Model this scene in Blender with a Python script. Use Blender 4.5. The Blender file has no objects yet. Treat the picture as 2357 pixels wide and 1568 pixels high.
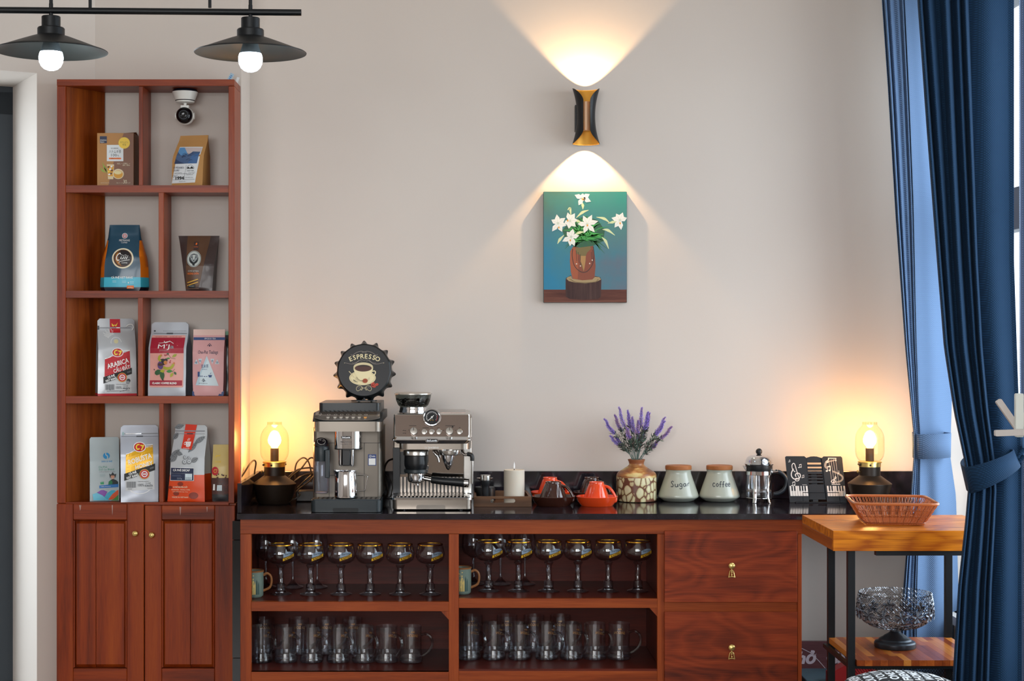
import bpy, math, random
from mathutils import Vector, Matrix, noise
from mathutils.geometry import tessellate_polygon
R = random.Random(7)
PI = math.pi
sc = bpy.context.scene
C = sc.collection
F, CX, CY, CAMZ = 3900.0, 1060.0, 784.0, 1.42      # focal length in pixels of the 2357 x 1568 frame, vanishing point, eye height
DW = 6.1                                            # distance of the back wall
CT = 0.8522                                         # height of the counter top
def WX(px, d): return (px - CX) * d / F
def WZ(py, d): return CAMZ - (py - CY) * d / F
def DC(py): return (CAMZ - CT) * F / (py - CY)      # distance of a point of the counter top

# ---------------------------------------------------------------- camera
cam = bpy.data.cameras.new('camera'); co = bpy.data.objects.new('camera', cam); C.objects.link(co)
co.location = (0, 0, CAMZ); co.rotation_euler = (PI / 2, 0, 0)
cam.sensor_width = 36; cam.lens = 36 * F / 2357; cam.shift_x = (1178.5 - CX) / 2357; cam.clip_start = .05
sc.camera = co
# ---------------------------------------------------------------- exposure, world, daylight
sc.view_settings.view_transform = 'Standard'; sc.view_settings.look = 'None'
sc.view_settings.gamma = 1; sc.view_settings.use_curve_mapping = False
sc.view_settings.exposure = 0.13
cy = sc.cycles
cy.max_bounces = 9; cy.diffuse_bounces = 4; cy.glossy_bounces = 5; cy.transmission_bounces = 9; cy.transparent_max_bounces = 16
cy.caustics_reflective = False; cy.caustics_refractive = False; cy.sample_clamp_indirect = 4; cy.use_denoising = True
W = bpy.data.worlds.new('overcast_sky'); sc.world = W; W.use_nodes = True
bgn = W.node_tree.nodes['Background']; bgn.inputs[0].default_value = (.86, .94, 1.0, 1); bgn.inputs[1].default_value = 2.6
def area(name, loc, target, sx, sy, power, col):
    l = bpy.data.lights.new(name, 'AREA'); l.shape = 'RECTANGLE'; l.size = sx; l.size_y = sy; l.energy = power; l.color = col
    o = bpy.data.objects.new(name, l); C.objects.link(o); o.location = loc
    o.rotation_euler = (Vector(target) - Vector(loc)).to_track_quat('-Z', 'Y').to_euler(); return o
# daylight falling in through the window in the wall beside the curtains, the window in the angled wall and the open glass front
area('daylight_window', (2.05, 4.85, 1.5), (1.2, 5.0, 1.3), 2.1, 2.0, 58, (.84, .92, 1.0))
area('daylight_angled_window', (-2.44, 6.15, 1.5), (-1.50, 5.9, 1.4), .8, 1.7, 25, (.88, .95, 1.0))
area('daylight_glass_front', (-1.3, -2.3, 2.05), (-.9, 5, 1.3), 3.4, 1.7, 138, (.99, .965, .94))

# ---------------------------------------------------------------- helpers
def lin(h):
    if not isinstance(h, str): return tuple(h)[:3] + (1,)
    h = h.lstrip('#'); o = []
    for i in (0, 2, 4):
        c = int(h[i:i + 2], 16) / 255
        o.append(c / 12.92 if c <= .04045 else ((c + .055) / 1.055) ** 2.4)
    return tuple(o) + (1,)
MATS = {}
def newmat(name):
    m = bpy.data.materials.new(name); m.use_nodes = True
    return m, m.node_tree, m.node_tree.nodes['Principled BSDF']
def mat(name, col='#808080', rough=.5, metal=0, spec=.5, coat=0, trans=0, ior=1.45, emit=None, es=0, bump=None, sss=0, sheen=0):
    if name in MATS: return MATS[name]
    m, t, b = newmat(name); I = b.inputs
    I['Base Color'].default_value = lin(col); I['Roughness'].default_value = rough; I['Metallic'].default_value = metal
    I['Specular IOR Level'].default_value = spec; I['Coat Weight'].default_value = coat; I['Coat Roughness'].default_value = .08
    I['Transmission Weight'].default_value = trans; I['IOR'].default_value = ior; I['Sheen Weight'].default_value = sheen
    if sss: I['Subsurface Weight'].default_value = sss; I['Subsurface Radius'].default_value = (.01, .006, .004)
    if emit: I['Emission Color'].default_value = lin(emit); I['Emission Strength'].default_value = es
    if bump:
        N = t.nodes; tc = N.new('ShaderNodeTexCoord'); n = N.new('ShaderNodeTexNoise'); bp = N.new('ShaderNodeBump')
        n.inputs['Scale'].default_value = bump[0]; n.inputs['Detail'].default_value = 3; bp.inputs['Strength'].default_value = bump[1]; bp.inputs['Distance'].default_value = .002
        t.links.new(tc.outputs['Object'], n.inputs['Vector']); t.links.new(n.outputs['Fac'], bp.inputs['Height']); t.links.new(bp.outputs[0], I['Normal'])
    MATS[name] = m; return m
def ramp(N, stops):
    r = N.new('ShaderNodeValToRGB'); e = r.color_ramp.elements
    while len(e) < len(stops): e.new(.5)
    for k, (p, c) in zip(e, stops): k.position = p; k.color = lin(c)
    return r
def wood(name, c0, c1, c2, axis='z', rough=.35, scale=1.0, figure=0.0, coat=.25):
    """grain stretched along axis; figure > 0 adds the cathedral loops of a flat-sawn board"""
    if name in MATS: return MATS[name]
    m, t, b = newmat(name); N = t.nodes; L = t.links.new
    tc = N.new('ShaderNodeTexCoord'); oi = N.new('ShaderNodeObjectInfo'); add = N.new('ShaderNodeVectorMath'); add.operation = 'ADD'
    mul = N.new('ShaderNodeMath'); mul.operation = 'MULTIPLY'; mul.inputs[1].default_value = 13.7
    L(oi.outputs['Random'], mul.inputs[0]); L(tc.outputs['Object'], add.inputs[0]); L(mul.outputs[0], add.inputs[1])
    mp = N.new('ShaderNodeMapping'); k = {'x': 0, 'y': 1, 'z': 2}[axis]
    s = [34 * scale] * 3; s[k] = 1.6 * scale; mp.inputs['Scale'].default_value = s
    mf = N.new('ShaderNodeMapping'); s2 = [420 * scale] * 3; s2[k] = 14 * scale; mf.inputs['Scale'].default_value = s2
    L(add.outputs[0], mp.inputs['Vector']); L(add.outputs[0], mf.inputs['Vector'])
    n1 = N.new('ShaderNodeTexNoise'); n1.inputs['Detail'].default_value = 5; n1.inputs['Scale'].default_value = .6; n1.inputs['Distortion'].default_value = .8
    n2 = N.new('ShaderNodeTexNoise'); n2.inputs['Detail'].default_value = 2; n2.inputs['Scale'].default_value = 1
    L(mp.outputs[0], n1.inputs['Vector']); L(mf.outputs[0], n2.inputs['Vector'])
    src = n1.outputs['Fac']
    if figure:
        mw = N.new('ShaderNodeMapping'); s3 = [5.0] * 3; s3[k] = 1.9; mw.inputs['Scale'].default_value = s3
        L(add.outputs[0], mw.inputs['Vector'])
        nw = N.new('ShaderNodeTexNoise'); nw.inputs['Scale'].default_value = 1.3; nw.inputs['Detail'].default_value = 1.5
        L(mw.outputs[0], nw.inputs['Vector'])
        sn = N.new('ShaderNodeMath'); sn.operation = 'MULTIPLY'; sn.inputs[1].default_value = 13; L(nw.outputs['Fac'], sn.inputs[0])
        fr = N.new('ShaderNodeMath'); fr.operation = 'PINGPONG'; fr.inputs[1].default_value = .5; L(sn.outputs[0], fr.inputs[0])
        mxf = N.new('ShaderNodeMix'); mxf.data_type = 'FLOAT'; mxf.inputs[0].default_value = figure
        L(n1.outputs['Fac'], mxf.inputs[2]); L(fr.outputs[0], mxf.inputs[3])
        src = mxf.outputs[0]
    mx = N.new('ShaderNodeMix'); mx.data_type = 'FLOAT'; mx.inputs[0].default_value = .28
    L(src, mx.inputs[2]); L(n2.outputs['Fac'], mx.inputs[3])
    r = ramp(N, [(.28, c0), (.5, c1), (.72, c2)]); L(mx.outputs[0], r.inputs[0]); L(r.outputs[0], b.inputs['Base Color'])
    bp = N.new('ShaderNodeBump'); bp.inputs['Strength'].default_value = .08; bp.inputs['Distance'].default_value = .001
    L(n2.outputs['Fac'], bp.inputs['Height']); L(bp.outputs[0], b.inputs['Normal'])
    b.inputs['Roughness'].default_value = rough; b.inputs['Coat Weight'].default_value = coat * .4; b.inputs['Coat Roughness'].default_value = .3; b.inputs['Specular IOR Level'].default_value = .22
    MATS[name] = m; return m
def thin_glass(name, tint=(1, 1, 1), refl=1.0, rough=0.02):
    """a thin pane or wall of glass: clear, with a fresnel reflection that grows towards its edges"""
    if name in MATS: return MATS[name]
    m, t, b = newmat(name); N = t.nodes; L = t.links.new; N.remove(b)
    tr = N.new('ShaderNodeBsdfTransparent'); tr.inputs[0].default_value = tuple(tint) + (1,)
    gl = N.new('ShaderNodeBsdfGlossy'); gl.inputs['Roughness'].default_value = rough
    fr = N.new('ShaderNodeLayerWeight'); fr.inputs[0].default_value = .5; pw = N.new('ShaderNodeMath'); pw.operation = 'POWER'; pw.inputs[1].default_value = 4; L(fr.outputs['Facing'], pw.inputs[0])
    mu = N.new('ShaderNodeMath'); mu.operation = 'MULTIPLY_ADD'; mu.inputs[1].default_value = .75 * refl; mu.inputs[2].default_value = .045 * refl; mu.use_clamp = True
    mx = N.new('ShaderNodeMixShader'); L(pw.outputs[0], mu.inputs[0]); L(mu.outputs[0], mx.inputs[0]); L(tr.outputs[0], mx.inputs[1]); L(gl.outputs[0], mx.inputs[2])
    L(mx.outputs[0], N['Material Output'].inputs[0]); MATS[name] = m; return m

class MB:
    """collects shapes and links them as one mesh object; lengths are multiplied by sc"""
    def __init__(s, sc=1.0): s.v = []; s.f = []; s.m = []; s.mats = []; s.sc = sc
    def mi(s, m):
        if m not in s.mats: s.mats.append(m)
        return s.mats.index(m)
    def raw(s, vs, fs, m):
        o = len(s.v); s.v.extend(tuple(v) for v in vs); i = s.mi(m)
        for f in fs: s.f.append(tuple(a + o for a in f)); s.m.append(i)
        return s
    def box(s, x0, x1, y0, y1, z0, z1, m, rot=None):
        vs = [Vector(p) for p in ((x0, y0, z0), (x1, y0, z0), (x1, y1, z0), (x0, y1, z0), (x0, y0, z1), (x1, y0, z1), (x1, y1, z1), (x0, y1, z1))]
        if rot:
            c = Vector(((x0 + x1) / 2, (y0 + y1) / 2, (z0 + z1) / 2)); vs = [c + rot @ (v - c) for v in vs]
        return s.raw(vs, [(0, 3, 2, 1), (4, 5, 6, 7), (0, 1, 5, 4), (1, 2, 6, 5), (2, 3, 7, 6), (3, 0, 4, 7)], m)
    def lathe(s, prof, m, n=28, c=(0, 0, 0), a0=0, a1=2 * PI, sx=1, sy=1, mf=None, axis='z'):
        full = abs(a1 - a0 - 2 * PI) < 1e-6; k = n if full else n + 1; vs = []; fs = []; fm = []
        for r, z in prof:
            for j in range(k):
                a = a0 + (a1 - a0) * j / n; x, y = r * math.cos(a) * sx, r * math.sin(a) * sy
                if axis == 'z': vs.append((c[0] + x, c[1] + y, c[2] + z))
                elif axis == 'y': vs.append((c[0] + x, c[1] + z, c[2] - y))
                else: vs.append((c[0] + z, c[1] + x, c[2] + y))
        for i in range(len(prof) - 1):
            if prof[i] == prof[i + 1]: continue
            for j in range(n):
                a, b = j, (j + 1) % k; q = []
                for t in (i * k + a, i * k + b, (i + 1) * k + b, (i + 1) * k + a):
                    q.append(t)
                fs.append(q); fm.append(mf(i) if mf else m)
        o = len(s.v); s.v.extend(vs)
        for f, mm in zip(fs, fm): s.f.append(tuple(a + o for a in f)); s.m.append(s.mi(mm))
        return s
    def tube(s, pts, r, m, n=8, closed=False):
        pts = [Vector(p) for p in pts]; N = len(pts); vs = []; fs = []; up = None
        for i, p in enumerate(pts):
            a = pts[i - 1] if (i or closed) else p; b = pts[(i + 1) % N] if (i < N - 1 or closed) else p
            d = (b - a).normalized() if (b - a).length > 1e-9 else Vector((0, 0, 1))
            if up is None: up = Vector((0, 0, 1)) if abs(d.z) < .9 else Vector((1, 0, 0))
            x = d.cross(up); x = x.normalized() if x.length > 1e-6 else Vector((1, 0, 0)); y = x.cross(d).normalized(); up = y
            rr = r[i] if isinstance(r, (list, tuple)) else r
            for j in range(n): t = 2 * PI * j / n; vs.append(p + x * (rr * math.cos(t)) + y * (rr * math.sin(t)))
        for i in range(N if closed else N - 1):
            for j in range(n):
                a, b = i * n + j, i * n + (j + 1) % n; i2 = (i + 1) % N
                fs.append((a, b, i2 * n + (j + 1) % n, i2 * n + j))
        if not closed: fs.append(tuple(range(n))[::-1]); fs.append(tuple((N - 1) * n + j for j in range(n)))
        return s.raw(vs, fs, m)
    def prism(s, pts, a, b, m, axis='y', m2=None):
        n = len(pts)
        def P(p, t): return (p[0], t, p[1]) if axis == 'y' else (p[0], p[1], t) if axis == 'z' else (t, p[0], p[1])
        vs = [P(p, a) for p in pts] + [P(p, b) for p in pts]
        s.raw(vs, [tuple(range(n)), tuple(range(2 * n - 1, n - 1, -1))], m)
        return s.raw(vs, [(i, i + n, (i + 1) % n + n, (i + 1) % n) for i in range(n)], m2 or m)
    def loft(s, rings, m, caps=True):
        n = len(rings[0]); vs = [p for r in rings for p in r]
        fs = [(i * n + j, i * n + (j + 1) % n, (i + 1) * n + (j + 1) % n, (i + 1) * n + j) for i in range(len(rings) - 1) for j in range(n)]
        if caps: fs += [tuple(range(n))[::-1], tuple((len(rings) - 1) * n + j for j in range(n))]
        return s.raw(vs, fs, m)
    def sphere(s, c, r, m, n=18, k=10, sx=1, sy=1, sz=1):
        prof = [(max(1e-4, r * math.sin(PI * i / k)), -r * sz * math.cos(PI * i / k)) for i in range(k + 1)]
        return s.lathe(prof, m, n, c, sx=sx, sy=sy)
    def grid(s, fn, nu, nv, m):
        vs = [fn(i / nu, j / nv) for j in range(nv + 1) for i in range(nu + 1)]
        return s.raw(vs, [(j * (nu + 1) + i, j * (nu + 1) + i + 1, (j + 1) * (nu + 1) + i + 1, (j + 1) * (nu + 1) + i) for j in range(nv) for i in range(nu)], m)
    def holed(s, outer, inner, y0, y1, m):
        """a plate in the x-z plane with one hole; both loops have the same number of points"""
        n = len(outer); vs = [(p[0], y, p[1]) for y in (y0, y1) for p in list(outer) + list(inner)]; fs = []
        for i in range(n):
            j = (i + 1) % n
            fs += [(i, j, n + j, n + i), (2 * n + i, 3 * n + i, 3 * n + j, 2 * n + j), (i, 2 * n + i, 2 * n + j, j), (n + i, n + j, 3 * n + j, 3 * n + i)]
        return s.raw(vs, fs, m)
    def build(s, name, parent=None, smooth=True, bevel=0, loc=None, ang=38, solid=0, rot=None):
        me = bpy.data.meshes.new(name); me.from_pydata([(a * s.sc, b * s.sc, c * s.sc) for a, b, c in s.v], [], s.f)
        for m in s.mats: me.materials.append(m)
        me.polygons.foreach_set('material_index', s.m)
        if smooth:
            me.polygons.foreach_set('use_smooth', [True] * len(me.polygons)); me.set_sharp_from_angle(angle=math.radians(ang))
        me.update()
        o = bpy.data.objects.new(name, me); C.objects.link(o)
        if parent: o.parent = parent
        if loc: o.location = loc
        if rot: o.rotation_euler = rot
        if solid: md = o.modifiers.new('solid', 'SOLIDIFY'); md.thickness = solid; md.offset = 0
        if bevel: md = o.modifiers.new('bevel', 'BEVEL'); md.width = bevel; md.segments = 2; md.limit_method = 'ANGLE'; md.angle_limit = math.radians(40)
        return o
def thing(name, label, cat, loc=(0, 0, 0), rz=0, group=None, rot=None):
    o = bpy.data.objects.new(name, None); C.objects.link(o); o.empty_display_size = .05
    o.location = loc; o.rotation_euler = rot or (0, 0, rz); return tag(o, label, cat, group)
def tag(o, label, cat, group=None):
    o['label'] = label; o['category'] = cat
    if group: o['group'] = group
    return o
def struct(o): o['kind'] = 'structure'; return o
def stuff(o): o['kind'] = 'stuff'; return o
def dup(o, parent=None):
    c = o.copy(); C.objects.link(c); c.parent = parent
    for ch in list(o.children): dup(ch, c)
    return c
class Loc:
    """local frame of a thing that stands at pixel (px, py) at distance d; one unit is one pixel there, y runs away from the eye"""
    def __init__(s, px, py, d): s.px = px; s.py = py; s.d = d; s.s = d / F
    def x(s, px, y=0): return (px - CX) * (1 + y / F) - (s.px - CX)
    def z(s, py, y=0): return (s.py - CY) - (py - CY) * (1 + y / F)
    def p(s, px, py, y=0): return (s.x(px, y), y, s.z(py, y))
    def at(s, z=None): return (WX(s.px, s.d), s.d, WZ(s.py, s.d) if z is None else z)
_T = {}
def text_mesh(st, bold=0, shear=0):
    k = (st, bold, shear)
    if k not in _T:
        c = bpy.data.curves.new('lettering', 'FONT'); c.body = st; c.resolution_u = 2; c.offset = bold; c.shear = shear
        o = bpy.data.objects.new('lettering', c); me = o.to_mesh()
        vs = [(v.co.x, v.co.y) for v in me.vertices]; fs = [tuple(p.vertices) for p in me.polygons]
        o.to_mesh_clear(); bpy.data.objects.remove(o); bpy.data.curves.remove(c)
        x0 = min(v[0] for v in vs); x1 = max(v[0] for v in vs)
        _T[k] = ([(v[0] - x0, v[1]) for v in vs], fs, x1 - x0)
    return _T[k]
class Dec:
    """flat print laid on a surface: fm(u, v, off) gives the point of the surface, off its height above it"""
    def __init__(s, mb, fm, off=.4, sub=0): s.mb = mb; s.fm = fm; s.off = off; s.sub = sub
    def P(s, u, v, l): return s.fm(u, v, s.off * l)
    def rect(s, u0, v0, u1, v1, m, l=1, nu=6, nv=6):
        s.mb.grid(lambda a, b: s.P(u0 + (u1 - u0) * a, v0 + (v1 - v0) * b, l), nu, nv, m); return s
    def poly(s, pts, m, l=1):
        if not s.sub: s.mb.raw([s.P(u, v, l) for u, v in pts], [tuple(range(len(pts)))], m); return s
        pts = [(p[0], p[1]) for p in pts]; todo = [tuple(pts[i] for i in t) for t in tessellate_polygon([[Vector((u, v, 0)) for u, v in pts]])]; vs = []; fs = []
        while todo:
            t = todo.pop(); e = [math.dist(t[i], t[(i + 1) % 3]) for i in range(3)]; k = e.index(max(e))
            if e[k] > s.sub:
                a, b, c = t[k], t[(k + 1) % 3], t[(k + 2) % 3]; q = ((a[0] + b[0]) / 2, (a[1] + b[1]) / 2); todo += [(a, q, c), (q, b, c)]; continue
            fs.append((len(vs), len(vs) + 1, len(vs) + 2)); vs += [s.P(u, v, l) for u, v in t]
        s.mb.raw(vs, fs, m); return s
    def quad(s, p, m, l=1, nu=8, nv=4):
        a, b, c, d = p
        def f(x, y):
            u = (a[0] * (1 - x) + b[0] * x) * (1 - y) + (d[0] * (1 - x) + c[0] * x) * y
            v = (a[1] * (1 - x) + b[1] * x) * (1 - y) + (d[1] * (1 - x) + c[1] * x) * y
            return s.P(u, v, l)
        s.mb.grid(f, nu, nv, m); return s
    def disc(s, cx, cy_, rx, ry, m, l=1, n=28, rot=0, r0=0):
        cr, sr = math.cos(rot), math.sin(rot); vs = []; fs = []
        ks = [r0, (r0 + 1) / 2, 1]
        for k in ks:
            for j in range(n):
                a = 2 * PI * j / n; x, y = rx * k * math.cos(a), ry * k * math.sin(a)
                vs.append(s.P(cx + x * cr - y * sr, cy_ + x * sr + y * cr, l))
        for i in range(2):
            for j in range(n): fs.append((i * n + j, i * n + (j + 1) % n, (i + 1) * n + (j + 1) % n, (i + 1) * n + j))
        if r0 == 0: fs = [f for f in fs]
        s.mb.raw(vs, fs, m); return s
    def ring(s, cx, cy_, rx, ry, w, m, l=1, n=28): return s.disc(cx, cy_, rx, ry, m, l, n, 0, 1 - w / rx)
    def line(s, pts, w, m, l=1, taper=False):
        vs = []; n = len(pts)
        for i, p in enumerate(pts):
            a = Vector(pts[max(0, i - 1)]); b = Vector(pts[min(n - 1, i + 1)]); d = (b - a); d = d.normalized() if d.length else Vector((1, 0)); nn = Vector((-d.y, d.x))
            ww = w / 2 * ((1 - abs(2 * i / (n - 1) - 1) * .85) if taper else 1)
            vs += [s.P(p[0] + nn.x * ww, p[1] + nn.y * ww, l), s.P(p[0] - nn.x * ww, p[1] - nn.y * ww, l)]
        s.mb.raw(vs, [(2 * i, 2 * i + 1, 2 * i + 3, 2 * i + 2) for i in range(n - 1)], m); return s
    def text(s, st, cx, cy_, h, m, l=2, w=None, rot=0, shear=0, bold=0, arc=None):
        vs, fs, tw = text_mesh(st, bold, shear); k = h / .70; kx = (w / tw) if w else k; out = []
        for x, y in vs:
            X = (x - tw / 2) * kx; Y = y * k - h / 2
            if arc: a = X / arc; X, Y = (arc + Y) * math.sin(a), (arc + Y) * math.cos(a) - arc
            out.append(s.P(cx + X * math.cos(rot) - Y * math.sin(rot), cy_ + X * math.sin(rot) + Y * math.cos(rot), l))
        s.mb.raw(out, fs, m); return s
def planar(y=0, tilt=0, z0=0): return lambda u, v, o: (u, y - o * math.cos(tilt) + (v - z0) * math.sin(tilt), z0 + (v - z0) * math.cos(tilt) + o * math.sin(tilt))
def around(r, c=(0, 0)):
    """wraps print around an upright body whose radius at height v is r(v)"""
    def f(u, v, o):
        rr = r(v) if callable(r) else r; a = u / rr; return (c[0] + (rr + o) * math.sin(a), c[1] - (rr + o) * math.cos(a), v)
    return f
def prof_r(prof):
    def r(z):
        for (r0, z0), (r1, z1) in zip(prof, prof[1:]):
            if min(z0, z1) <= z <= max(z0, z1) and z1 != z0: return r0 + (r1 - r0) * (z - z0) / (z1 - z0)
        return prof[-1][0]
    return r
def rrect(x0, x1, z0, z1, r, n=5, rs=None):
    rs = rs or (r, r, r, r); out = []
    for (cx, cz, a, rr) in ((x1 - rs[0], z0 + rs[0], -PI / 2, rs[0]), (x1 - rs[1], z1 - rs[1], 0, rs[1]), (x0 + rs[2], z1 - rs[2], PI / 2, rs[2]), (x0 + rs[3], z0 + rs[3], PI, rs[3])):
        for i in range(n + 1): t = a + PI / 2 * i / n; out.append((cx + rr * math.cos(t), cz + rr * math.sin(t)))
    return out
def curve(pts, n=8):
    """Catmull-Rom through points"""
    pts = [Vector(p) for p in pts]; out = []; q = [2 * pts[0] - pts[1]] + pts + [2 * pts[-1] - pts[-2]]
    for i in range(1, len(q) - 2):
        a, b, c, d = q[i - 1], q[i], q[i + 1], q[i + 2]
        for k in range(n):
            t = k / n; out.append(.5 * ((2 * b) + (c - a) * t + (2 * a - 5 * b + 4 * c - d) * t * t + (3 * b - a - 3 * c + d) * t ** 3))
    return out + [pts[-1]]
def lerp(keys, x):
    if x <= keys[0][0]: return keys[0][1]
    for (a, p), (b, q) in zip(keys, keys[1:]):
        if x <= b: return p + (q - p) * (x - a) / (b - a)
    return keys[-1][1]

# ---------------------------------------------------------------- common materials
white = mat('white_print', '#f0f0ee', .5); black = mat('black_print', '#141416', .5); ink = mat('ink', '#2a2f3a', .5)
chrome = mat('chrome', '#d8d8da', .07, 1); steel = mat('brushed_steel', '#c4c2be', .22, 1); gold = mat('brass', '#ecd083', .3, 1)
blackmetal = mat('black_metal', '#16181b', .42, .3); blackplastic = mat('black_plastic', '#15171a', .38)
# ================================================================ the room
def wall_mat():
    m, t, b = newmat('painted_plaster'); N = t.nodes; L = t.links.new
    tc = N.new('ShaderNodeTexCoord'); n = N.new('ShaderNodeTexNoise'); n.inputs['Scale'].default_value = 90; n.inputs['Detail'].default_value = 4
    n2 = N.new('ShaderNodeTexNoise'); n2.inputs['Scale'].default_value = 1.2
    L(tc.outputs['Object'], n.inputs['Vector']); L(tc.outputs['Object'], n2.inputs['Vector'])
    r = ramp(N, [(.3, '#cfc6bf'), (.7, '#d6cec7')]); L(n2.outputs['Fac'], r.inputs[0]); L(r.outputs[0], b.inputs['Base Color'])
    bp = N.new('ShaderNodeBump'); bp.inputs['Strength'].default_value = .06; bp.inputs['Distance'].default_value = .002
    L(n.outputs['Fac'], bp.inputs['Height']); L(bp.outputs[0], b.inputs['Normal']); b.inputs['Roughness'].default_value = .75; b.inputs['Specular IOR Level'].default_value = .25
    return m
plaster = wall_mat(); HC = 3.3
XS = WX(555, 5.858)        # where the proud wall behind the bookcase ends
XR = 1.72                  # the window wall
m = MB()
m.box(XS, XR + .2, DW, DW + .2, 0, HC, plaster)
struct(m.build('wall_back', smooth=False))
cor = (WX(219, 5.86), 5.86)
m = MB(); m.prism([(cor[0], 5.86), (XS, 5.86), (XS, 6.3), (cor[0] - .05, 6.3)], 0, HC, plaster, 'z')
struct(m.build('wall_back_left', smooth=False))
th = math.radians(27.5); dv = Vector((-math.cos(th), -math.sin(th))); nv = Vector((-math.sin(th), math.cos(th)))   # along the angled wall, and out of the room
def LW(t, w): p = Vector(cor) + dv * t + nv * w; return (p.x, p.y)
t0, t1 = .201, 1.45; ztop = WZ(168, 5.767)
m = MB()
for (a, b, z0, z1) in ((0, t0, 0, HC), (t0, t1, ztop, HC), (t1, 3.2, 0, HC), (t0, t1, 0, .12)):
    m.prism([LW(a, 0), LW(b, 0), LW(b, .4), LW(a, .4)], z0, z1, plaster, 'z')
struct(m.build('wall_left', smooth=False))
p = LW(3.2, 0)
m = MB(); m.box(p[0] - .2, p[0] + .0, -1.7, p[1] + .1, 0, HC, plaster); struct(m.build('wall_left_side', smooth=False))
# window wall: openings beside the curtains and nearer
m = MB(); W1 = (3.0, 5.98, .474, 2.62)
for (y0, y1, z0, z1) in ((W1[1], 6.1, 0, HC), (W1[0], W1[1], 0, W1[2]), (W1[0], W1[1], W1[3], HC), (-1.7, W1[0], 0, HC)):
    m.box(XR, XR + .2, y0, y1, z0, z1, plaster)
struct(m.build('wall_right', smooth=False))
m = MB()
for (x0, x1, z0, z1) in ((-4.2, -2.9, 0, HC), (1.5, 1.92, 0, HC), (-2.9, 1.5, 2.9, HC), (-2.9, 1.5, 0, 1.15), (-.85, -.55, 1.15, 2.9)): m.box(x0, x1, -1.9, -1.7, z0, z1, plaster)
struct(m.build('wall_front', smooth=False))  # unseen wall, its parapet and openings shaped for reflections in the metal
m = MB(); m.box(-4.4, 2.0, -1.9, 6.4, HC, HC + .1, mat('ceiling_white', '#e4e0da', .8)); struct(m.build('ceiling', smooth=False))
def floor_mat():
    m, t, b = newmat('floor_tiles'); N = t.nodes; L = t.links.new; tc = N.new('ShaderNodeTexCoord'); br = N.new('ShaderNodeTexBrick')
    br.offset = 0; br.inputs['Scale'].default_value = 1.0; br.inputs['Brick Width'].default_value = .6; br.inputs['Row Height'].default_value = .6; br.inputs['Mortar Size'].default_value = .004
    br.inputs['Color1'].default_value = lin('#8d8279'); br.inputs['Color2'].default_value = lin('#93887e'); br.inputs['Mortar'].default_value = lin('#5c544d')
    L(tc.outputs['Object'], br.inputs['Vector']); L(br.outputs[0], b.inputs['Base Color']); b.inputs['Roughness'].default_value = .3; return m
m = MB(); m.box(-4.4, 2.0, -1.9, 6.4, -.1, 0, floor_mat()); struct(m.build('floor', smooth=False))
m = MB(); m.box(-30, 30, -30, 30, -.3, -.2, mat('outdoor_paving', '#b9b5ac', .9)); struct(m.build('ground', smooth=False))
# windows
alu = mat('grey_window_frame', '#6d737c', .45, .2); pane = thin_glass('window_glass', (.97, .99, 1.0), 1.0)
def side_window(name, y0, y1, z0, z1, x, cols, tz, fm):
    root = MB().box(x, x + .06, y0, y1, z0, z0 + .06, fm).box(x, x + .06, y0, y1, z1 - .06, z1, fm).box(x, x + .06, y0, y0 + .05, z0, z1, fm).box(x, x + .06, y1 - .05, y1, z0, z1, fm).build(name, smooth=False)
    struct(root)
    w = (y1 - y0) / cols
    for i in range(1, cols): MB().box(x, x + .06, y0 + w * i - .035, y0 + w * i + .035, z0 + .06, z1 - .06, fm).build('mullion', root, smooth=False)
    MB().box(x, x + .06, y0 + .05, y1 - .05, tz - .07, tz + .07, fm).build('transom', root, smooth=False)
    for i in range(cols):
        MB().box(x + .025, x + .032, y0 + w * i + .04, y0 + w * (i + 1) - .04, z0 + .05, z1 - .05, pane).build('pane', root, smooth=False)
    return root
w1 = side_window('window_1', W1[0], W1[1], W1[2], W1[3], XR + .12, 3, WZ(455, 5.2), alu)
struct(MB().box(XR - .03, XR + .2, W1[0], W1[1], W1[2] - .03, W1[2], mat('window_sill_stone', '#cfcac2', .4)).build('trim_1', smooth=False))
dk = mat('dark_window_frame', '#3d444b', .4, .3)
root = MB()
root.prism([LW(t0, .36), LW(t0 + .14, .36), LW(t0 + .14, .42), LW(t0, .42)], .12, ztop - .02, dk, 'z').prism([LW(t1 - .1, .36), LW(t1, .36), LW(t1, .42), LW(t1 - .1, .42)], .12, ztop - .02, dk, 'z')
root.prism([LW(t0, .36), LW(t1, .36), LW(t1, .42), LW(t0, .42)], ztop - .1, ztop, dk, 'z').prism([LW(t0, .36), LW(t1, .36), LW(t1, .42), LW(t0, .42)], .12, .2, dk, 'z')
root = struct(root.build('window_2', smooth=False))
MB().prism([LW(t0 + .12, .385), LW(t1 - .08, .385), LW(t1 - .08, .392), LW(t0 + .12, .392)], .2, ztop - .1, pane, 'z').build('pane', root, smooth=False)

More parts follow.
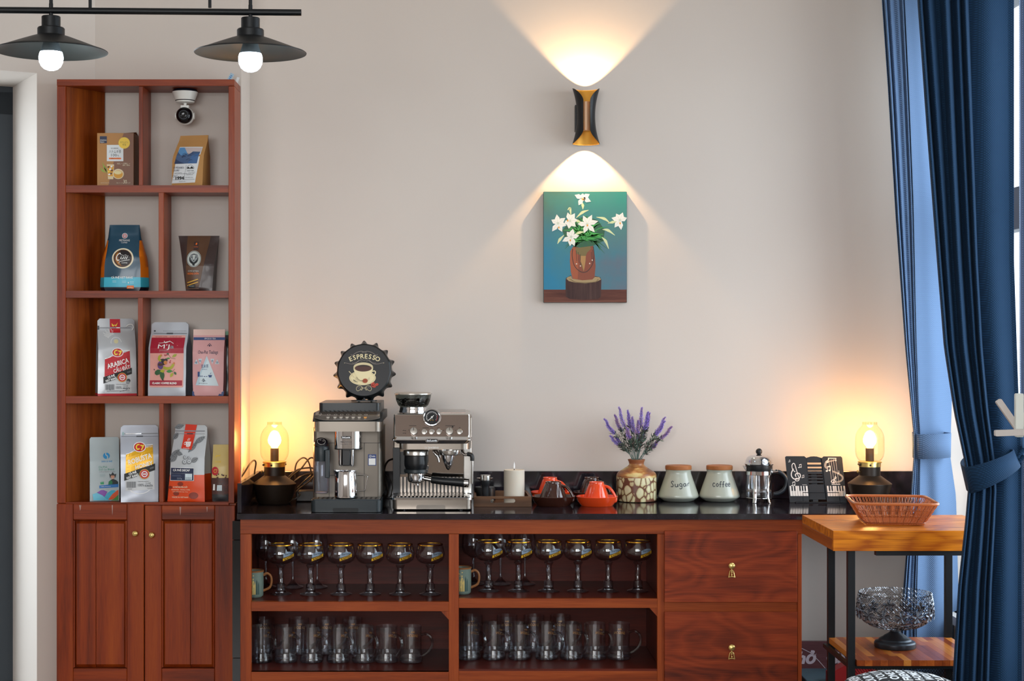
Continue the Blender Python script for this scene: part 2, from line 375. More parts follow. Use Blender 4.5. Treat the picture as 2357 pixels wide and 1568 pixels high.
# ================================================================ bookcase
w_v = wood('mahogany_vertical', '#461504', '#82300c', '#9c4512', 'z', .38)
w_h = wood('mahogany_horizontal', '#481605', '#83310d', '#9c4514', 'x', .38)
w_in = wood('mahogany_panel', '#4c1c06', '#7f3a0e', '#9c5218', 'z', .34)
DB = 5.71
bk = thing('bookcase', 'tall mahogany bookcase with open staggered shelves above two panelled doors', 'bookcase', (WX(336, DB), DB, 0))
ox = bk.location.x
def bx(name, px0, px1, py0, py1, y0, y1, m, parent=bk, bevel=.0015, d=DB, o=None, z0=None):
    """a board given by its pixel outline at distance d; y0, y1 metres behind that distance"""
    b = o if o is not None else ox
    k = d if z0 is None else d
    return MB().box(WX(px0, d) - b, WX(px1, d) - b, y0 + d - DB, y1 + d - DB, WZ(py1, d), WZ(py0, d), m).build(name, parent, False, bevel)
YB = .146
bx('side_board', 527, 540.5, 199.3, 1158, -.012, YB, w_v)
bx('stile', 133, 153, 199.3, 1158, -.012, .03, w_v)
bx('top_board', 133, 540.5, 184, 199, -.014, YB, w_h, bevel=.001)
m = MB(); a = (WX(151, DB) - ox, .0); b = (WX(241, 5.85) - ox, .14)
m.prism([a, b, (b[0] - .02, b[1] + .003), (a[0] - .02, a[1] + .012)], WZ(1158, DB), WZ(184, DB), w_in, 'z'); m.build('slanted_side_board', bk, False)
SH = [(427, 443.5), (669.8, 685.5), (912, 928.5), (1156, 1162)]
for i, (a, b) in enumerate(SH):
    m = MB(); x0 = WX(152, DB) - ox; x1 = WX(527.5, DB) - ox; xb = WX(238, 5.85) - ox
    m.prism([(x0, -.008), (x1, -.008), (x1, YB), (xb, YB)], WZ(b, DB), WZ(a, DB), w_h, 'z'); m.build('shelf', bk, False, .001)
for (a, b, y0, y1) in ((320, 329.3, 199, 427), (365.5, 377.5, 443.5, 670), (318, 329.5, 685.5, 912), (366.7, 377, 928.5, 1156)):
    bx('divider', a, b, y0, y1, -.004, YB, w_v, bevel=.001)
ZB = [WZ(a, DB) for a, b in SH]
# lower cabinet
bx('cabinet_body', 133, 543, 1159, 1720, .004, YB, w_v)
bx('cabinet_plinth', 136, 541, 1715, 1753, .02, YB, w_v)
def door(px0, px1, py0, py1, ix0, ix1, kx, ky):
    dd = DB - .02; y0, y1 = 0.0, .02
    o = thing_part = MB()
    X = lambda p: WX(p, dd) - ox
    Z = lambda p: WZ(p, dd)
    m = MB(); iy0, iy1 = 1197, 1539
    for (a, b) in ((px0, ix0), (ix1, px1)): m.box(X(a), X(b), dd - DB, dd - DB + .022, Z(1712), Z(py0), w_v)
    m.box(X(ix0), X(ix1), dd - DB, dd - DB + .022, Z(iy0), Z(py0), w_h); m.box(X(ix0), X(ix1), dd - DB, dd - DB + .022, Z(1712), Z(iy1), w_h)
    d = m.build('door', bk, False, .0025)
    mid = (ix0 + ix1) / 2 + (-10 if px0 < 200 else 5)
    # raised field of two boards: a sloped edge round a flat centre
    for (a, b, e0, e1) in ((ix0, mid - .4, 7, 0), (mid + .4, ix1, 0, 7)):
        xa, xb, za, zb = X(a), X(b), Z(iy1), Z(iy0); ea, eb, ez = e0 * dd / F, e1 * dd / F, 9 * dd / F
        yb, yf = dd - DB + .014, dd - DB + .004
        vs = [(xa, yb, za), (xb, yb, za), (xb, yb, zb), (xa, yb, zb), (xa + ea, yf, za + ez), (xb - eb, yf, za + ez), (xb - eb, yf, zb - ez), (xa + ea, yf, zb - ez)]
        MB().raw(vs, [(0, 1, 5, 4), (1, 2, 6, 5), (2, 3, 7, 6), (3, 0, 4, 7), (4, 5, 6, 7)], w_v).build('panel', d, False, .001)
    mo = MB(); r = .003
    mo.tube([(X(ix0 + 2), dd - DB + .002, Z(iy0 + 2)), (X(ix1 - 2), dd - DB + .002, Z(iy0 + 2)), (X(ix1 - 2), dd - DB + .002, Z(iy1 - 2)), (X(ix0 + 2), dd - DB + .002, Z(iy1 - 2))], r, w_v, 6, True)
    mo.build('molding', d)
    k = dd / F
    MB(k).lathe([(.1, -11), (4, -10.5), (6.6, -8), (7.2, -5.5), (5.5, -3.5), (3, -2.5), (4, 0)], gold, 20, axis='y').build('knob', d, loc=(X(kx), dd - DB, Z(ky)))
    dr = MB(); de = Dec(dr, planar(0), .0004); de.P = lambda u, v, l: (X(u), dd - DB - .0006, Z(v))
    scuff = mat('pale_scuff', '#a98a80', .6)
    for (u, ln, w) in (((182, 13, 5), (257, 24, 3)) if px0 < 200 else ((413, 20, 4), (475, 13, 3))):
        de.poly([(u, py0 + 3), (u + w, py0 + 3), (u + w * .75, py0 + 3 + ln * .7), (u + w * .5, py0 + 3 + ln), (u + w * .3, py0 + 3 + ln * .5)], scuff)
    dr.build('scuff_mark', d)
door(130, 331, 1160, 1560, 168.5, 292, 312, 1228)
door(333, 541, 1164, 1560, 372, 494, 350, 1231.5)
# card tags stuck above the bookcase
t = MB(.00146).box(-4.5, 4.5, -.4, .4, -11, 11, mat('pale_blue_card', '#a9c6d8', .6)); d = Dec(t, planar(-.5)); blu = mat('blue_print', '#3f7fc0', .5)
for k in range(4): d.rect(-2.5 + (k % 2), -8 + 4 * k, 2.5, -6 + 4 * k, blu)
tag(t.build('paper_tag', loc=(WX(530, 5.80), 5.80, WZ(184, DB) + .0215), rot=(0, .5, 0)), 'small blue and white paper tag standing askew on top of the bookcase', 'tag')
tag(MB(.00146).box(-3, 3, -.4, .4, -8, 8, mat('white_card', '#dfe3e6', .6)).build('paper_card', loc=(WX(548, 5.82), 5.80, WZ(184, DB) + .0115), rot=(0, .3, 0)), 'tiny white paper card on the top corner of the bookcase beside the white wall edge', 'card')

# security camera under the top board
L0 = Loc(426, 199, 5.78); zt = WZ(199, DB); cm = thing('security_camera', 'white dome security camera hanging under the top board of the bookcase', 'camera', (L0.at()[0], 5.78, zt))
wp = mat('white_plastic', '#e9e9e4', .25); k = L0.s; dz = 0
MB(k).lathe([(.1, 0), (25, 0), (28.5, -3), (29.5, -6), (.1, -6)], mat('dark_navy_plastic', '#141a26', .3), 32).build('mounting_plate', cm)
MB(k).lathe([(29.5, -6), (29, -9), (22.6, -25), (22, -27), (21, -30), (12, -32), (.1, -32)], wp, 32, mf=lambda i: black if i == 2 else wp).build('housing', cm)
m = MB(k).lathe([(4, -31), (4, -38)], wp, 12).box(-9.5, 9.5, -7, 7, -43, -37, wp); m.build('neck', cm, bevel=.001)
m = MB(k).sphere((0, 0, -61), 21, wp, 28, 16); m.build('camera_ball', cm)
m = MB(k).lathe([(19, -9), (18.6, -14), (16, -19.5), (10, -23.2), (5, -24), (4.4, -22.8), (.1, -22.4)], mat('glossy_black', '#0a0c10', .16), 28, (0, 0, -61), axis='y')
m.lathe([(10.4, -23.3), (9.6, -23.6)], mat('ring_grey', '#565c66', .3), 28, (0, 0, -61), axis='y'); m.build('lens', cm)
for s in (-1, 1): MB(k).lathe([(.1, 19 * s), (8, 19 * s), (8, 22 * s), (.1, 22.5 * s)], wp, 16, (0, 0, -61), axis='x').build('pivot_cap', cm)
# ================================================================ packets of coffee and tea
def paint(n, c, r=.45, metal=0, **k): return mat(n, c, r, metal, **k)
red = paint('red_print', '#c01f2c'); dred = paint('dark_red_print', '#8f1a22'); yel = paint('yellow_print', '#f2cf45'); orange = paint('orange_print', '#e8701c')
navy = paint('navy_print', '#1f2a4a'); grey = paint('grey_print', '#8d9096'); dgrey = paint('dark_grey_print', '#3c3f46'); green = paint('green_print', '#3f8a3f'); dgreen = paint('dark_green_print', '#2f5a35')
goldp = paint('gold_print', '#d2a13a'); cream = paint('cream_print', '#ece2c4'); brownp = paint('brown_print', '#4a2a1a'); teal = paint('teal_print', '#3fb6d8')
def packet(name, label, px0, shelf, d, yaw, w, h, dep, mats, gus=.22, bulge=2.0, crumple=.9, tilt=0, round_top=0, shift=None, group='packets on the bookcase', seed=0, bottom=None):
    """a folded pouch: w and dep give width and depth over the height; mats(seg, u, v) gives the film of each zone.
    returns the Empty, the print layer and pixel-to-print functions"""
    s = d / F; zs = ZB[shelf] + .0005; pyb = CY + (CAMZ - zs) / s
    root = thing(name, label, 'packet', (WX(px0, d), d, zs), yaw, group, rot=(tilt, 0, yaw))
    W_ = lambda v: lerp(w, v); D_ = lambda v: lerp(dep, v); S_ = (lambda v: lerp(shift, v)) if shift else (lambda v: 0)
    def cr(u, v, k): return crumple * noise.noise((u * .032 + seed * 7.3, v * .026, k * 9.1 + seed)) * min(1, v / 10) if crumple else 0
    def front(u, v, o=0):
        ww = max(W_(v) / 2, 1); t = max(-1, min(1, (u - S_(v)) / ww))
        return (u, -D_(v) / 2 - bulge * (1 - t * t) * min(1, (h - v) / 18, v / 10 + .3) - cr(u, v, 1) - o, v)
    nv = 34; nu = 14; m = MB(s); rings = []
    for j in range(nv + 1):
        v = h * j / nv; ww = W_(v) / 2; dd = D_(v) / 2; sx = S_(v)
        if round_top and v > h - round_top: ww -= round_top - math.sqrt(max(0, round_top ** 2 - (v - h + round_top) ** 2))
        ring = []
        for i in range(nu + 1): u = sx - ww + 2 * ww * i / nu; ring.append(front(u, v))
        g = gus * 2 * dd
        ring += [(sx + ww - g * .55, -dd * .5, v), (sx + ww - g, 0, v), (sx + ww - g * .55, dd * .5, v)]
        for i in range(nu + 1): u = sx + ww - 2 * ww * i / nu; ring.append((u, dd + bulge * .6 * (1 - (2 * i / nu - 1) ** 2) * min(1, (h - v) / 18) + cr(u, v, 2), v))
        ring += [(sx - ww + g * .55, dd * .5, v), (sx - ww + g, 0, v), (sx - ww + g * .55, -dd * .5, v)]
        rings.append(ring)
    n = len(rings[0]); vs = [p for r in rings for p in r]; groups = {}
    for j in range(nv):
        v = h * (j + .5) / nv
        for i in range(n):
            seg = 'front' if i < nu else 'right' if i < nu + 4 else 'back' if i < 2 * nu + 4 else 'left'
            groups.setdefault(mats(seg, (i + .5) / nu if seg == 'front' else 0, v / h), []).append((j * n + i, j * n + (i + 1) % n, (j + 1) * n + (i + 1) % n, (j + 1) * n + i))
    o = 0
    for mm, fs in groups.items():
        if o == 0: m.raw(vs, fs, mm); o = 1
        else:
            k = m.mi(mm)
            for f in fs: m.f.append(f); m.m.append(k)
    k = m.mi(mats('back', 0, 0)); m.f.append(tuple(range(n))[::-1]); m.m.append(k)
    m.f.append(tuple((nv) * n + i for i in range(n))); m.m.append(k)
    m.build('pouch', root, ang=50)
    dm = MB(s); de = Dec(dm, front, .42, 11)
    U = lambda px: px - px0
    V = lambda py: pyb - py
    return root, dm, de, U, V
def fin(dm, root, name='printed_label'): return dm.build(name, root, False)
def wv(de, U, V, p, h, t=.03):  # wavy polygon helper
    pass
def thin_lines(de, u0, u1, v, n, gap, m, h=1.1, l=2, jit=.3):
    for k in range(n):
        e = u1 - (u1 - u0) * R.random() * jit
        de.rect(u0, v - gap * k, e, v - gap * k + h, m, l, 3, 1)

# --- shelf 1: tea box
d0 = 5.75; px0, sh = 266, 0; s = d0 / F; pyb = CY + (CAMZ - ZB[0]) / s
root = thing('tea_box', 'gold and brown carton of tea bags with white label and round yellow seal', 'packet', (WX(px0, d0), d0, ZB[0] + .0004), .0, 'packets on the bookcase')
U = lambda px: px - px0
V = lambda py: pyb - py
golden = paint('golden_brown_card', '#b07a34', .4); bro = paint('brown_card', '#7a4a2c', .4)
hb = V(306.5)
MB(s).box(-42.5, 41.5, 0, 62, 0, hb, golden).build('carton', root, False, .0006)
MB(s).raw([(8, 58, hb), (41, 58, hb), (41, 36, hb + 6), (8, 38, hb + 4)], [(0, 1, 2, 3)], bro).build('torn_flap', root, False, solid=.0006)
dm = MB(s); de = Dec(dm, planar(0), .3)
de.poly([(U(285), hb - .3), (41.3, hb - .3), (41.3, .3), (U(249), .3), (U(262), V(373))], bro, 1)
de.rect(U(230), V(330), U(246), V(314), navy, 2, 1, 1).text('matsu', U(238), V(322.5), 3.6, white, 3, 14).text('kiyo', U(235.5), V(327), 3.6, white, 3, 9)
de.disc(U(286), V(329.5), 13.2, 13.2, yel, 3).text('カフェイン', U(286), V(328), 3.6, brownp, 4, 18).text('ゼロ', U(286), V(333.5), 3.6, brownp, 4, 8)
de.rect(U(246), V(371.5), U(284), V(334), paint('pale_blue_white', '#dfe6ea'), 2, 1, 1)
de.text('毎日の健康習慣に', U(264.5), V(342), 2.2, dgrey, 3, 18).text('ハトムギ茶', U(265), V(349.5), 6.2, ink, 3, 28).text('100', U(262.5), V(357.5), 6, ink, 3, 13).text('%', U(272), V(358.5), 4, ink, 3)
de.rect(U(251), V(367), U(279), V(363.5), orange, 3, 1, 1).text('お徳用 ティーバッグ', U(265), V(365.3), 1.7, brownp, 4, 20)
for (x, y, x2, y2) in ((243, 396, 231, 386), (245, 396, 236, 374), (244, 398, 232, 391), (246, 398, 240, 380), (247, 399, 243, 384)):
    de.line([(U(x), V(y)), (U((x + x2) / 2 - 1), V((y + y2) / 2)), (U(x2), V(y2))], 2.6, paint('leaf_print', '#8fae3a'), 3, True)
glassy = paint('glass_print', '#e0cfa8'); amber = paint('amber_print', '#d79a22'); dkam = paint('dark_amber_print', '#5a3212')
de.poly([(U(246), V(379)), (U(263), V(379)), (U(261), V(413)), (U(249), V(413))], glassy, 4).poly([(U(247), V(382)), (U(262), V(382)), (U(260.5), V(406)), (U(249), V(406))], amber, 5)
for (x, y, a) in ((250, 385, dkam), (257, 384, white), (254, 390, white), (258, 393, dkam), (251, 395, yel), (256, 400, dkam), (252, 402, white)): de.disc(U(x), V(y), 2.8, 2, a, 6, 8, .5)
de.disc(U(272.5), V(401), 13, 11.8, glassy, 6).disc(U(272.5), V(402), 10.5, 9, amber, 7).disc(U(272), V(398), 8.5, 4, paint('pale_amber', '#e6d9a0'), 8)
de.text('水出し 〜 お湯出し 〜', U(284.5), V(377), 3, cream, 3, 30).text('美味しく飲める', U(291), V(381), 2.6, cream, 3, 17)
de.text('30', U(288), V(418.5), 8.5, cream, 3, 8).text('香ばしいティーバッグ', U(276), V(421.5), 2, cream, 3, 15).text('パック', U(296), V(421.5), 2.4, cream, 3, 8).text('MAT-BIYANA BARLEY TEA', U(242), V(421.5), 1.5, cream, 3, 20)
fin(dm, root)
# --- shelf 1: kraft bag
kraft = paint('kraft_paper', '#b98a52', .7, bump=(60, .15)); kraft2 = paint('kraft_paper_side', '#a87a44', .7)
px0 = 440
root, dm, de, U, V = packet('coffee_packet', 'brown kraft paper coffee bag with a white label showing blue mountains', px0, 0, 5.775, -.22, [(0, 74), (60, 76), (118, 68)], 118.5, [(0, 52), (70, 40), (105, 6), (118, 2)],
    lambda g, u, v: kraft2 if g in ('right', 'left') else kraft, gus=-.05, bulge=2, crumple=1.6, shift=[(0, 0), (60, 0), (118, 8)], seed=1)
wl = paint('label_white', '#dde2e6', .5); b1 = paint('sky_blue_print', '#5d94c8'); b2 = paint('slate_blue_print', '#465f86'); b3 = paint('deep_blue_print', '#2c3f63'); rose = paint('pale_rose_print', '#c9bcbb')
A = lambda pts: [(U(a), V(b)) for a, b in pts]
de.quad(A([(403, 424), (460, 423), (473, 340), (417, 339)]), wl, 1, 10, 10)
de.quad(A([(408, 379), (462, 379), (472, 342), (418, 341)]), b2, 2, 10, 6)
de.poly(A([(416, 352), (418.5, 341), (430, 341), (441, 358), (424, 360)]), b1, 3).poly(A([(430, 341), (472, 342), (470, 352), (452, 351), (445, 357), (441, 358)]), rose, 3)
de.poly(A([(408, 379), (411, 368), (421, 374), (434, 379)]), b3, 3).poly(A([(441, 379), (450, 362), (458, 357), (468, 355), (463, 379)]), paint('mid_blue_print', '#3a6295'), 3)
for k in range(9): x, y = 425 + R.random() * 30, 356 + R.random() * 18; de.line(A([(x, y), (x + 5, y - 3), (x + 9, y - 2)]), .8, navy, 4)
de.text('CÀ PHÊ ARABICA', U(419.5), V(388), 4.4, navy, 3, 27, rot=-.03).text('CẦU ĐẤT', U(414), V(394.5), 4.4, navy, 3, 15, rot=-.03)
de.poly(A([(439, 391), (443, 386), (447, 390), (451, 385.5), (457, 391)]), black, 3).line(A([(439, 389), (443, 384), (449, 382), (455, 386), (457.5, 390)]), .6, black, 3).text('DALAT FARM', U(448.5), V(395.5), 3, black, 3, 16)
de.text('1994', U(423), V(412), 7, black, 3, 21, bold=.04).line(A([(405, 409), (408, 404), (411, 405), (406, 412), (413, 406), (418, 405)]), .6, navy, 3)
for (a, b) in (((407, 400), (460, 399.5)), ((405, 416), (459, 415.5)), ((435, 399.5), (434, 416)), ((438, 382), (436, 399))): de.line(A([a, b]), .5, dgrey, 3)
de.text('100% Cà Phê Sạch, Rang Mộc, Nguyên Chất', U(434), V(402), 1.8, dgrey, 3, 48)
de.text('MEDIUM ROAST', U(447), V(405), 1.7, dgrey, 3, 16).text('NET WEIGHT 250 g', U(446), V(411), 1.7, dgrey, 3, 18).text('Roasted Coffee', U(430), V(420), 1.7, dgrey, 3, 16)
fin(dm, root)

# --- shelf 2: blue packet with orange sides
px0 = 287; blue = paint('dark_teal_film', '#14455e', .28, coat=.2); ora = paint('orange_film', '#e87d1e', .35); cy2 = paint('cyan_film', '#3cb4cf', .35); nav = paint('deep_navy_film', '#10202f', .3)
root, dm, de, U, V = packet('coffee_packet', 'dark teal coffee packet with orange sides and a round brown emblem', px0, 1, 5.785, 0, [(0, 76), (8, 84), (60, 82), (90, 74), (150, 68)], 153, [(0, 56), (80, 50), (125, 10), (153, 2)],
    lambda g, u, v: nav if v < .07 else cy2 if v < .215 else blue if g in ('front', 'back') or v > .75 else ora, gus=-.26, bulge=3, crumple=1.5, seed=2)
for (a, b, c) in ((252, 269, .2), (305, 322, -.1)): pass
de.disc(U(289), V(543.5), 6.5, 6.5, paint('silver_print', '#c9ced3'), 1).ring(U(289), V(543.5), 4.8, 4.8, 1.3, red, 2).text('M', U(289), V(543.5), 4, red, 2, 4.5)
de.text('METRANG', U(289), V(554), 4.6, white, 2, 24).text('COFFEE', U(289), V(559.5), 2.6, white, 2, 14)
de.disc(U(288), V(596), 24.5, 23.5, cream, 1, 36).disc(U(288), V(596), 21, 20.2, brownp, 2, 36).poly(A([(271, 600), (272, 587), (278, 580), (276, 592), (280, 606), (286, 614), (277, 610)]), paint('caramel_print', '#a86c22'), 3)
de.poly(A([(283, 577), (300, 580), (307, 592), (306, 604), (297, 613), (286, 612), (280, 600)]), paint('espresso_print', '#1f1a1e'), 3)
de.line([tuple(p) for p in curve(A([(283, 586.5), (281.5, 584.5), (277, 588), (274, 595), (276, 600.5), (281, 600)]), 6)], 2.2, white, 4)
de.text('uli', U(292), V(593.5), 9.5, white, 4, 18, shear=.35).line(A([(283, 587), (290, 590), (296, 587.5)]), .7, white, 4).line([tuple(p) for p in curve(A([(304, 599.5), (296, 600.5), (288, 602), (281, 604), (280, 608)]), 5)], 1.1, white, 4).text('COFFEE', U(292.5), V(606.5), 2.8, white, 4, 13)
de.text('CÀ PHÊ HẠT RANG', U(286.5), V(640), 4.6, white, 2, 49, bold=.02)
for (x, y) in ((265, 648), (265, 651), (287, 649), (287, 652), (305, 650), (305, 653)): de.rect(U(x), V(y), U(x + 9), V(y - .8), paint('pale_cyan_print', '#bfe6ee'), 2, 1, 1)
de.disc(U(301.5), V(652), 1.2, 2, white, 2, 8).rect(U(298), V(665.5), U(314), V(658.5), orange, 2, 2, 1).text('500g', U(306), V(662.5), 3, cream, 3, 10)
fin(dm, root)
# --- shelf 2: brown pouch narrowing to its foot
px0 = 462; br1 = paint('dark_brown_film', '#3a2826', .35, coat=.15); br2 = paint('striped_brown_film', '#5a3a22', .4)
root, dm, de, U, V = packet('coffee_packet', 'dark brown stand-up coffee pouch with a round silver animal emblem, narrowing to its foot', px0, 1, 5.79, -.02, [(0, 60), (60, 72), (110, 88), (129, 95)], 128, [(0, 46), (60, 40), (110, 8), (128, 2)],
    lambda g, u, v: br1, gus=.1, bulge=4, crumple=1.6, shift=[(0, 0), (128, -4)], seed=3)
de.quad(A([(432, 666), (462, 666), (486, 543.5), (432, 543)]), br2, 1, 10, 14)
for k in range(16): t = k / 15; de.line(A([(434 + 26 * t, 664), (433 + 51 * t, 545)]), .5, brownp, 2)
de.rect(U(448), V(576), U(459), V(557), br1, 3, 2, 3).disc(U(454), V(562), 2, 3, orange, 4, 8, -.4).text('CON', U(453), V(569), 3, orange, 4, 9)
lt = paint('emblem_silver', '#c2cac6', .4); dkk = paint('emblem_black', '#22262a')
de.disc(U(450), V(597), 16.5, 19, lt, 3, 32).ring(U(450), V(597), 15.6, 18, .8, dgrey, 4, 32)
de.disc(U(449.5), V(597), 10.5, 12, dkk, 4, 20).poly(A([(441, 590), (443, 585.5), (447, 588), (453, 587.5), (456, 585), (459, 590), (458, 598), (450, 606), (442, 599)]), paint('emblem_grey', '#80888c'), 5)
de.poly(A([(447, 587.5), (453, 587.5), (451, 598), (449.5, 600), (448, 598)]), lt, 6).disc(U(445), V(593.5), 1.6, 1.1, dkk, 6, 8).disc(U(455), V(593.5), 1.6, 1.1, dkk, 6, 8).disc(U(449.7), V(600.5), 1.8, 1.2, dkk, 7, 8)
de.line(A([(441.5, 592), (445, 597), (449, 603.5)]), 1, lt, 6).line(A([(458, 592), (455, 597), (451, 603.5)]), 1, lt, 6).poly(A([(446, 607), (453, 606), (452, 613), (448, 612)]), dkk, 5)
de.text('CÀ PHÊ HẠT RANG', U(449.5), V(625), 3.2, lt, 3, 25).text('HƯƠNG CHỒN', U(449), V(631), 4, orange, 3, 26, bold=.02)
for k in range(3): de.quad(A([(436, 653 + 3.2 * k), (461, 645 + 3.2 * k), (460, 642.5 + 3.2 * k), (435, 651 + 3.2 * k)]), (goldp, brownp, goldp)[k], 3 + k % 2, 5, 1)
de.rect(U(438), V(664), U(454), V(656), black, 3, 2, 1).text('500 GRAM', U(446), V(659.5), 2, lt, 4, 12)
fin(dm, root)

# --- shelf 3
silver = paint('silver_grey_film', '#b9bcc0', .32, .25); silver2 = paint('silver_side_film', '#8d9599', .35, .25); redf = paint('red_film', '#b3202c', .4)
def cat_label(de, U, V, A, cx, top, k, banner, bmat, bmat2, l1, l2, tag_, extra):
    """the wavy banner label shared by the two silver bags"""
    X = lambda a: U(cx + a * k)
    Y = lambda b: V(top + b * k)
    Q = lambda pts: [(X(a), Y(b)) for a, b in pts]
    de.quad(Q([(-33, 108), (33, 106), (32, 60), (-33, 60)]), paint('label_grey', '#c6c8ca'), 1, 8, 4).quad(Q([(-33, 72), (31, 62), (29, 4), (-32, 24)]), bmat, 2, 10, 6)
    de.poly(Q([(-32, 25), (-32, 22.5), (-18, 20), (-12, 14), (-3, 11)]), white, 3).poly(Q([(11, 4), (14, 3), (29, 1.5), (29, 4)]), white, 3)
    for j in range(5): de.line(Q([(-31, 30 + j * 8), (0, 26 + j * 8), (29, 18 + j * 8)]), .5, bmat2, 3)
    de.disc(X(-1), Y(8), 14.5 * k, 11.5 * k, white, 3, 28).disc(X(-1), Y(8), 12.6 * k, 9.8 * k, red, 4, 28)
    de.line([tuple(p) for p in curve(Q([(-1, 2.5), (-6, 3), (-8.5, 8), (-6, 13), (-1, 11.5)]), 5)], 3 * k, yel, 5).line([tuple(p) for p in curve(Q([(1, 3.5), (5, 5.5), (8, 4), (6, 9), (3, 15)]), 5)], 3 * k, yel, 5)
    de.text(l1, X(-1), Y(35), 11.5 * k, white, 5, 55 * k, rot=.30, shear=.12, bold=.02).text(l2, X(9), Y(49), 9 * k, white, 5, 42 * k, rot=.26, shear=.12, bold=.02)
    de.quad(Q([(-36, 85), (34, 61), (34, 46), (-36, 69)]), black, 4, 10, 2)
    de.text('CÀ PHÊ', X(-17), Y(67.3), 5.2 * k, white, 6, 18 * k, rot=.30, bold=.03).text('HẠT RANG', X(-17), Y(74.8), 5.2 * k, white, 6, 28 * k, rot=.30, bold=.03).text(tag_, X(27), Y(56), 4 * k, grey, 6, 10 * k, rot=.30)
    de.disc(X(10), Y(70), 11.5 * k, 11.5 * k, goldp, 5, 28).disc(X(10), Y(70), 10 * k, 10 * k, red, 6, 28).ring(X(10), Y(70), 7 * k, 7 * k, 1.8 * k, white, 7, 24).text('500', X(10), Y(70), 4 * k, white, 8, 8 * k, bold=.03)
    for j in range(16): de.rect(X(-30 + j * 1.3), Y(101), X(-30 + j * 1.3 + (.4 + .5 * (j % 3 == 0))), Y(87), dgrey, 3, 1, 1)
    de.text('100%', X(2), Y(95), 6.4 * k, dgrey, 3, 14 * k).text('CÀ PHÊ', X(18), Y(91.5), 3.6 * k, dgrey, 3, 12 * k).text(extra, X(20), Y(97), 4.4 * k, dgrey, 3, 18 * k, bold=.02).text('THÀNH PHẦN: INGREDIENTS', X(8), Y(87), 2 * k, dgrey, 3, 26 * k)
    for j in range(2): de.line(Q([(-28, 103 + 1.8 * j), (28, 102 + 1.8 * j)]), .5, dgrey, 3)
    return X, Y, Q
px0 = 267
root, dm, de, U, V = packet('coffee_packet', 'silver coffee bag with a red ribbon seal and a slanted red label', px0, 2, 5.765, .30, [(0, 88), (150, 84), (176, 84)], 177, [(0, 62), (110, 52), (150, 10), (177, 2)],
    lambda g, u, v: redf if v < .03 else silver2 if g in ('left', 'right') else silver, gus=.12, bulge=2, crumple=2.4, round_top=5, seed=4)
cat_label(de, U, V, A, 268.5, 804, .92, '', red, dred, 'ARABICA', 'CẦU ĐẤT', 'ARABICA', 'ARABICA')
de.rect(U(252.5), V(766), U(276), V(734.5), red, 2, 5, 6).poly(A([(256.5, 744), (260, 748), (266, 748), (271, 742), (268, 749), (266, 752), (263, 749), (260, 752), (257, 750)]), yel, 3).rect(U(229), V(756), U(300), V(753.5), grey, 3, 8, 1).rect(U(267), V(755.8), U(275), V(753.6), white, 4, 1, 1).rect(U(225), V(759), U(228.5), V(750), dgrey, 3, 1, 1)
for j in range(9): a = PI * .56 + j * .1; de.line([(U(264) + 18 * math.cos(a), V(788) + 18 * math.sin(a)), (U(264) + (30 + 5 * (j % 2)) * math.cos(a), V(788) + (30 + 5 * (j % 2)) * math.sin(a))], .7, white, 1)
for j in range(14): a = PI * j / 13; a2 = PI * (j + 1) / 13; de.line([(U(265) + 11.5 * math.cos(a), V(788) + 11.5 * math.sin(a)), (U(265) + 11.5 * math.cos(a2), V(788) + 11.5 * math.sin(a2))], .8, white, 1)
de.disc(U(265), V(786), 5, 5, paint('pale_gold', '#cfc59a'), 1, 14).line([tuple(p) for p in curve(A([(249, 896), (258, 900), (270, 901), (284, 898), (290, 895)]), 4)], 1, dgrey, 1).disc(U(292), V(876), 4.5, 4.5, dgrey, 3, 14).disc(U(290.5), V(880), 4, 4, grey, 4, 12)
fin(dm, root)
MB(5.73 / F).tube(curve([(0, 0, 0), (6, -1, 5), (14, -2, 5), (17, -1, -1), (14, 0, -8)], 5), .9, white, 6).build('tear_strip', root, loc=(.032 * 1.0, -.012, 158 * 5.765 / F))
# grey bag with a pink and red label
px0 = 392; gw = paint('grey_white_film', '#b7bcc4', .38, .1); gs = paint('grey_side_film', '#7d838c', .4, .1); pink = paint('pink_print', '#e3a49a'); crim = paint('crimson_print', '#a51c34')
root, dm, de, U, V = packet('coffee_packet', 'pale grey coffee bag with a pink and crimson label of a dancing figure picking berries', px0, 2, 5.768, -.1, [(0, 88), (140, 88), (168, 86)], 168.5, [(0, 60), (110, 50), (145, 9), (168, 2)],
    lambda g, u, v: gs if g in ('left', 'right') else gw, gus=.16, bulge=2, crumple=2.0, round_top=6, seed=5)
de.poly(rrect(U(352), U(430.5), V(891), V(772), 2.5, 2), pink, 1); 
de.rect(U(352), V(813), U(430.5), V(777.5), crim, 2, 8, 3).rect(U(352), V(887), U(428), V(875), crim, 2, 8, 2)
de.text("M'J", U(384), V(797.5), 9.5, white, 4, 27).text('a', U(403.5), V(797.6), 8.6, grey, 4, 9, bold=.02).text('premium', U(385), V(806), 4.5, paint('rose_grey', '#b98a90'), 4, 20)
de.line([tuple(p) for p in curve(A([(371, 790), (382, 789), (390, 787), (398, 786.5), (406, 791)]), 4)], 1, white, 4).line([tuple(p) for p in curve(A([(383, 785), (386, 789), (392, 787.5), (397, 785)]), 4)], 1.6, white, 4)
de.text("VIETNAM'S COFFEE  •  CÀ PHÊ VIỆT NAM", U(391), V(775.3), 2.4, crim, 4, 62).text('CLASSIC COFFEE BLEND', U(387), V(881.5), 4.2, white, 4, 58, bold=.04)
lime = paint('lime_print', '#a9a82c'); skin = paint('tan_print', '#c57a3e'); hair = paint('hair_print', '#26262a'); purp = paint('purple_print', '#5b3f78')
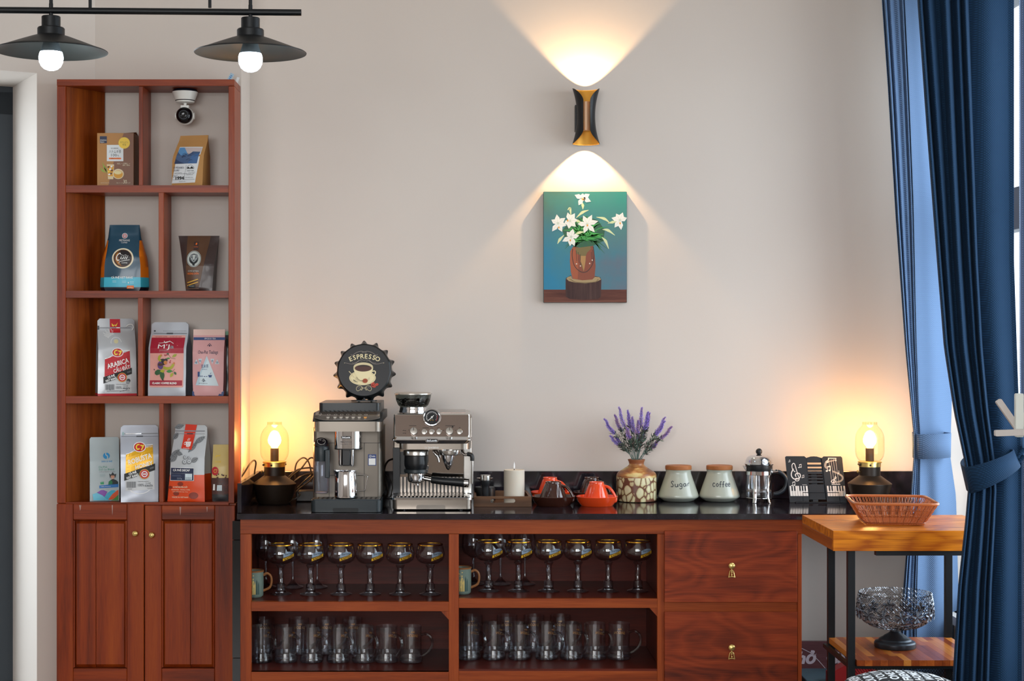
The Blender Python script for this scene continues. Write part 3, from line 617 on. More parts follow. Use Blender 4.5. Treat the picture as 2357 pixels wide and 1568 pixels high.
def petal(x, y, L, w, a, m, l=4): de.poly([(U(x) + L * t * math.cos(a) - w * math.sin(PI * t) * q * math.sin(a), V(y) + L * t * math.sin(a) + w * math.sin(PI * t) * q * math.cos(a)) for q in (1, -1) for t in ([i / 8 for i in range(9)] if q > 0 else [1 - i / 8 for i in range(1, 8)])], m, l)
de.line([tuple(p) for p in curve(A([(379, 831), (374, 827), (375, 821), (379, 818)]), 4)], 5, lime, 4).disc(U(379), V(817.5), 2.5, 2.2, skin, 5, 8)
de.disc(U(383), V(833), 8.5, 7.5, hair, 4, 18).disc(U(390), V(829), 4, 4, hair, 4, 12).disc(U(389), V(834.5), 4.2, 4.6, skin, 5, 14).disc(U(377), V(841), 6.5, 9, purp, 6, 16, .15).disc(U(377.5), V(839), 6, 3.2, brownp, 7, 14)
de.line([tuple(p) for p in curve(A([(384, 845), (392, 848), (402, 846), (408, 838)]), 5)], 6, lime, 5).disc(U(409), V(836), 2.4, 2.6, skin, 6, 8).poly(A([(380, 850), (388, 852), (384, 858), (376, 855)]), lime, 5)
petal(380, 850, 26, 5.5, -1.45, dgreen); petal(379, 852, 17, 6, -2.6, dgreen); petal(370, 864, 12, 4, 1.95, dgreen); de.line(A([(381, 872), (385, 875)]), 2, hair, 5).line(A([(363, 852), (362, 849)]), 2, hair, 5)
petal(404, 822, 13, 3, .55, paint('leaf_lime', '#9aa035')); petal(391, 825, 9, 2, .05, green); petal(397, 816, 6, 2.4, 2.7, dgreen); petal(391, 855, 15, 3.4, .1, green); petal(407, 857, 13, 3, -2.1, lime); petal(409, 855, 9, 2.6, -.95, dgreen)
de.line(A([(394, 815), (402, 824), (412, 826)]), .7, brownp, 4).line(A([(405, 856), (411, 849)]), .7, brownp, 4)
for k in range(12): de.disc(U(386 + 8 * R.random()), V(816 + 4 * R.random()), 1, 1, crim, 5, 6)
for k in range(6): de.disc(U(398 + 3 * R.random()), V(829 + 7 * R.random()), 1.1, 1.1, crim, 5, 6)
for k in range(16): de.rect(U(378 + k * 3.4), V(762.6), U(379.2 + k * 3.4), V(761.6), dgrey, 2, 1, 1)
de.rect(U(355), V(768), U(433), V(767.2), dgrey, 2, 6, 1).rect(U(386), V(769), U(401), V(766.3), dgrey, 3, 2, 1).disc(U(357), V(762), 2.6, 1.8, dgrey, 2, 8)
fin(dm, root)
# black packet behind, pink tea pouch
bf = paint('black_film', '#1b1b20', .3, coat=.3); grn = paint('green_film', '#7fa88a', .3, .3)
packet('tea_packet', 'black packet half hidden behind the pink tea pouch beside the bookcase edge', 490, 2, 5.83, .0, [(0, 74), (140, 72)], 146, [(0, 26), (110, 18), (146, 2)], lambda g, u, v: grn if v > .93 else bf, gus=.1, bulge=1, seed=6)
px0 = 482; pk = paint('pink_film', '#d9a3a4', .45); pk2 = paint('pale_pink_film', '#e6c4ba', .45)
root, dm, de, U, V = packet('tea_packet', 'pink paper tea pouch with a torn top, a navy band and a white triangle', px0, 2, 5.765, -.03, [(0, 68), (30, 71), (150, 73)], 152, [(0, 36), (100, 30), (130, 8), (152, 3)],
    lambda g, u, v: pk2 if v > .9 else pk, gus=.12, bulge=2, crumple=1.3, seed=7)
nb = paint('royal_print', '#22437a'); ice = paint('ice_print', '#cfdfe6')
de.rect(U(446.5), V(782.8), U(519), V(776.6), nb, 2, 8, 1).text('IPPODO TEA', U(485), V(779.7), 3.2, white, 3, 26)
de.line(A([(479.5, 796.5), (484.5, 791), (489.5, 796.5)]), 1.2, navy, 3).rect(U(483.2), V(797.5), U(486), V(794.5), navy, 3, 1, 1)
de.text('One-Pot Teabags', U(482), V(810.5), 8, navy, 3, 46, shear=.15)
de.poly(A([(479, 819), (507, 888), (453.5, 886.5)]), ice, 2).poly(A([(479, 819), (481, 827), (465, 852), (462, 886), (453.5, 886.5)]), paint('ice_shade', '#b6cfdb'), 3)
for (x, dn) in ((455, 0), (464, 1), (492, 1), (503, 0)):
    de.poly(A([(x - 4.5, 826), (x + 4.5, 826), (x, 838)] if dn else [(x - 5, 838), (x + 5, 838), (x, 827)]), ice, 2); de.text('極煎茶袋'[[455, 464, 492, 503].index(x)], U(x), V(831 if dn else 834.5), 4, nb, 3)
de.text('玄米茶', U(475), V(843), 6.5, nb, 4, 17).text('GENMAICHA', U(474), V(850), 1.8, nb, 4, 13)
de.rect(U(458.5), V(867), U(463), V(855.5), nb, 4, 1, 1).rect(U(464.5), V(867), U(466.3), V(864.6), nb, 4, 1, 1).rect(U(468), V(867), U(469.8), V(864.6), nb, 4, 1, 1).rect(U(472.5), V(867), U(476), V(865.6), nb, 4, 1, 1).rect(U(477.5), V(867), U(481), V(865.6), nb, 4, 1, 1)
de.poly(A([(482.5, 863), (491.5, 863), (490, 868.5), (484.5, 868.5)]), nb, 4).line(A([(487, 860.5), (489.5, 858)]), 1, nb, 4).text('0', U(472), V(875), 7.5, navy, 4, 4.5, bold=.02).text('×  min', U(472), V(876), 2.4, navy, 5, 11).text('NET WT 80g (2.8 oz)', U(471), V(882), 1.8, navy, 4, 20)
de.poly(A([(446, 912.5), (446, 899), (450, 902), (450, 907), (454, 912.5)]), nb, 3).poly(A([(505, 912), (508, 906), (513, 907), (513, 903), (519, 899), (517.5, 912)]), nb, 3)
fin(dm, root)
# --- shelf 4
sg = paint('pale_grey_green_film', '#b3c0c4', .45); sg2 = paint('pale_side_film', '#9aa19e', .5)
px0 = 240
root, dm, de, U, V = packet('coffee_packet', 'pale grey coffee bag with coloured hills at its foot and a blue drop emblem', px0, 3, 5.785, .24, [(0, 66), (143, 66)], 144.5, [(0, 50), (90, 40), (125, 8), (144, 2)],
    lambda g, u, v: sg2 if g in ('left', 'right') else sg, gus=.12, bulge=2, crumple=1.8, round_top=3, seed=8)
bl = paint('bright_blue_print', '#2f93cf'); pu = paint('violet_print', '#8a4fb0'); lc = paint('light_cyan_print', '#6cc6e0'); og = paint('orange_red_print', '#de5a2c'); gg = paint('teal_green_print', '#4f9a86')
de.disc(U(244.3), V(1048.5), 7.6, 7, bl, 2, 20).line([tuple(p) for p in curve(A([(243, 1041), (243, 1046), (247, 1050), (246, 1056)]), 5)], 2.4, sg, 3).text('SHIN CÀ PHÊ', U(245), V(1061), 3.6, bl, 2, 24, bold=.01)
de.text('Cà Phê', U(236), V(1073.5), 4.4, gg, 2, 19).text('Son La Blend', U(244), V(1079), 4.4, gg, 2, 34).text('SON LA BLEND COFFEE', U(246), V(1084.5), 2.6, grey, 2, 36).line([(U(234.2), V(1077.2)), (U(235), V(1076.6)), (U(234.8), V(1075.6))], .6, gg, 2).line([(U(232.6), V(1083.6)), (U(233.2), V(1083)), (U(233), V(1082.4))], .4, grey, 2)
thin_lines(de, U(229), U(243), V(1090), 4, 1.9, paint('faint_print', '#8fa9ae'), .5, 2)
de.poly(A([(230.5, 1113), (230.5, 1107), (233, 1109), (234, 1105.5), (236, 1109), (238, 1105.5), (238.5, 1113)]), paint('fresh_green', '#2f9e68'), 2)
de.poly(A([(228, 1122), (228, 1115.5), (271, 1112.5), (271, 1120)]), paint('cobalt_print', '#2e7ac2'), 2).text('100% ARABICA', U(243), V(1118), 1.8, white, 3, 22)
jk = paint('jacket_green', '#177a4c'); sk = paint('skin_print', '#c98f72')
de.poly(A([(248, 1114), (249, 1107), (254, 1103), (259, 1101), (266, 1104), (270, 1108), (270, 1113)]), paint('dark_jacket', '#1c2a2a'), 3).poly(A([(248, 1114), (249, 1107), (254, 1103), (258, 1108), (257, 1113)]), jk, 4).disc(U(258), V(1096), 4.3, 5.6, sk, 5, 14).poly(A([(250, 1088.5), (254, 1091), (258, 1085.5), (262, 1091), (266, 1089), (264, 1099), (262, 1093), (254, 1093), (252.5, 1100)]), dkk, 6).line(A([(256, 1098.5), (258, 1099.5), (260, 1098.5)]), .7, white, 6)
de.poly(A([(222, 1132), (232, 1126), (238, 1126), (246, 1130), (241, 1140), (232, 1146)]), pu, 2).poly(A([(236, 1146), (246, 1133), (255, 1127), (262, 1127), (266, 1131), (254, 1149)]), paint('sky_print', '#45b3cf'), 3)
de.poly(A([(247, 1149), (257, 1136), (266, 1129), (271, 1126), (271, 1136), (262, 1147)]), og, 4).poly(A([(254, 1150), (262, 1145), (271, 1137), (271, 1150)]), green, 5).poly(A([(215, 1149), (213, 1135), (223, 1132), (235, 1138), (245, 1147), (254, 1150)]), lc, 6)
fin(dm, root)
px0 = 321
root, dm, de, U, V = packet('coffee_packet', 'tall silver coffee bag with a slanted yellow label, topmost seam plain', px0, 3, 5.75, .2, [(0, 84), (150, 86), (174, 84)], 174.5, [(0, 60), (110, 52), (148, 9), (174, 2)],
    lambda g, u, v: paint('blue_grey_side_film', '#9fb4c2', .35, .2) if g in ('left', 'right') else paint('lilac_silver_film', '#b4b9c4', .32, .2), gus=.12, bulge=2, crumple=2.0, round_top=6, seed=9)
X, Y, Q = cat_label(de, U, V, A, 322, 1020, .99, '', paint('amber_yellow', '#e2ab1c', .3, .2), paint('amber_dark', '#b98212'), 'ROBUSTA', 'HONEY', 'HONEY', 'ROBUSTA')
de.text('VIỆT NAM', X(21), Y(8), 3, white, 6, 14 * .99, rot=.1).line([tuple(p) for p in curve(Q([(-22, 108), (-10, 114), (0, 115), (12, 113), (22, 107)]), 5)], 1.4, white, 1)
de.rect(U(287), V(999.5), U(363), V(996.8), grey, 2, 8, 1).rect(U(289), V(998.8), U(325), V(997.2), paint('foil_flash', '#dfe3ea', .15, .8), 3, 5, 1).disc(U(284), V(998), 2.6, 4.5, paint('notch_green', '#93aeb2'), 3, 10).rect(U(280), V(1004.6), U(363), V(1003.8), dgrey, 2, 8, 1).rect(U(314), V(1005.4), U(329), V(1002.8), dgrey, 3, 2, 1)
fin(dm, root)
# decaf bag
px0 = 437; orf = paint('orange_red_film', '#e04a14', .36); fl = paint('white_leaf_film', '#c3c8cc', .4)
root, dm, de, U, V = packet('coffee_packet', 'white and orange coffee bag with grey leaf drawings and a red ribbon down its top', px0, 3, 5.765, -.13, [(0, 88), (70, 80), (140, 78), (173, 74)], 173.5, [(0, 60), (100, 50), (148, 9), (173, 2)],
    lambda g, u, v: orf if v < .365 else fl, gus=.14, bulge=3, crumple=2.8, round_top=5, shift=[(0, 0), (173, 4)], seed=10)
lg = paint('leaf_grey', '#84898d'); lg2 = paint('leaf_dark_grey', '#54585c')
def leaf(x, y, L, w, a, m=lg):
    petal(x, y, L, w, a, m, 2)
    for t in (.25, .45, .65, .82):
        for q in (-1, 1): de.line([(U(x) + L * t * math.cos(a), V(y) + L * t * math.sin(a)), (U(x) + L * (t + .1) * math.cos(a) - q * w * .75 * math.sin(a), V(y) + L * (t + .1) * math.sin(a) + q * w * .75 * math.cos(a))], .5, lg2, 3)
    de.line([(U(x), V(y)), (U(x) + L * math.cos(a), V(y) + L * math.sin(a))], .7, lg2, 3)
for q in ((399, 1012, 20, 6, .9), (398, 1054, 30, 7, .75), (440, 1040, 30, 6, .9), (452, 1020, 28, 6, .6), (447, 1062, 20, 6, .5), (416, 1048, 22, 6, -2.5), (428, 1045, 18, 5, 2.9), (401, 985, 24, 6, .25)): leaf(*q)
for (x, y, r) in ((434.5, 1051, 5), (444, 1052, 4), (433, 1062, 5.5), (443.5, 1061, 6)): de.disc(U(x), V(y), r, r, lg, 4, 16).disc(U(x + 1), V(y - 1), r * .7, r * .7, fl, 5, 14).disc(U(x + 1), V(y - 1), r * .22, r * .22, lg2, 6, 8)
rb = paint('ribbon_red', '#d8361c')
de.quad(A([(423, 1031), (447, 1034), (455, 978), (428, 976.5)]), rb, 5, 5, 8).text('Honeycoffee', U(435), V(1030.5), 2.6, white, 6, 14)
de.poly(A([(431.5, 1016), (444.5, 1016), (443, 1026), (440, 1027.5), (434, 1027.5)]), white, 6).ring(U(430.5), V(1020), 2.6, 3.4, .9, white, 6, 14).disc(U(436), V(1020), .8, 1, rb, 7, 6).disc(U(440), V(1020), .8, 1, rb, 7, 6).line(A([(435, 1023), (438, 1024.6), (441, 1023)]), .7, rb, 7)
for k in (0, 3): de.line([tuple(p) for p in curve(A([(436.5 + k, 1014.5), (435.5 + k, 1012), (437.5 + k, 1010), (437 + k, 1008)]), 3)], .9, white, 6)
de.rect(U(404), V(993), U(474), V(990.5), grey, 6, 8, 1).rect(U(404), V(998.6), U(474), V(997.4), grey, 6, 8, 1).rect(U(433), V(999.3), U(447), V(996.8), dgrey, 7, 2, 1)
de.quad(A([(399.5, 1104.5), (456, 1104.5), (456, 1075), (400, 1074)]), white, 4, 8, 4).quad(A([(400.5, 1103.5), (455, 1103.5), (455, 1076), (401, 1075)]), navy, 5, 8, 4)
de.text('CÀ PHÊ DECAF', U(426), V(1080.5), 4.4, white, 6, 40, bold=.03).rect(U(402), V(1088), U(453), V(1087.5), grey, 6, 4, 1).rect(U(435.5), V(1102), U(452), V(1088.5), ice, 6, 3, 2).text('CÀ PHÊ SẠCH', U(444), V(1097.5), 2, navy, 7, 14).text('100% ARABICA', U(444), V(1100.5), 1.8, navy, 7, 14)
thin_lines(de, U(404), U(432), V(1092), 2, 2.2, paint('dim_lines', '#6a7590'), .6, 6); de.text('227g', U(422), V(1099), 3.5, paint('dim_grey', '#9aa3b5'), 6, 12)
dor = paint('burnt_orange_print', '#8c2c12')
for (x, y, r) in ((414, 1134, 7), (424, 1112, 7), (455, 1138, 11), (400, 1120, 5)): de.disc(U(x), V(y), r, r * .7, dor, 2, 16)
de.text('CÀ PHÊ NGUYÊN CHẤT', U(424), V(1119), 3.2, cream, 4, 35, bold=.02).text('NGUYÊN BẢN - ORIGINAL COFFEE', U(425), V(1125), 2.6, cream, 4, 44).text('KHỐI LƯỢNG TỊNH: 500g / 17.6 oz', U(424), V(1129.6), 2, cream, 4, 36).text('MADE IN VIETNAM', U(424), V(1142), 3, cream, 4, 38)
fin(dm, root)
# yellow packet cut by the bookcase side
px0 = 511; ye = paint('pale_yellow_film', '#d9c17c', .35); cf = paint('coffee_bean_film', '#4a2620', .35)
root, dm, de, U, V = packet('coffee_packet', 'pale yellow and brown coffee packet half hidden by the bookcase side board', px0, 3, 5.775, .05, [(0, 40), (30, 44), (126, 40)], 128, [(0, 40), (80, 34), (112, 8), (128, 2)],
    lambda g, u, v: bf if v < .12 else cf if v < .42 else ye, gus=.1, bulge=3, crumple=2, seed=11)
de.line(A([(497.5, 1052), (500, 1048), (505, 1049), (508, 1047)]), 2, yel, 3).text('CÀ PHÊ', U(503), V(1062), 4, yel, 3, 14).disc(U(497), V(1083), 8, 10, red, 3, 18).text('C7', U(498), V(1083), 8, yel, 4, 8)
de.quad(A([(492, 1127), (497, 1127), (497, 1113), (493, 1113)]), white, 3, 1, 1).quad(A([(501, 1128), (513, 1128), (513, 1115), (502, 1115)]), ice, 3, 2, 2)
for k in range(40): de.disc(U(497 + 29 * R.random()), V(1090 + 48 * R.random()), 2.2, 1.5, (brownp, paint('bean_red', '#5e2c22'))[k % 2], 2, 8, R.random() * 3)
fin(dm, root)
# ================================================================ counter and sideboard
def granite_mat():
    m, t, b = newmat('black_granite'); N = t.nodes; L = t.links.new; tc = N.new('ShaderNodeTexCoord')
    v = N.new('ShaderNodeTexVoronoi'); v.inputs['Scale'].default_value = 190; n = N.new('ShaderNodeTexNoise'); n.inputs['Scale'].default_value = 30; n.inputs['Detail'].default_value = 4
    L(tc.outputs['Object'], v.inputs['Vector']); L(tc.outputs['Object'], n.inputs['Vector'])
    lt = N.new('ShaderNodeMath'); lt.operation = 'LESS_THAN'; lt.inputs[1].default_value = .13; L(v.outputs['Distance'], lt.inputs[0])
    r2 = N.new('ShaderNodeMath'); r2.operation = 'GREATER_THAN'; r2.inputs[1].default_value = .55; L(v.outputs['Color'], r2.inputs[0])
    mu = N.new('ShaderNodeMath'); mu.operation = 'MULTIPLY'; L(lt.outputs[0], mu.inputs[0]); L(r2.outputs[0], mu.inputs[1])
    rp = ramp(N, [(.35, '#0d0d11'), (.7, '#26212c')]); L(n.outputs['Fac'], rp.inputs[0])
    mx = N.new('ShaderNodeMix'); mx.data_type = 'RGBA'; L(mu.outputs[0], mx.inputs[0]); L(rp.outputs[0], mx.inputs[6]); mx.inputs[7].default_value = lin('#5f5868')
    L(mx.outputs[2], b.inputs['Base Color']); b.inputs['Roughness'].default_value = .11; b.inputs['Specular IOR Level'].default_value = .7; return m
granite = granite_mat()
DF = 5.55; XL = WX(545, DF); XRC = 1.49
ct = thing('countertop', 'polished black granite worktop with a low back upstand, under the coffee machines', 'countertop', (0, DF, CT))
MB().prism([(XL, 0), (XRC, 0), (XRC, 5.99 - DF), (1.66, 5.99 - DF), (1.66, 6.098 - DF), (XL, 6.098 - DF)], -.019, 0, granite, 'z').build('slab', ct, False, .002)
MB().box(XL, 1.66, 6.078 - DF, 6.098 - DF, .0005, .0985, granite).build('backsplash', ct, False, .0015)
MB().box(XL, XL + .0135, .012, 6.077 - DF, .0005, .0985, granite).build('side_upstand', ct, False, .0015)
# narrow black tiled end panel below
tl = mat('black_tile', '#0d0d10', .15)
ep = thing('tiled_end_panel', 'narrow black tiled panel filling the gap between the bookcase doors and the sideboard', 'panel', (0, 5.60, 0))
for (a, b) in ((1197, 1242.5), (1244, 1514.5), (1516, 1755)): MB().box(XL - .021, XL + .0085, 0, .3, WZ(b, 5.6), WZ(a, 5.6) - (.004 if a == 1197 else 0), tl).build('tile', ep, False)
DS = 5.57
swh = wood('sideboard_horizontal', '#5a1e08', '#883910', '#a34e1e', 'x', .4); swv = wood('sideboard_vertical', '#5a1e08', '#8c3b12', '#a85020', 'z', .4)
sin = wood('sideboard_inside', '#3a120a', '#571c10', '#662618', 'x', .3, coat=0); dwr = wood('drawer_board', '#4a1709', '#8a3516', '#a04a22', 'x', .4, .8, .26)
sb = thing('sideboard', 'long mahogany sideboard under the granite worktop, two open bays of glasses and two drawers', 'sideboard', (0, DS, 0))
def sbx(name, px0, px1, py0, py1, y0, y1, m, bevel=.0012): return MB().box(WX(px0, DS), WX(px1, DS), y0, y1, WZ(py1, DS), WZ(py0, DS), m).build(name, sb, False, bevel)
yb = 5.985 - DS; ZT = CT - .0195
def topz(px0, px1, py1, y0, y1, m, name): MB().box(WX(px0, DS), WX(px1, DS), y0, y1, WZ(py1, DS), ZT, m).build(name, sb, False, .0012)
topz(553, 1860, 1229.5, 0, .022, swh, 'top_rail')
for (a, b) in ((553, 578), (1033, 1056), (1513, 1529)): sbx('stile', a, b, 1229.8, 1740, 0, .022, swv)
sbx('stile', 1836, 1845.5, 1229.8, 1740, 0, .022, swv)
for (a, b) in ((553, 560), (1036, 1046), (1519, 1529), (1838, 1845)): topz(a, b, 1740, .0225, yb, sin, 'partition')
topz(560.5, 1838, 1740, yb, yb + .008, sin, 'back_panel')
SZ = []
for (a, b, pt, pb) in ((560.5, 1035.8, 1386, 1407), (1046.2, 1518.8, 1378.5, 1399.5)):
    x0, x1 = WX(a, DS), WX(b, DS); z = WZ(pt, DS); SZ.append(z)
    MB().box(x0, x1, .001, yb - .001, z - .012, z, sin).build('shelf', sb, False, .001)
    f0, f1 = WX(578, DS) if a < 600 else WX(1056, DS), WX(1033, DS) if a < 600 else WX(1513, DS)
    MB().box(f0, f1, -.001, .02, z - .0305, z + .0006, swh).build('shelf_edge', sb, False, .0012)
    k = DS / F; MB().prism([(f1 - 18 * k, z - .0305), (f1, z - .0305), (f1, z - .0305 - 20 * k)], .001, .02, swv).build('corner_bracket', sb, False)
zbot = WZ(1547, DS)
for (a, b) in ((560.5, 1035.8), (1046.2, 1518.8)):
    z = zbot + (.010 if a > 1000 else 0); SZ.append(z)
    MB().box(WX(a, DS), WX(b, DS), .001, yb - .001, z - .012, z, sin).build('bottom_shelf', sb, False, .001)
sbx('bottom_rail', 578, 1033, 1547, 1600, 0, .02, swh); sbx('bottom_rail', 1056, 1513, 1545, 1600, 0, .02, swh)
sbx('drawer_rail', 1529, 1836, 1386, 1410, .003, .022, swh)
sbx('kickboard', 578, 1836, 1735, 1768, .05, .07, swh)
def pull(d, px, py, dd):
    k = dd / F; x, z = WX(px, dd), WZ(py, dd); m = MB(k)
    m.lathe([(.1, -9), (4, -8.5), (7, -6.5), (7.6, -4.5), (6, -3), (3, -2), (4.5, 0)], gold, 20, axis='y'); m.lathe([(.1, -9.9), (1.5, -9.6), (1.6, -8.8)], gold, 10, axis='y')
    o = m.build('handle_rose', d, loc=(x, dd - DS, z))
    m = MB(k); P = lambda a, b: (a, -4.5, b)
    m.tube([P(0, -6), P(0, -10), P(-3.5, -12), P(-5.2, -18), P(-6.8, -27)], 1.15, gold, 6).tube([P(0, -10), P(3.5, -12), P(5.2, -18), P(6.8, -27)], 1.15, gold, 6).tube([P(-7.2, -26.6), P(-3, -25.4), P(3, -25.4), P(7.2, -26.6)], 1.2, gold, 6).tube([P(0, -10), P(0, -25)], [1.0] * 2, gold, 6)
    m.sphere(P(0, -15), 1.7, gold, 8, 6).sphere(P(0, -21.5), 1.9, gold, 8, 6); m.build('drop_pull', d, loc=(x, dd - DS, z))
for (a, b, py) in ((1223, 1387, 1302), (1409, 1600, 1490)):
    dd = DS - .012
    d = MB().box(WX(1529.5, dd), WX(1835.5, dd), dd - DS, -.0005, WZ(b, dd), WZ(a, dd), dwr).build('drawer', sb, False, .0015); pull(d, 1683.5, py, dd)
d = MB().box(WX(1529.5, dd), WX(1835.5, dd), dd - DS, -.0005, WZ(1735, dd), WZ(1615, dd), dwr).build('drawer', sb, False, .0015)

# ================================================================ glasses in the sideboard
glass = mat('clear_glass', '#ffffff', .0, 0, trans=1, ior=1.45); wallglass = thin_glass('thin_clear_glass', (.95, .955, .97), 1.15, .02)
sglass = thin_glass('solid_glass', (.80, .82, .86), 2.2, .03)
goldrim = mat('gold_rim', '#e0a838', .18, 1); klabel = mat('yellow_banner', '#e3b22a', .45); kblue = mat('pale_crest_blue', '#8fa3b8', .4)
def goblet(name, label, group):
    root = thing(name, label, 'glass', group=group); s = 5.73 / F
    bowl = [(10, 70), (22, 73), (30, 79), (33.5, 87), (34, 94), (32, 103), (29, 115)]
    m = MB(s); m.lathe([(.1, 69)] + bowl + [(28, 115)] + [(r - 1.1, z + (.6 if z < 80 else 0)) for r, z in bowl[::-1]] + [(.1, 71)], wallglass, 32); m.build('bowl', root)
    MB(s).lathe([(28.2, 114), (29.5, 114), (29.4, 116), (28.2, 116), (28.2, 114)], goldrim, 32).build('gilt_rim', root)
    m = MB(s); m.lathe([(.1, 68.8), (9.6, 68.8), (11, 66), (9, 63), (8.2, 61), (7, 59), (7, 27), (7.5, 26)], sglass, 8)
    m.lathe([(7.5, 26), (10.5, 24), (11.2, 12), (10.5, 8)], sglass, 8); m.lathe([(10.5, 8), (14, 5), (22, 2.5), (25.2, 1.4), (25, .2), (.1, .2)], sglass, 28); m.build('stem', root, ang=50)
    m = MB(s); de = Dec(m, around(prof_r([(34, 94), (33.9, 90), (33.2, 86), (31, 80)] [::-1] + bowl[4:]), (0, 0)), .25, 8); kd = mat('crest_dark', '#2a3440', .5)
    de.quad([(3, 80), (33, 89), (34, 96.5), (3, 86)], klabel, 2, 10, 2).text('KASTEEL', 19, 87.6, 5.6, brownp, 3, 25, rot=.30, bold=.03)
    de.poly([(4, 88), (4, 96), (9, 99), (18, 101), (29, 100), (32, 97), (18, 92)], kblue, 1).text('Barista', 18, 97, 5, kd, 2, 20, rot=.1)
    m.build('printed_crest', root, False); return root
def place(o, px, d, z, rz=0): o.location = (WX(px, d), d, z + .0006); o.rotation_euler = (0, 0, rz); return o
first = None; ords = ['first', 'second', 'third', 'fourth', 'fifth', 'last']
for bay, (xs, nm) in enumerate((((646.5, 715.5, 785, 852, 921, 990), 'bay nearest the bookcase'), ((1125, 1194, 1263, 1330.5, 1400, 1468), 'bay beside the drawers'))):
    for i, px in enumerate(xs):
        lb = 'gold-rimmed goblet with yellow crest, %s in the row, %s' % (ords[i], nm)
        if first is None: o = first = goblet('beer_goblet', lb, 'gold-rimmed goblets in the sideboard')
        else: o = dup(first); o['label'] = lb
        place(o, px, 5.735, SZ[bay], [.15, .05, -.12, .06, -.1, .02][i])
def wine(label):
    root = thing('wine_glass', label, 'glass', group='wine glasses at the back of the sideboard'); s = 5.9 / F
    MB(s).lathe([(.1, 60), (8, 62), (22, 72), (27, 86), (26, 104), (21, 128), (20, 128), (25, 104), (26, 86), (21, 73), (8, 63.5), (.1, 61.5)], wallglass, 28).build('bowl', root)
    MB(s).lathe([(.1, 60.5), (4, 60), (3, 54), (2.6, 26), (3.4, 18), (6, 12), (14, 5), (24, 2), (24.5, 1), (24, .2), (.1, .2)], sglass, 24).build('stem', root); return root
first = None
for bay, xs in enumerate(((612, 674, 730), (1090, 1152, 1208))):
    for i, px in enumerate(xs):
        lb = 'thin-stemmed wine glass behind the goblets, %s of three in the %s' % (('first', 'middle', 'last')[i], ('bay nearest the bookcase', 'bay beside the drawers')[bay])
        if first is None: o = first = wine(lb)
        else: o = dup(first); o['label'] = lb
        place(o, px, 5.90, SZ[bay])
ceram = mat('celadon_glaze', '#73847a', .2, coat=.4); brim = mat('brown_glaze_rim', '#8a5a34', .3)
def crock(label):
    root = thing('ceramic_mug', label, 'mug', group='ceramic mugs in the sideboard'); s = 5.68 / F
    prof = [(.1, 0), (20, 0), (22, 2), (23.5, 4), (24, 30), (24, 58), (24.5, 61), (23, 62), (21.5, 60), (21.5, 5), (.1, 4)]
    MB(s).lathe(prof, ceram, 32, mf=lambda i: brim if i in (5, 6, 7) else ceram).build('body', root)
    MB(s).tube(curve([(23, 0, 50), (32, 0, 54), (40, 0, 48), (42, 0, 36), (38, 0, 22), (23, 0, 14)], 6), [3] * 8 + [2.6] * 16 + [3] * 7, brim, 8).build('handle', root)
    m = MB(s); de = Dec(m, around(24), .3, 6); gp = mat('gilt_print', '#d9c27a', .3, .6); tp = mat('dark_green_glaze', '#2f4a44', .4)
    for k in range(5): x = -4 + k * 4.4; de.poly([(x, 8), (x + 3.4, 8), (x + 3.4, 30 + 6 * (k % 2)), (x + 1.7, 38 + 5 * (k % 2)), (x, 30 + 6 * (k % 2))], tp if k > 2 else gp, 1)
    for k in range(30): de.rect(-14 + 22 * R.random(), 40 + 12 * R.random(), -13 + 22 * R.random(), 41 + 12 * R.random(), gp, 1, 1, 1) if k < 0 else de.disc(-14 + 18 * R.random(), 10 + 42 * R.random(), 1.6, 1.2, gp, 2, 6)
    m.build('printed_scene', root, False); return root
a = crock('celadon ceramic mug with gilt print in the bay nearest the bookcase'); place(a, 583, 5.68, SZ[0])
b = dup(a); b['label'] = 'celadon ceramic mug with gilt print in the bay beside the drawers'; place(b, 1061, 5.68, SZ[1])
def beermug(label):
    root = thing('glass_mug', label, 'mug', group='glass beer mugs on the bottom shelves'); s = 5.745 / F
    out = [(26.5, 2), (27.5, 6), (26.5, 12), (25, 16), (24.6, 40), (24.8, 82)]
    MB(s).lathe([(.1, .2), (25, .2)] + out + [(23.4, 83)] + [(23.2, 40), (23.4, 17), (22, 14), (.1, 13)], glass if 0 else wallglass, 32).build('body', root)
    MB(s).lathe([(.1, .6), (24.8, .6), (26, 3), (25.8, 9), (22.5, 13), (.1, 12.4)], sglass, 28).build('thick_base', root)
    MB(s).tube(curve([(24, 0, 62), (34, 0, 65), (46, 0, 58), (50, 0, 44), (45, 0, 30), (36, 0, 20), (26, 0, 14)], 5), 3.2, sglass, 8).build('handle', root)
    m = MB(s); de = Dec(m, around(23.0), -.3); cp = mat('copper_print', '#c98a4a', .3, .5)
    f0 = de.fm; de.fm = lambda u, v, o: (lambda p: (-p[0] * 1, -p[1], p[2]))(f0(u, v, o))
    de.text('SAIGON', 0, 56, 6, cp, 1, 26, bold=.02).text('BIA', 0, 64, 4, cp, 1, 9, bold=.02); m.build('gilt_lettering', root, False); return root
first = None; ordm = ['first', 'second', 'third', 'fourth', 'fifth', 'sixth', 'last']
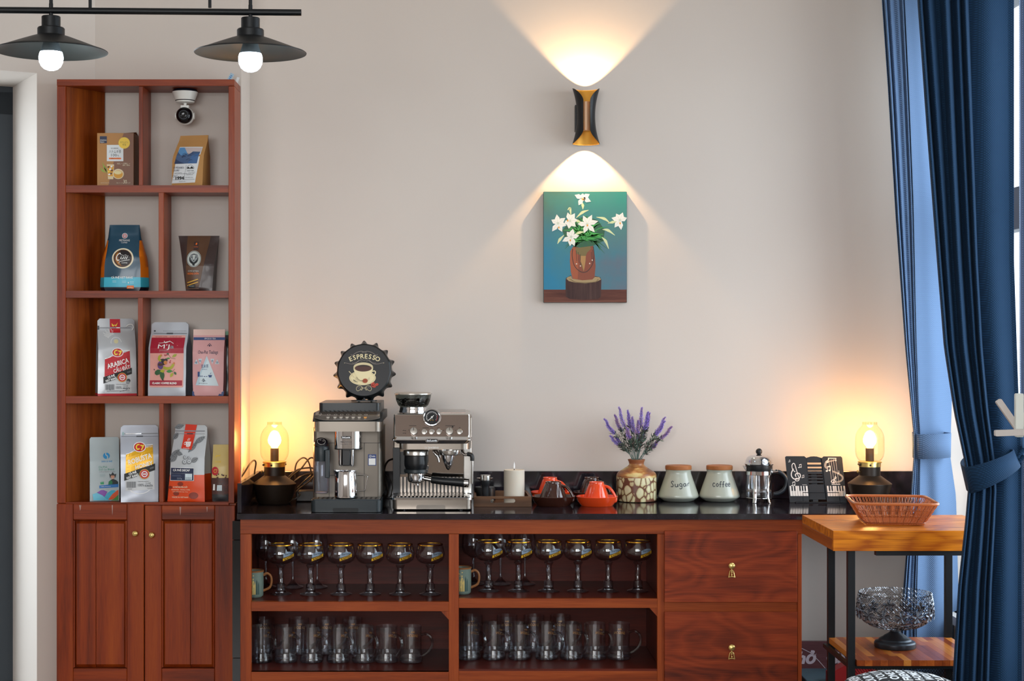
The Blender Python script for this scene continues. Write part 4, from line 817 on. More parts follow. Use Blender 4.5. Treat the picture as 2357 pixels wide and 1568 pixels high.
for bay, (off, dz) in enumerate(((0, 2), (479, 3))):
    nm = ('bay nearest the bookcase', 'bay beside the drawers')[bay]
    for i, (px, rz) in enumerate(((601, -.75), (658, -.8), (717, -.72), (779, -.78), (836, -.8), (890, -.75), (946, -.15))):
        lb = 'clear glass beer mug, %s in the front row, %s' % (ordm[i], nm)
        if first is None: o = first = beermug(lb)
        else: o = dup(first); o['label'] = lb
        place(o, px + off, 5.745, SZ[dz], rz)
    for i, px in enumerate((608, 688, 750, 811)):
        o = dup(first); o['label'] = 'clear glass beer mug, %s in the back row, %s' % (('first', 'second', 'third', 'last')[i], nm); place(o, px + off, 5.905, SZ[dz], 0)
# ================================================================ lamps
glow = mat('warm_bulb', '#ffffff', .5, emit='#ffb868', es=175); amberg = thin_glass('amber_glass', (1.0, .965, .88), .8, .02); brz = mat('dark_bronze', '#2b211a', .42, .35)
def table_lamp(label):
    root = thing('table_lamp', label, 'lamp', group='table lamps at the ends of the worktop'); s = 5.905 / F
    MB(s).lathe([(.1, .2), (36, .2), (40, 6), (44, 22), (49, 40), (50, 45), (49.6, 46), (24.5, 64), (24, 65), (24, 84), (22, 84.5), (.1, 84.5)], brz, 48).build('base', root, ang=25)
    MB(s).lathe([(23, 84), (25, 84.5), (25, 93), (27, 93.5), (27, 96), (24, 97), (.1, 97)], gold, 40).build('brass_collar', root)
    for k, a in enumerate((-1.75, .45, 2.6, 3.5)): MB(s).sphere((26.5 * math.cos(a), 26.5 * math.sin(a), 89), 2.4, brz, 10, 8).build('screw', root)
    m = MB(s).tube([(-23, -4, 73), (-27, -5, 73)], 1.2, gold, 8); m.sphere((-29, -5, 73), 3.8, gold, 12, 8, sx=.6); m.build('brass_knob', root)
    MB(s).lathe([(.1, 97), (9.5, 97), (9.5, 127), (8, 128), (.1, 128)], mat('lamp_socket', '#4a3a2c', .5), 20).build('socket', root)
    MB(s).lathe([(22, 97.5), (26, 100), (31, 108), (33, 118), (33, 150), (31, 160), (26, 170), (19, 177), (17, 181), (17, 187), (16.4, 187), (16.4, 181)], amberg, 40).build('glass_globe', root)
    MB(s).lathe([(6, 128), (8, 131), (14, 139), (15, 146), (13.5, 153), (9, 161), (4, 166), (.1, 167)], glow, 20).build('bulb', root); return root
l1 = table_lamp('black oil-lamp style table lamp with glowing bulb beside the bookcase'); l1.location = (WX(632, 5.905), 5.905, CT + .0004)
l2 = dup(l1); l2['label'] = 'black oil-lamp style table lamp with glowing bulb near the blue curtain'; l2.location = (WX(2002, 5.905), 5.905, CT + .0004)
# cables behind the lamp and between the machines
cab = mat('brown_black_cable', '#2a211b', .45)
def cable(label, pts, r=.0028, name='power_cable'):
    o = MB().tube(curve([(WX(x, d), d, WZ(y, d)) for x, y, d in pts], 6), r, cab, 8).build(name); return tag(o, label, 'cable', 'cables on the worktop')
cable('brown cable arching over the granite side upstand beside the bookcase', [(548, 1108, 5.86), (560, 1092, 5.88), (574, 1070, 5.9), (584, 1060, 5.93), (589, 1066, 5.95), (586, 1090, 5.97), (590, 1112, 6.0), (600, 1128, 6.04)])
cable('brown cable looping high behind the black lamp base', [(660, 1112, 5.98), (672, 1096, 5.98), (692, 1080, 5.97), (706, 1062, 5.97), (716, 1054, 5.98), (724, 1060, 5.99), (722, 1086, 6.0), (700, 1108, 6.0), (684, 1124, 6.0)])
cable('brown cable crossing in a bundle between lamp and coffee machine', [(664, 1098, 6.0), (684, 1082, 6.01), (712, 1077, 6.02), (726, 1082, 6.03), (720, 1092, 6.03), (690, 1098, 6.02), (672, 1116, 6.02)])
cable('brown cable lying lowest behind the lamp on the worktop', [(678, 1108, 5.94), (700, 1094, 5.95), (722, 1092, 5.98), (712, 1108, 5.97), (686, 1128, 5.93), (690, 1140, 5.905), (676, 1150, 5.9), (664, 1156, 5.88)])
cable('brown cable with a tied loop beside the black lamp base', [(680, 1106, 6.03), (679, 1082, 6.03), (684, 1064, 6.03), (697, 1054, 6.03), (708, 1060, 6.03), (715, 1080, 6.03), (716, 1110, 6.03)])
m = MB(5.96 / F).box(-22, 22, -14, 14, 0, 26, mat('adapter_black', '#191614', .5)); tag(m.build('power_adapter', loc=(WX(704, 5.98), 5.98, CT + .0005), bevel=.004), 'black power adapter lying among the cables beside the coffee machine', 'adapter')
cable('black cable looping out between the two coffee machines', [(906, 1056, 5.9), (893, 1062, 5.92), (885, 1078, 5.93), (886, 1100, 5.95), (893, 1130, 5.95), (888, 1146, 5.93), (884, 1140, 5.95)], .0035)
cable('thin black cable curling beside the bean-to-cup machine', [(884, 1090, 5.98), (897, 1102, 5.97), (903, 1120, 5.97), (898, 1144, 5.94), (884, 1140, 5.95)], .0018)

# ================================================================ bean-to-cup machine
d0 = DC(1180); L = Loc(798, 1180, d0); s = L.s
tau = mat('titanium_taupe', '#6f6860', .36, .65); tau2 = mat('titanium_band', '#837b72', .30, .7); drk = mat('dark_teal_plastic', '#1c262b', .4); gp = mat('gloss_panel', '#57504a', .14, coat=.5)
mc = thing('coffee_machine', 'taupe bean-to-cup coffee machine with a black lid and a milk carafe at its side', 'coffee machine', L.at(CT))
def rr(px0, px1, y0, y1, r, n=5): return rrect(px0, px1, y0, y1, r, n)
x = L.x; z = L.z
m = MB(s); m.prism(rr(x(715), x(877), 0, 110, 12), 1, z(1152.5), drk, 'z'); m.build('drip_tray', mc, ang=30, bevel=.001)
MB(s).prism(rrect(x(766), x(825), z(1179), z(1169.5), 3), -.3, 4, mat('recess_black', '#0c1114', .5)).build('tray_grip', mc, False)
m = MB(s); zt_ = z(1152.5)
m.prism(rr(x(718), x(874), 5, 70, 6), zt_, zt_ + 2.2, mat('grill_dark', '#2c3338', .3, .5), 'z')
m.build('drip_grill', mc, False)
gm = MB(s)
for k in range(13): gm.box(x(727) + k * 11.2, x(727) + k * 11.2 + 4.2, 12, 58, zt_ + 2.25, zt_ + 2.7, black)
stuff(gm.build('grill_slots', mc, False))
yb_ = 78
m = MB(s); m.prism(rr(x(720, yb_), x(878, yb_), yb_, 285, 10), 28, z(985, yb_), tau, 'z'); m.build('body', mc, bevel=.0015)
sm = MB(s); seam = mat('seam_black', '#15161a', .6)
X_ = lambda p: x(p, yb_); Z_ = lambda p: z(p, yb_)
for (a, b, c, d_) in ((757.3, 758.3, 1020, 1147), (838, 839, 1020, 1147), (757, 877, 1019.4, 1020.4), (758, 838, 1094, 1095)): sm.box(X_(a), X_(b), yb_ - .25, yb_ + .5, Z_(d_), Z_(c), seam)
sm.build('panel_seam', mc, False)
m = MB(s); m.prism(rr(x(722), x(876), 6, 150, 14), z(994), z(971), tau2, 'z'); m.build('front_band', mc, bevel=.002)
m = MB(s); m.prism([(7, z(971.5)), (7, z(969.8)), (38, z(950.5, 38)), (285, z(950.5, 38)), (285, z(971.5))], x(719), x(879), mat('anthracite_plastic', '#23272a', .35), 'x'); m.build('upper_housing', mc, bevel=.002)
pts = [(x(723), 14, z(950)), (x(874), 14, z(950))]
cp = MB(s); n = 16; vs = []
for i in range(n + 1):
    t = i / n; px = 723 + 151 * t; q = (2 * t - 1) ** 2; vs += [(x(px), 4.4 + 4 * q, z(969.3 - 6 * q ** 3) + .8), (x(px) * .985, 37, z(949.3, 38) + 1.2)]
cp.raw(vs, [(2 * i, 2 * i + 2, 2 * i + 3, 2 * i + 1) for i in range(n)], gp); cp.build('control_panel', mc, solid=.002)
im = MB(s); icon = mat('panel_icons', '#b9b3aa', .5); ico2 = mat('panel_icon_orange', '#d49a55', .5)
def cpf(u, v, o): t = (969.3 - v) / 20; return (x(u), 4.4 + 32.6 * t - .8 - o, z(969.3) + .8 + (z(949.3, 38) + .4 - z(969.3)) * t + .9)
de = Dec(im, cpf, .2)
for i, px in enumerate((754, 770, 784, 798, 812, 826, 840)):
    mm = ico2 if i == 6 else icon
    de.poly([(px - 4, 961.5), (px + 4, 961.5), (px + 2.6, 965.5), (px - 2.6, 965.5)], mm).line([(px - 3, 967.3), (px + 3, 967.3)], .5, icon)
    de.ring(px + 1, 957, 3.6, 1.8, .7, icon)
de.line([(734, 958.5), (737, 957), (738, 955), (735.5, 953.5)], .7, icon); im.build('panel_symbols', mc, False)
m = MB(s); m.prism(rr(x(734, 60), x(875, 60), 60, 270, 10), z(950, 60), z(928, 60), mat('hopper_lid_black', '#1b1f22', .3), 'z'); m.build('bean_hopper_lid', mc, bevel=.0025)
vm = MB(s)
for k in range(13): vm.box(x(741) + k * 10.3, x(741) + k * 10.3 + 4, 42, 58, z(951, 40) + 1.5, z(951, 40) + 5.5, drk, Matrix.Rotation(.4, 3, 'Y'))
stuff(vm.build('vent_ribs', mc, False))
# coffee spout, chrome with a dark badge
m = MB(s); cx_ = x(798); prof = [(x(767), yb_ + 2), (x(767), 40), (x(770), 30), (x(778), 24), (x(788), 21), (x(808), 21), (x(818), 24), (x(826), 30), (x(829), 40), (x(829), yb_ + 2)]
m.prism(prof, z(1033, 24), z(990, 24), chrome, 'z'); sp = m.build('spout_housing', mc, ang=50)
m = MB(s); m.prism([(a * 1.0, b) for a, b in prof], z(1035.5, 24), z(1033, 24), black, 'z'); m.build('spout_trim', mc, False)
m = MB(s); de = Dec(m, planar(21), .25)
zz = lambda p: z(p, 21); xx = lambda p: x(p, 21)
de.poly(rrect(xx(784.5), xx(809.5), zz(1011.5), zz(1003), 4, 5), chrome, 1).poly(rrect(xx(785.7), xx(808.3), zz(1010.4), zz(1004.1), 3, 5), black, 2).text("De'Longhi", xx(797), zz(1007.2), 3.4, mat('badge_silver', '#c9ccd0', .3, .6), 3, 18, bold=.03)
de.text('MAGNIFICA', xx(796.5), zz(1017.5), 3.4, dgrey, 1, 26).text('EVO', xx(797), zz(1022.8), 2.6, dgrey, 1, 8).line([(xx(783), zz(1022.8)), (xx(791), zz(1022.8))], .4, dgrey).line([(xx(803), zz(1022.8)), (xx(811), zz(1022.8))], .4, dgrey)
m.build('badge', mc, False)
m = MB(s); m.box(x(788, 40), x(806, 40), 36, 60, z(1072, 40), z(1034, 40), blackplastic); m.build('spout_slide', mc, bevel=.002)
for a in (784, 810): MB(s).lathe([(.1, z(1073, 45)), (3.2, z(1073, 45)), (4.6, z(1068, 45)), (5, z(1034, 45))], chrome, 16, (x(a, 45), 45, 0)).build('spout_tube', mc)
# milk carafe
cl = thin_glass('carafe_plastic', (.80, .84, .92), 1.2, .05); milk = mat('milk_residue', '#b9a6a6', .4)
c = (x(740, 38), 38); ca = MB(s).lathe([(.1, z(1136, 30)), (14, z(1136, 30)), (17, z(1132, 30)), (17, z(1062, 30))], cl, 28, (c[0], c[1], 0)).build('milk_carafe', mc)
MB(s).lathe([(.1, z(1135, 30)), (14, z(1135, 30)), (14, z(1133, 30)), (.1, z(1133, 30))], milk, 20, (c[0], c[1], 0)).build('milk_film', ca)
MB(s).lathe([(.1, z(1062, 30) + .3), (17.4, z(1062, 30)), (18, z(1050, 30)), (18, z(1030, 30)), (16, z(1026, 30)), (.1, z(1026, 30))], drk, 28, (c[0], c[1], 0)).build('carafe_head', ca)
m = MB(s); m.box(x(749, 30), x(759, 30), 18, 34, z(1100, 26), z(1035, 26), drk); m.build('carafe_handle', ca, bevel=.002)
m = MB(s).lathe([(.1, 6), (9, 6), (10, 5), (15.5, 3), (16.5, 0), (16, -6), (.1, -6)], mat('dial_black', '#1b181d', .25), 28)
dl = m.build('froth_dial', ca, loc=(x(739, 30) * s, 34 * s, z(1021, 30) * s), rot=(.75, .15, 0))
m = MB(s); de = Dec(m, lambda u, v, o: (u, v, 6.1 + o), .2); de.ring(0, 0, 9.5, 9.5, .8, icon, 1).ring(-3, 4.5, 2, 2, .6, icon).ring(4, 3, 2, 2, .6, icon); m.build('dial_marks', ca, False, loc=(x(739, 30) * s, 34 * s, z(1021, 30) * s), rot=(.75, .15, 0))
# info sticker (without its square code)
m = MB(s); de = Dec(m, planar(yb_), .3); de.rect(X_(847), Z_(1072), X_(866), Z_(1046), paint('info_blue', '#27407c'), 1, 1, 1).rect(X_(848.8), Z_(1070.5), X_(864.2), Z_(1055.2), white, 2, 1, 1).ring(X_(852.5), Z_(1050.5), 2.9, 2.9, .6, white, 2).text('i', X_(852.5), Z_(1050.5), 3.6, white, 2, bold=.03).text('info', X_(860), Z_(1050.5), 3.4, white, 2, 7.5, bold=.02)
m.build('info_sticker', mc, False)

# milk pitcher standing on the grill
Lp = Loc(796.5, 1150, d0 + 36 * s); sp_ = Lp.s; zp = CT + (zt_ + 2.8) * s
pt_ = thing('milk_pitcher', 'polished steel milk pitcher standing on the drip tray of the bean-to-cup machine', 'pitcher', (WX(796.5, Lp.d), Lp.d, zp))
pr = [(.1, .1), (24, .1), (26.3, 2), (26.5, 8), (26, 30), (24.6, 48), (23.6, 58), (23.8, 62)]
m = MB(sp_); n = 40; vs = []; rings = []
for r, zz_ in pr + [(23, 62), (22.8, 58), (25, 30), (.1, 29)]:
    ring = []
    for j in range(n):
        a = 2 * PI * j / n; k = max(0, math.cos(a - PI * .97)) ** 14 * max(0, (zz_ - 44) / 18) * .28 if r > 20 else 0
        ring.append((r * (1 + k) * math.cos(a), r * (1 + k) * math.sin(a), zz_ + (3 * k / .28 if zz_ > 55 and r > 20 else 0)))
    rings.append(ring)
m.loft(rings, chrome, False); m.build('body', pt_)
MB(sp_).tube(curve([(24, 0, 53), (34, 0, 54), (47, 0, 51), (49, 0, 46), (44, 0, 20), (41, 0, 17), (27, 0, 15)], 5), 1.1, chrome, 8).build('handle', pt_)

# ================================================================ bottle-cap sign on the machine
d1 = d0 + 120 * s; Ls = Loc(838, 928, d1); k = Ls.s
ztop = CT + z(928, 60) * s
sg_ = thing('espresso_sign', 'black bottle-cap shaped coffee sign on a stand on top of the bean-to-cup machine', 'sign', (WX(838, d1), d1, ztop + .0026))
dkp = mat('sign_black_metal', '#1d2022', .3, .4); face = mat('sign_face', '#0c0d14', .35)
cz = (CY + (CAMZ - ztop) * F / d1) - 854.5
MB(k).prism(rrect(-30, 30, -18, 18, 16, 6), .2, 3, dkp, 'z').build('foot', sg_, bevel=.001)
MB(k).lathe([(3.2, 3), (2.6, 6), (2.4, 16)], dkp, 14).build('post', sg_)
NT = 15; tilt = -.16; rm = Matrix.Rotation(tilt, 3, 'X')
def cap(r, y): return [tuple(rm @ Vector((r(a) * math.sin(a), y, r(a) * math.cos(a))) + Vector((0, 0, cz))) for a in [2 * PI * j / 180 for j in range(180)]]
tooth = lambda a: (.5 + .5 * math.cos(NT * a + .35)) ** 2.2
prf = [(lambda a: 59, 0), (lambda a: 61.5 + .6 * tooth(a), 1.5), (lambda a: 62.5 + 1.5 * tooth(a), 5), (lambda a: 63 + 3.5 * tooth(a), 12), (lambda a: 63.5 + 6 * tooth(a), 18), (lambda a: 64 + 9 * tooth(a), 22)]
m = MB(k); m.loft([cap(r, y) for r, y in prf], dkp, False); m.build('crimped_rim', sg_, ang=60)
m = MB(k); m.raw(cap(lambda a: 59, 0) , [tuple(range(180))[::-1]], face); fc = m.build('face', sg_, False)
m = MB(k); de = Dec(m, lambda u, v, o: tuple(rm @ Vector((u, -o, v)) + Vector((0, 0, cz))), .35)
cr_ = paint('sign_cream', '#efe0b2'); cr2 = paint('sign_ivory', '#d9caa0'); ln = paint('sign_line', '#9c8f86'); cof = paint('sign_coffee', '#4a241c'); rdb = paint('sign_red_bean', '#c4402a')
SX = lambda p: (p - 865) / 10.81; SY = lambda p: (700 - p) / 10.81
B = lambda pts: [(SX(a), SY(b)) for a, b in pts]
for i, ch in enumerate('ESPRESSO'):
    a = -.40 + i * .1143; de.text(ch, 80 * math.sin(a), 33 - 80 * (1 - math.cos(a)), 10.5, cr_, 2, None, rot=-a, bold=.015)
for q in (-1, 1):
    Cq = lambda pts: [(q * (a - 862) / 10.81, SY(b)) for a, b in pts]
    de.line([tuple(p) for p in curve(Cq([(862, 235), (950, 222), (1060, 255), (1150, 320), (1180, 320), (1190, 300)]), 5)], .8, ln, 2).line([tuple(p) for p in curve(Cq([(862, 452), (930, 428), (1000, 470), (1100, 535), (1200, 540), (1290, 520), (1350, 512)]), 5)], .7, ln, 2)
    de.line([tuple(p) for p in curve(Cq([(985, 440), (1060, 500), (1140, 520), (1150, 500)]), 4)], .5, ln, 2).ring(q * 3.2, SY(250), 2, 1.4, .5, ln, 2, 12).ring(q * 6.5, SY(465), 2.2, 1, .5, ln, 2, 12).disc(q * 45, SY(515), 1.2, .8, cr2, 2, 8)
    de.line([tuple(p) for p in curve(Cq([(870, 1140), (940, 1180), (1020, 1215), (1050, 1160), (1020, 1100), (950, 1090), (870, 1150)]), 5)], .9, cr2, 2).ring(q * 5.5, SY(1165), 2.4, 3.4, .6, cr2, 2, 12).ring(q * 12, SY(1130), 2.6, 2, .5, ln, 2, 12)
de.disc(SX(828), SY(890), 30.5, 17, cr_, 2, 40).ring(SX(828), SY(890), 28, 15.2, .5, paint('sign_shade', '#8a7a56'), 3, 40).disc(SX(828), SY(905), 17, 8, cr2, 3, 30)
de.poly(B([(600, 610), (605, 680), (640, 780), (690, 860), (730, 910), (780, 950), (860, 955), (930, 940), (980, 890), (1040, 800), (1085, 690), (1090, 620)]), cr_, 4)
de.disc(SX(845), SY(618), 22.5, 10.6, cr2, 5, 36).disc(SX(845), SY(648), 19.5, 7.8, cof, 6, 32).poly(B([(690, 600), (770, 570), (870, 565), (980, 585), (1030, 612), (900, 605), (780, 612)]), paint('sign_dark_coffee', '#2a1614'), 7)
de.line([tuple(p) for p in curve(B([(1075, 735), (1110, 715), (1145, 735), (1140, 790), (1100, 830), (1050, 850)]), 5)], 2.4, cr_, 4)
de.line(B([(490, 725), (560, 800), (625, 885)]), 1.6, cr2, 6).poly(B([(600, 930), (625, 940), (690, 985), (725, 990), (700, 1005), (640, 990), (600, 960)]), paint('sign_spoon', '#8c8468'), 6).line([tuple(p) for p in curve(B([(685, 880), (720, 930), (780, 955), (840, 955)]), 4)], .9, paint('sign_spoon', ''), 6)
for (a, b, rx, ry, t, mm) in ((895, 965, 6, 5.2, .1, paint('sign_bean_brown', '#a4481f')), (1085, 1050, 5.4, 3.4, .9, rdb), (1105, 1100, 5.6, 3, -.3, rdb), (1180, 1060, 4.6, 3, .2, rdb)):
    de.disc(SX(a), SY(b), rx, ry, mm, 7, 18, t).line([(SX(a) - rx * .8 * math.cos(t), SY(b) - rx * .8 * math.sin(t)), (SX(a), SY(b) + .4), (SX(a) + rx * .8 * math.cos(t), SY(b) + rx * .8 * math.sin(t))], .6, cof, 8)
m.build('printed_picture', sg_, False)
MB(k).tube([tuple(rm @ Vector((3.5 * math.cos(a), 18, 66 + 3.5 * math.sin(a))) + Vector((0, 0, cz))) for a in [PI * i / 8 for i in range(9)]], .6, steel, 6).build('hanging_loop', sg_)
# ================================================================ espresso machine with grinder
d0 = DC(1176); L = Loc(995, 1176, d0); s = L.s; x = L.x; z = L.z
wst = mat('warm_brushed_steel', '#8d847b', .27, .85); pol = mat('polished_rose_steel', '#8f817a', .16, .85); blk = mat('machine_black', '#121519', .3)
em = thing('espresso_machine', 'brushed steel espresso machine with a bean grinder, round pressure gauge and black handled portafilter', 'coffee machine', L.at(CT))
m = MB(s); m.prism(rrect(x(903), x(1085), 4, 110, 12), 3.4, z(1151), wst, 'z'); m.build('drip_tray', em, bevel=.001, ang=30)
m = MB(s); m.prism(rrect(x(898.5), x(1088.5), 0, 116, 14), z(1151), z(1146.5), chrome, 'z'); m.build('tray_rim', em, bevel=.0012, ang=30)
MB(s).prism(rrect(x(958), x(1025), 3.8, z(1163), 5, 5, (.1, 5, 5, .1)), 3.4, 8, mat('grip_shade', '#777069', .4, .6)).build('tray_grip', em, False)
for px in (930, 1060): MB(s).lathe([(.1, 0), (5, 0), (5.5, 3.5), (.1, 3.5)], blk, 14, (x(px), 18, 0)).build('foot', em)
for px in (930, 1060): MB(s).lathe([(.1, 0), (5, 0), (5.5, 3.5), (.1, 3.5)], blk, 14, (x(px), 95, 0)).build('foot', em)
zt_ = z(1146.5); yb_ = 118
MB(s).prism(rrect(x(905), x(1082), 6, yb_, 8), zt_, zt_ + 1, blk, 'z').build('tray_well', em, False)
m = MB(s)
n = 18; a0, a1 = x(915), x(1074); w = (a1 - a0) / n
m.box(a0, a1, 10, 16, zt_ + 1, zt_ + 3, wst).box(a0, a1, yb_ - 8, yb_ - 1, zt_ + 1, zt_ + 3, wst)
for i in range(n + 1): m.box(a0 + i * w - 2.6, a0 + i * w + 2.6, 10, yb_ - 1, zt_ + 1, zt_ + 3, wst)
m.build('drip_grate', em, False)
# body: back, dark columns, mirror back plate with slots
xb = lambda p: x(p, yb_); zb = lambda p: z(p, yb_)
MB(s).box(xb(906), xb(1086), yb_ + 3, 262, 4, z(960, yb_), wst).build('body', em, bevel=.003)
MB(s).box(xb(905), xb(921), yb_ - 14, yb_ + 3, zt_ + 1, zb(1030), mat('graphite_column', '#2b2c2e', .3, .5)).build('side_column', em, False, bevel=.001)
MB(s).box(xb(1067), xb(1085), yb_ - 14, yb_ + 3, zt_ + 1, zb(1030), steel).build('side_column', em, False, bevel=.002)
m = MB(s); m.box(xb(921), xb(1067.5), yb_, yb_ + 3, zb(1098), zb(1030), mat('mirror_plate', '#b9b2ac', .05, 1)); n = 17; a0, a1 = xb(921), xb(1067.5); w = (a1 - a0) / n
for i in range(n): m.box(a0 + w * i, a0 + w * i + w * .58, yb_, yb_ + 3, zt_ + 1, zb(1098), mat('slot_steel', '#a39a92', .22, 1))
m.build('back_plate', em, False); MB(s).box(a0, a1, yb_ + 2.4, yb_ + 3.2, zt_ + 1, zb(1098), blk).build('slot_backing', em, False)
MB(s).box(xb(921), xb(934), yb_ - 1, yb_ + .5, zb(1092), zb(1040), blk).build('grinder_guide', em, False)
# overhanging head
yh = 16
m = MB(s); m.prism(rrect(x(918), x(1082), yh, yb_ + 30, 22, 8), z(1036), z(1012), wst, 'z'); m.build('lower_band', em, ang=30)
m = MB(s); de = Dec(m, planar(yh), .3); de.text('La Specialista', x(994), z(1031), 4.2, white, 1, 32, bold=.01); m.build('lettering', em, False)
def ring(px0, px1, y0, y1, r, zz, n=5): return [(a, b, zz) for a, b in rrect(px0, px1, y0, y1, r, n)]
m = MB(s); m.loft([ring(x(914), x(1076), 8, yb_ + 60, 10, z(1022)), ring(x(902), x(1086), 2, yb_ + 60, 12, z(1014)), ring(x(902), x(1086), 2, yb_ + 60, 12, z(1012.5)), ring(x(907), x(1081), 6, yb_ + 60, 10, z(1007))], chrome); m.build('chrome_trim', em, ang=20)
zc0, zc1 = z(1007), z(955.5)
m = MB(s); m.loft([ring(x(906), x(1082), 8, 250, 6, zc0), ring(x(906.5, 20), x(1082, 20), 22, 250, 6, zc1), ring(x(912, 30), x(1078, 30), 30, 246, 6, zc1 + 1.6)], steel); m.build('head_housing', em, ang=40)
tl_ = math.atan2(14, zc1 - zc0)
pf = planar(8, tl_, zc0)
m = MB(s); de = Dec(m, pf, 1); Hh = (zc1 - zc0) / math.cos(tl_)
m.raw([de.P(u, zc0 + v, .9) for u, v in rrect(x(909), x(1079), 1.5, Hh - 1, 5, 6, (5, 2, 2, 5))], [tuple(range(28))], pol); m.build('control_panel', em, False)
def onp(px, py, o): t = (1007 - py) / 51.5; return pf(x(px, 10), zc0 + Hh * t, o)
rotp = (-tl_, 0, 0)
def knob(name, px, py, r, dep):
    c = onp(px, py, 1); m = MB(s).lathe([(r * 1.05, 0), (r, -dep * .9), (r * .94, -dep), (r * .5, -dep - .4), (.1, -dep - .5)], steel, 24, axis='y')
    if dep > 5: m.box(-.5, .5, -dep - .9, -dep - .3, r * .1, r * .9, blk)
    m.build(name, em, loc=tuple(q * s for q in c), rot=rotp, ang=30)
knob('control_knob', 952.5, 995, 8.6, 11); knob('control_knob', 1034.5, 995, 8.6, 11)
for px in (976.5, 993.4, 1010.4, 1058): knob('push_button', px, 995, 6.2, 3)
m = MB(s); de = Dec(m, lambda u, v, o: onp(u, v, .95 + o), .3); dk_ = paint('panel_mark', '#3a2f2b')
de.fm = (lambda f: lambda u, v, o: f(u, v, o))(de.fm)
for (px, py, w) in ((950, 981, 16), (980, 986, 14), (994, 986, 6), (1009, 986, 6), (1036, 981, 22), (1058, 985.5, 3), (929, 992, 4), (929, 998, 4), (933, 992.3, 3), (933, 998.3, 3), (941, 991, 2), (965, 991, 2), (1021, 992, 2), (1048, 992, 2)):
    de.poly([(px - w / 2, py + .6), (px + w / 2, py + .6), (px + w / 2, py - .6), (px - w / 2, py - .6)], dk_)
de.poly([(1040, 985.2), (1043.5, 985.2), (1043.5, 982.2), (1040, 982.2)], blk); m.build('panel_marks', em, False)
# gauge
c = onp(994, 963, 1); gz = tuple(q * s for q in c)
gm = MB(s).lathe([(22, 2), (21.5, -7), (20.5, -9), (18.5, -9.4), (17.2, -8), (17.2, -6)], chrome, 40, axis='y').build('pressure_gauge', em, loc=gz, rot=rotp)
m = MB(s).lathe([(17.3, -6), (.1, -6)], mat('gauge_face', '#11151a', .3), 36, axis='y'); de = Dec(m, planar(-6), .25)
for i in range(28): a = -2.2 + 4.4 * i / 27; b = a + 4.4 / 27; de.line([(13 * math.sin(a), 13 * math.cos(a)), (13 * math.sin(b), 13 * math.cos(b))], .7, white if i < 21 else red, 1)
for i in range(13): a = -2.1 + 4.2 * i / 12; de.line([(10 * math.sin(a), 10 * math.cos(a)), (12 * math.sin(a), 12 * math.cos(a))], .6, white, 1)
de.line([(-9.5, -9), (4.5, 4.3)], 1.3, white, 2).disc(0, 0, 2.2, 2.2, white, 3, 14).disc(0, 0, .8, .8, black, 4, 8).rect(-2.6, -4.8, 3, -4, grey, 2, 1, 1).disc(-2.6, -7, 1, 1, goldp, 2, 10).disc(2.6, -7, 1, 1, goldp, 2, 10).text('BAR', 0, -11.5, 2.6, dgrey, 2, 7)
m.build('dial', gm, False)
# badge on the trim
m = MB(s); de = Dec(m, planar(1.0), .35); de.poly(rrect(x(979), x(1009), z(1018.8), z(1010.3), 4, 5), chrome, 1).poly(rrect(x(980.4), x(1007.6), z(1017.8), z(1011.3), 3, 5), black, 2).text("De'Longhi", x(994), z(1014.5), 3.8, paint('badge_silver', ''), 3, 23, bold=.03); m.build('badge', em, False)
# top plate, cup rail and hopper
zt2 = zc1 + 1.6
MB(s).box(x(1005, 120), x(1072, 120), 60, 230, zt2, zt2 + 2.2, pol).build('cup_tray', em, False, bevel=.001)
hy = 110; hx = x(951, hy); smoke = thin_glass('smoked_plastic', (.34, .37, .36), 1.2, .03)
hz = lambda p: z(p, hy)
hc = lambda prof, m_, n=36, **k: MB(s).lathe(prof, m_, n, (hx, hy, 0), sy=.86, **k)
hc([(33.5, zt2), (33.5, hz(948)), (32, hz(941)), (31.5, hz(937)), (.1, hz(937))], chrome).build('hopper_collar', em)
hp = hc([(31, hz(937)), (36, hz(932)), (40.5, hz(922)), (43, hz(908))], smoke).build('hopper_bowl', em)
hc([(42, hz(908.5)), (44.5, hz(908)), (44.5, hz(905.5)), (38, hz(903)), (.1, hz(902.5))], mat('smoked_lid', '#b8b4ad', .2, .6)).build('hopper_lid', hp)
bm = MB(s); bean = mat('roasted_beans', '#1d1310', .35)
for k in range(260):
    t = R.random(); zz_ = hz(936) + 17 * t; rr_ = (30 + 10 * t) * math.sqrt(R.random()) * .97; a = R.random() * 2 * PI
    c = (hx + rr_ * math.cos(a), hy + rr_ * .86 * math.sin(a), zz_ + 1.5); bm.sphere(c, 2.3, bean, 6, 4, 1, .7, .6)
stuff(bm.build('coffee_beans', hp))
# left group: grinder outlet, tamping ring and the portafilter
gy = 62; gx = x(957.5, gy); g = lambda p: z(p, gy)
def gl(name, prof, mm, parent=em, n=32): return MB(s).lathe(prof, mm, n, (gx, gy, 0)).build(name, parent, ang=30)
gl('grinder_collar', [(29, g(1037)), (29.5, g(1038)), (29.5, g(1047)), (27.5, g(1049)), (.1, g(1049))], steel)
gl('tamping_group', [(27, g(1049)), (27.5, g(1066)), (27, g(1072)), (25, g(1076)), (24, g(1081)), (.1, g(1081))], blk)
gl('tamping_ring', [(24, g(1080)), (27.8, g(1080.5)), (28.2, g(1087)), (26, g(1089)), (.1, g(1089))], drk)
pf_ = gl('portafilter', [(19.5, g(1089)), (19.5, g(1104)), (17.5, g(1109)), (13, g(1111.5)), (.1, g(1112))], chrome)
MB(s).tube([(gx + 18, gy - 2, g(1101)), (gx + 38, gy - 6, g(1105))], [5, 4.5], chrome, 14).build('neck', pf_)
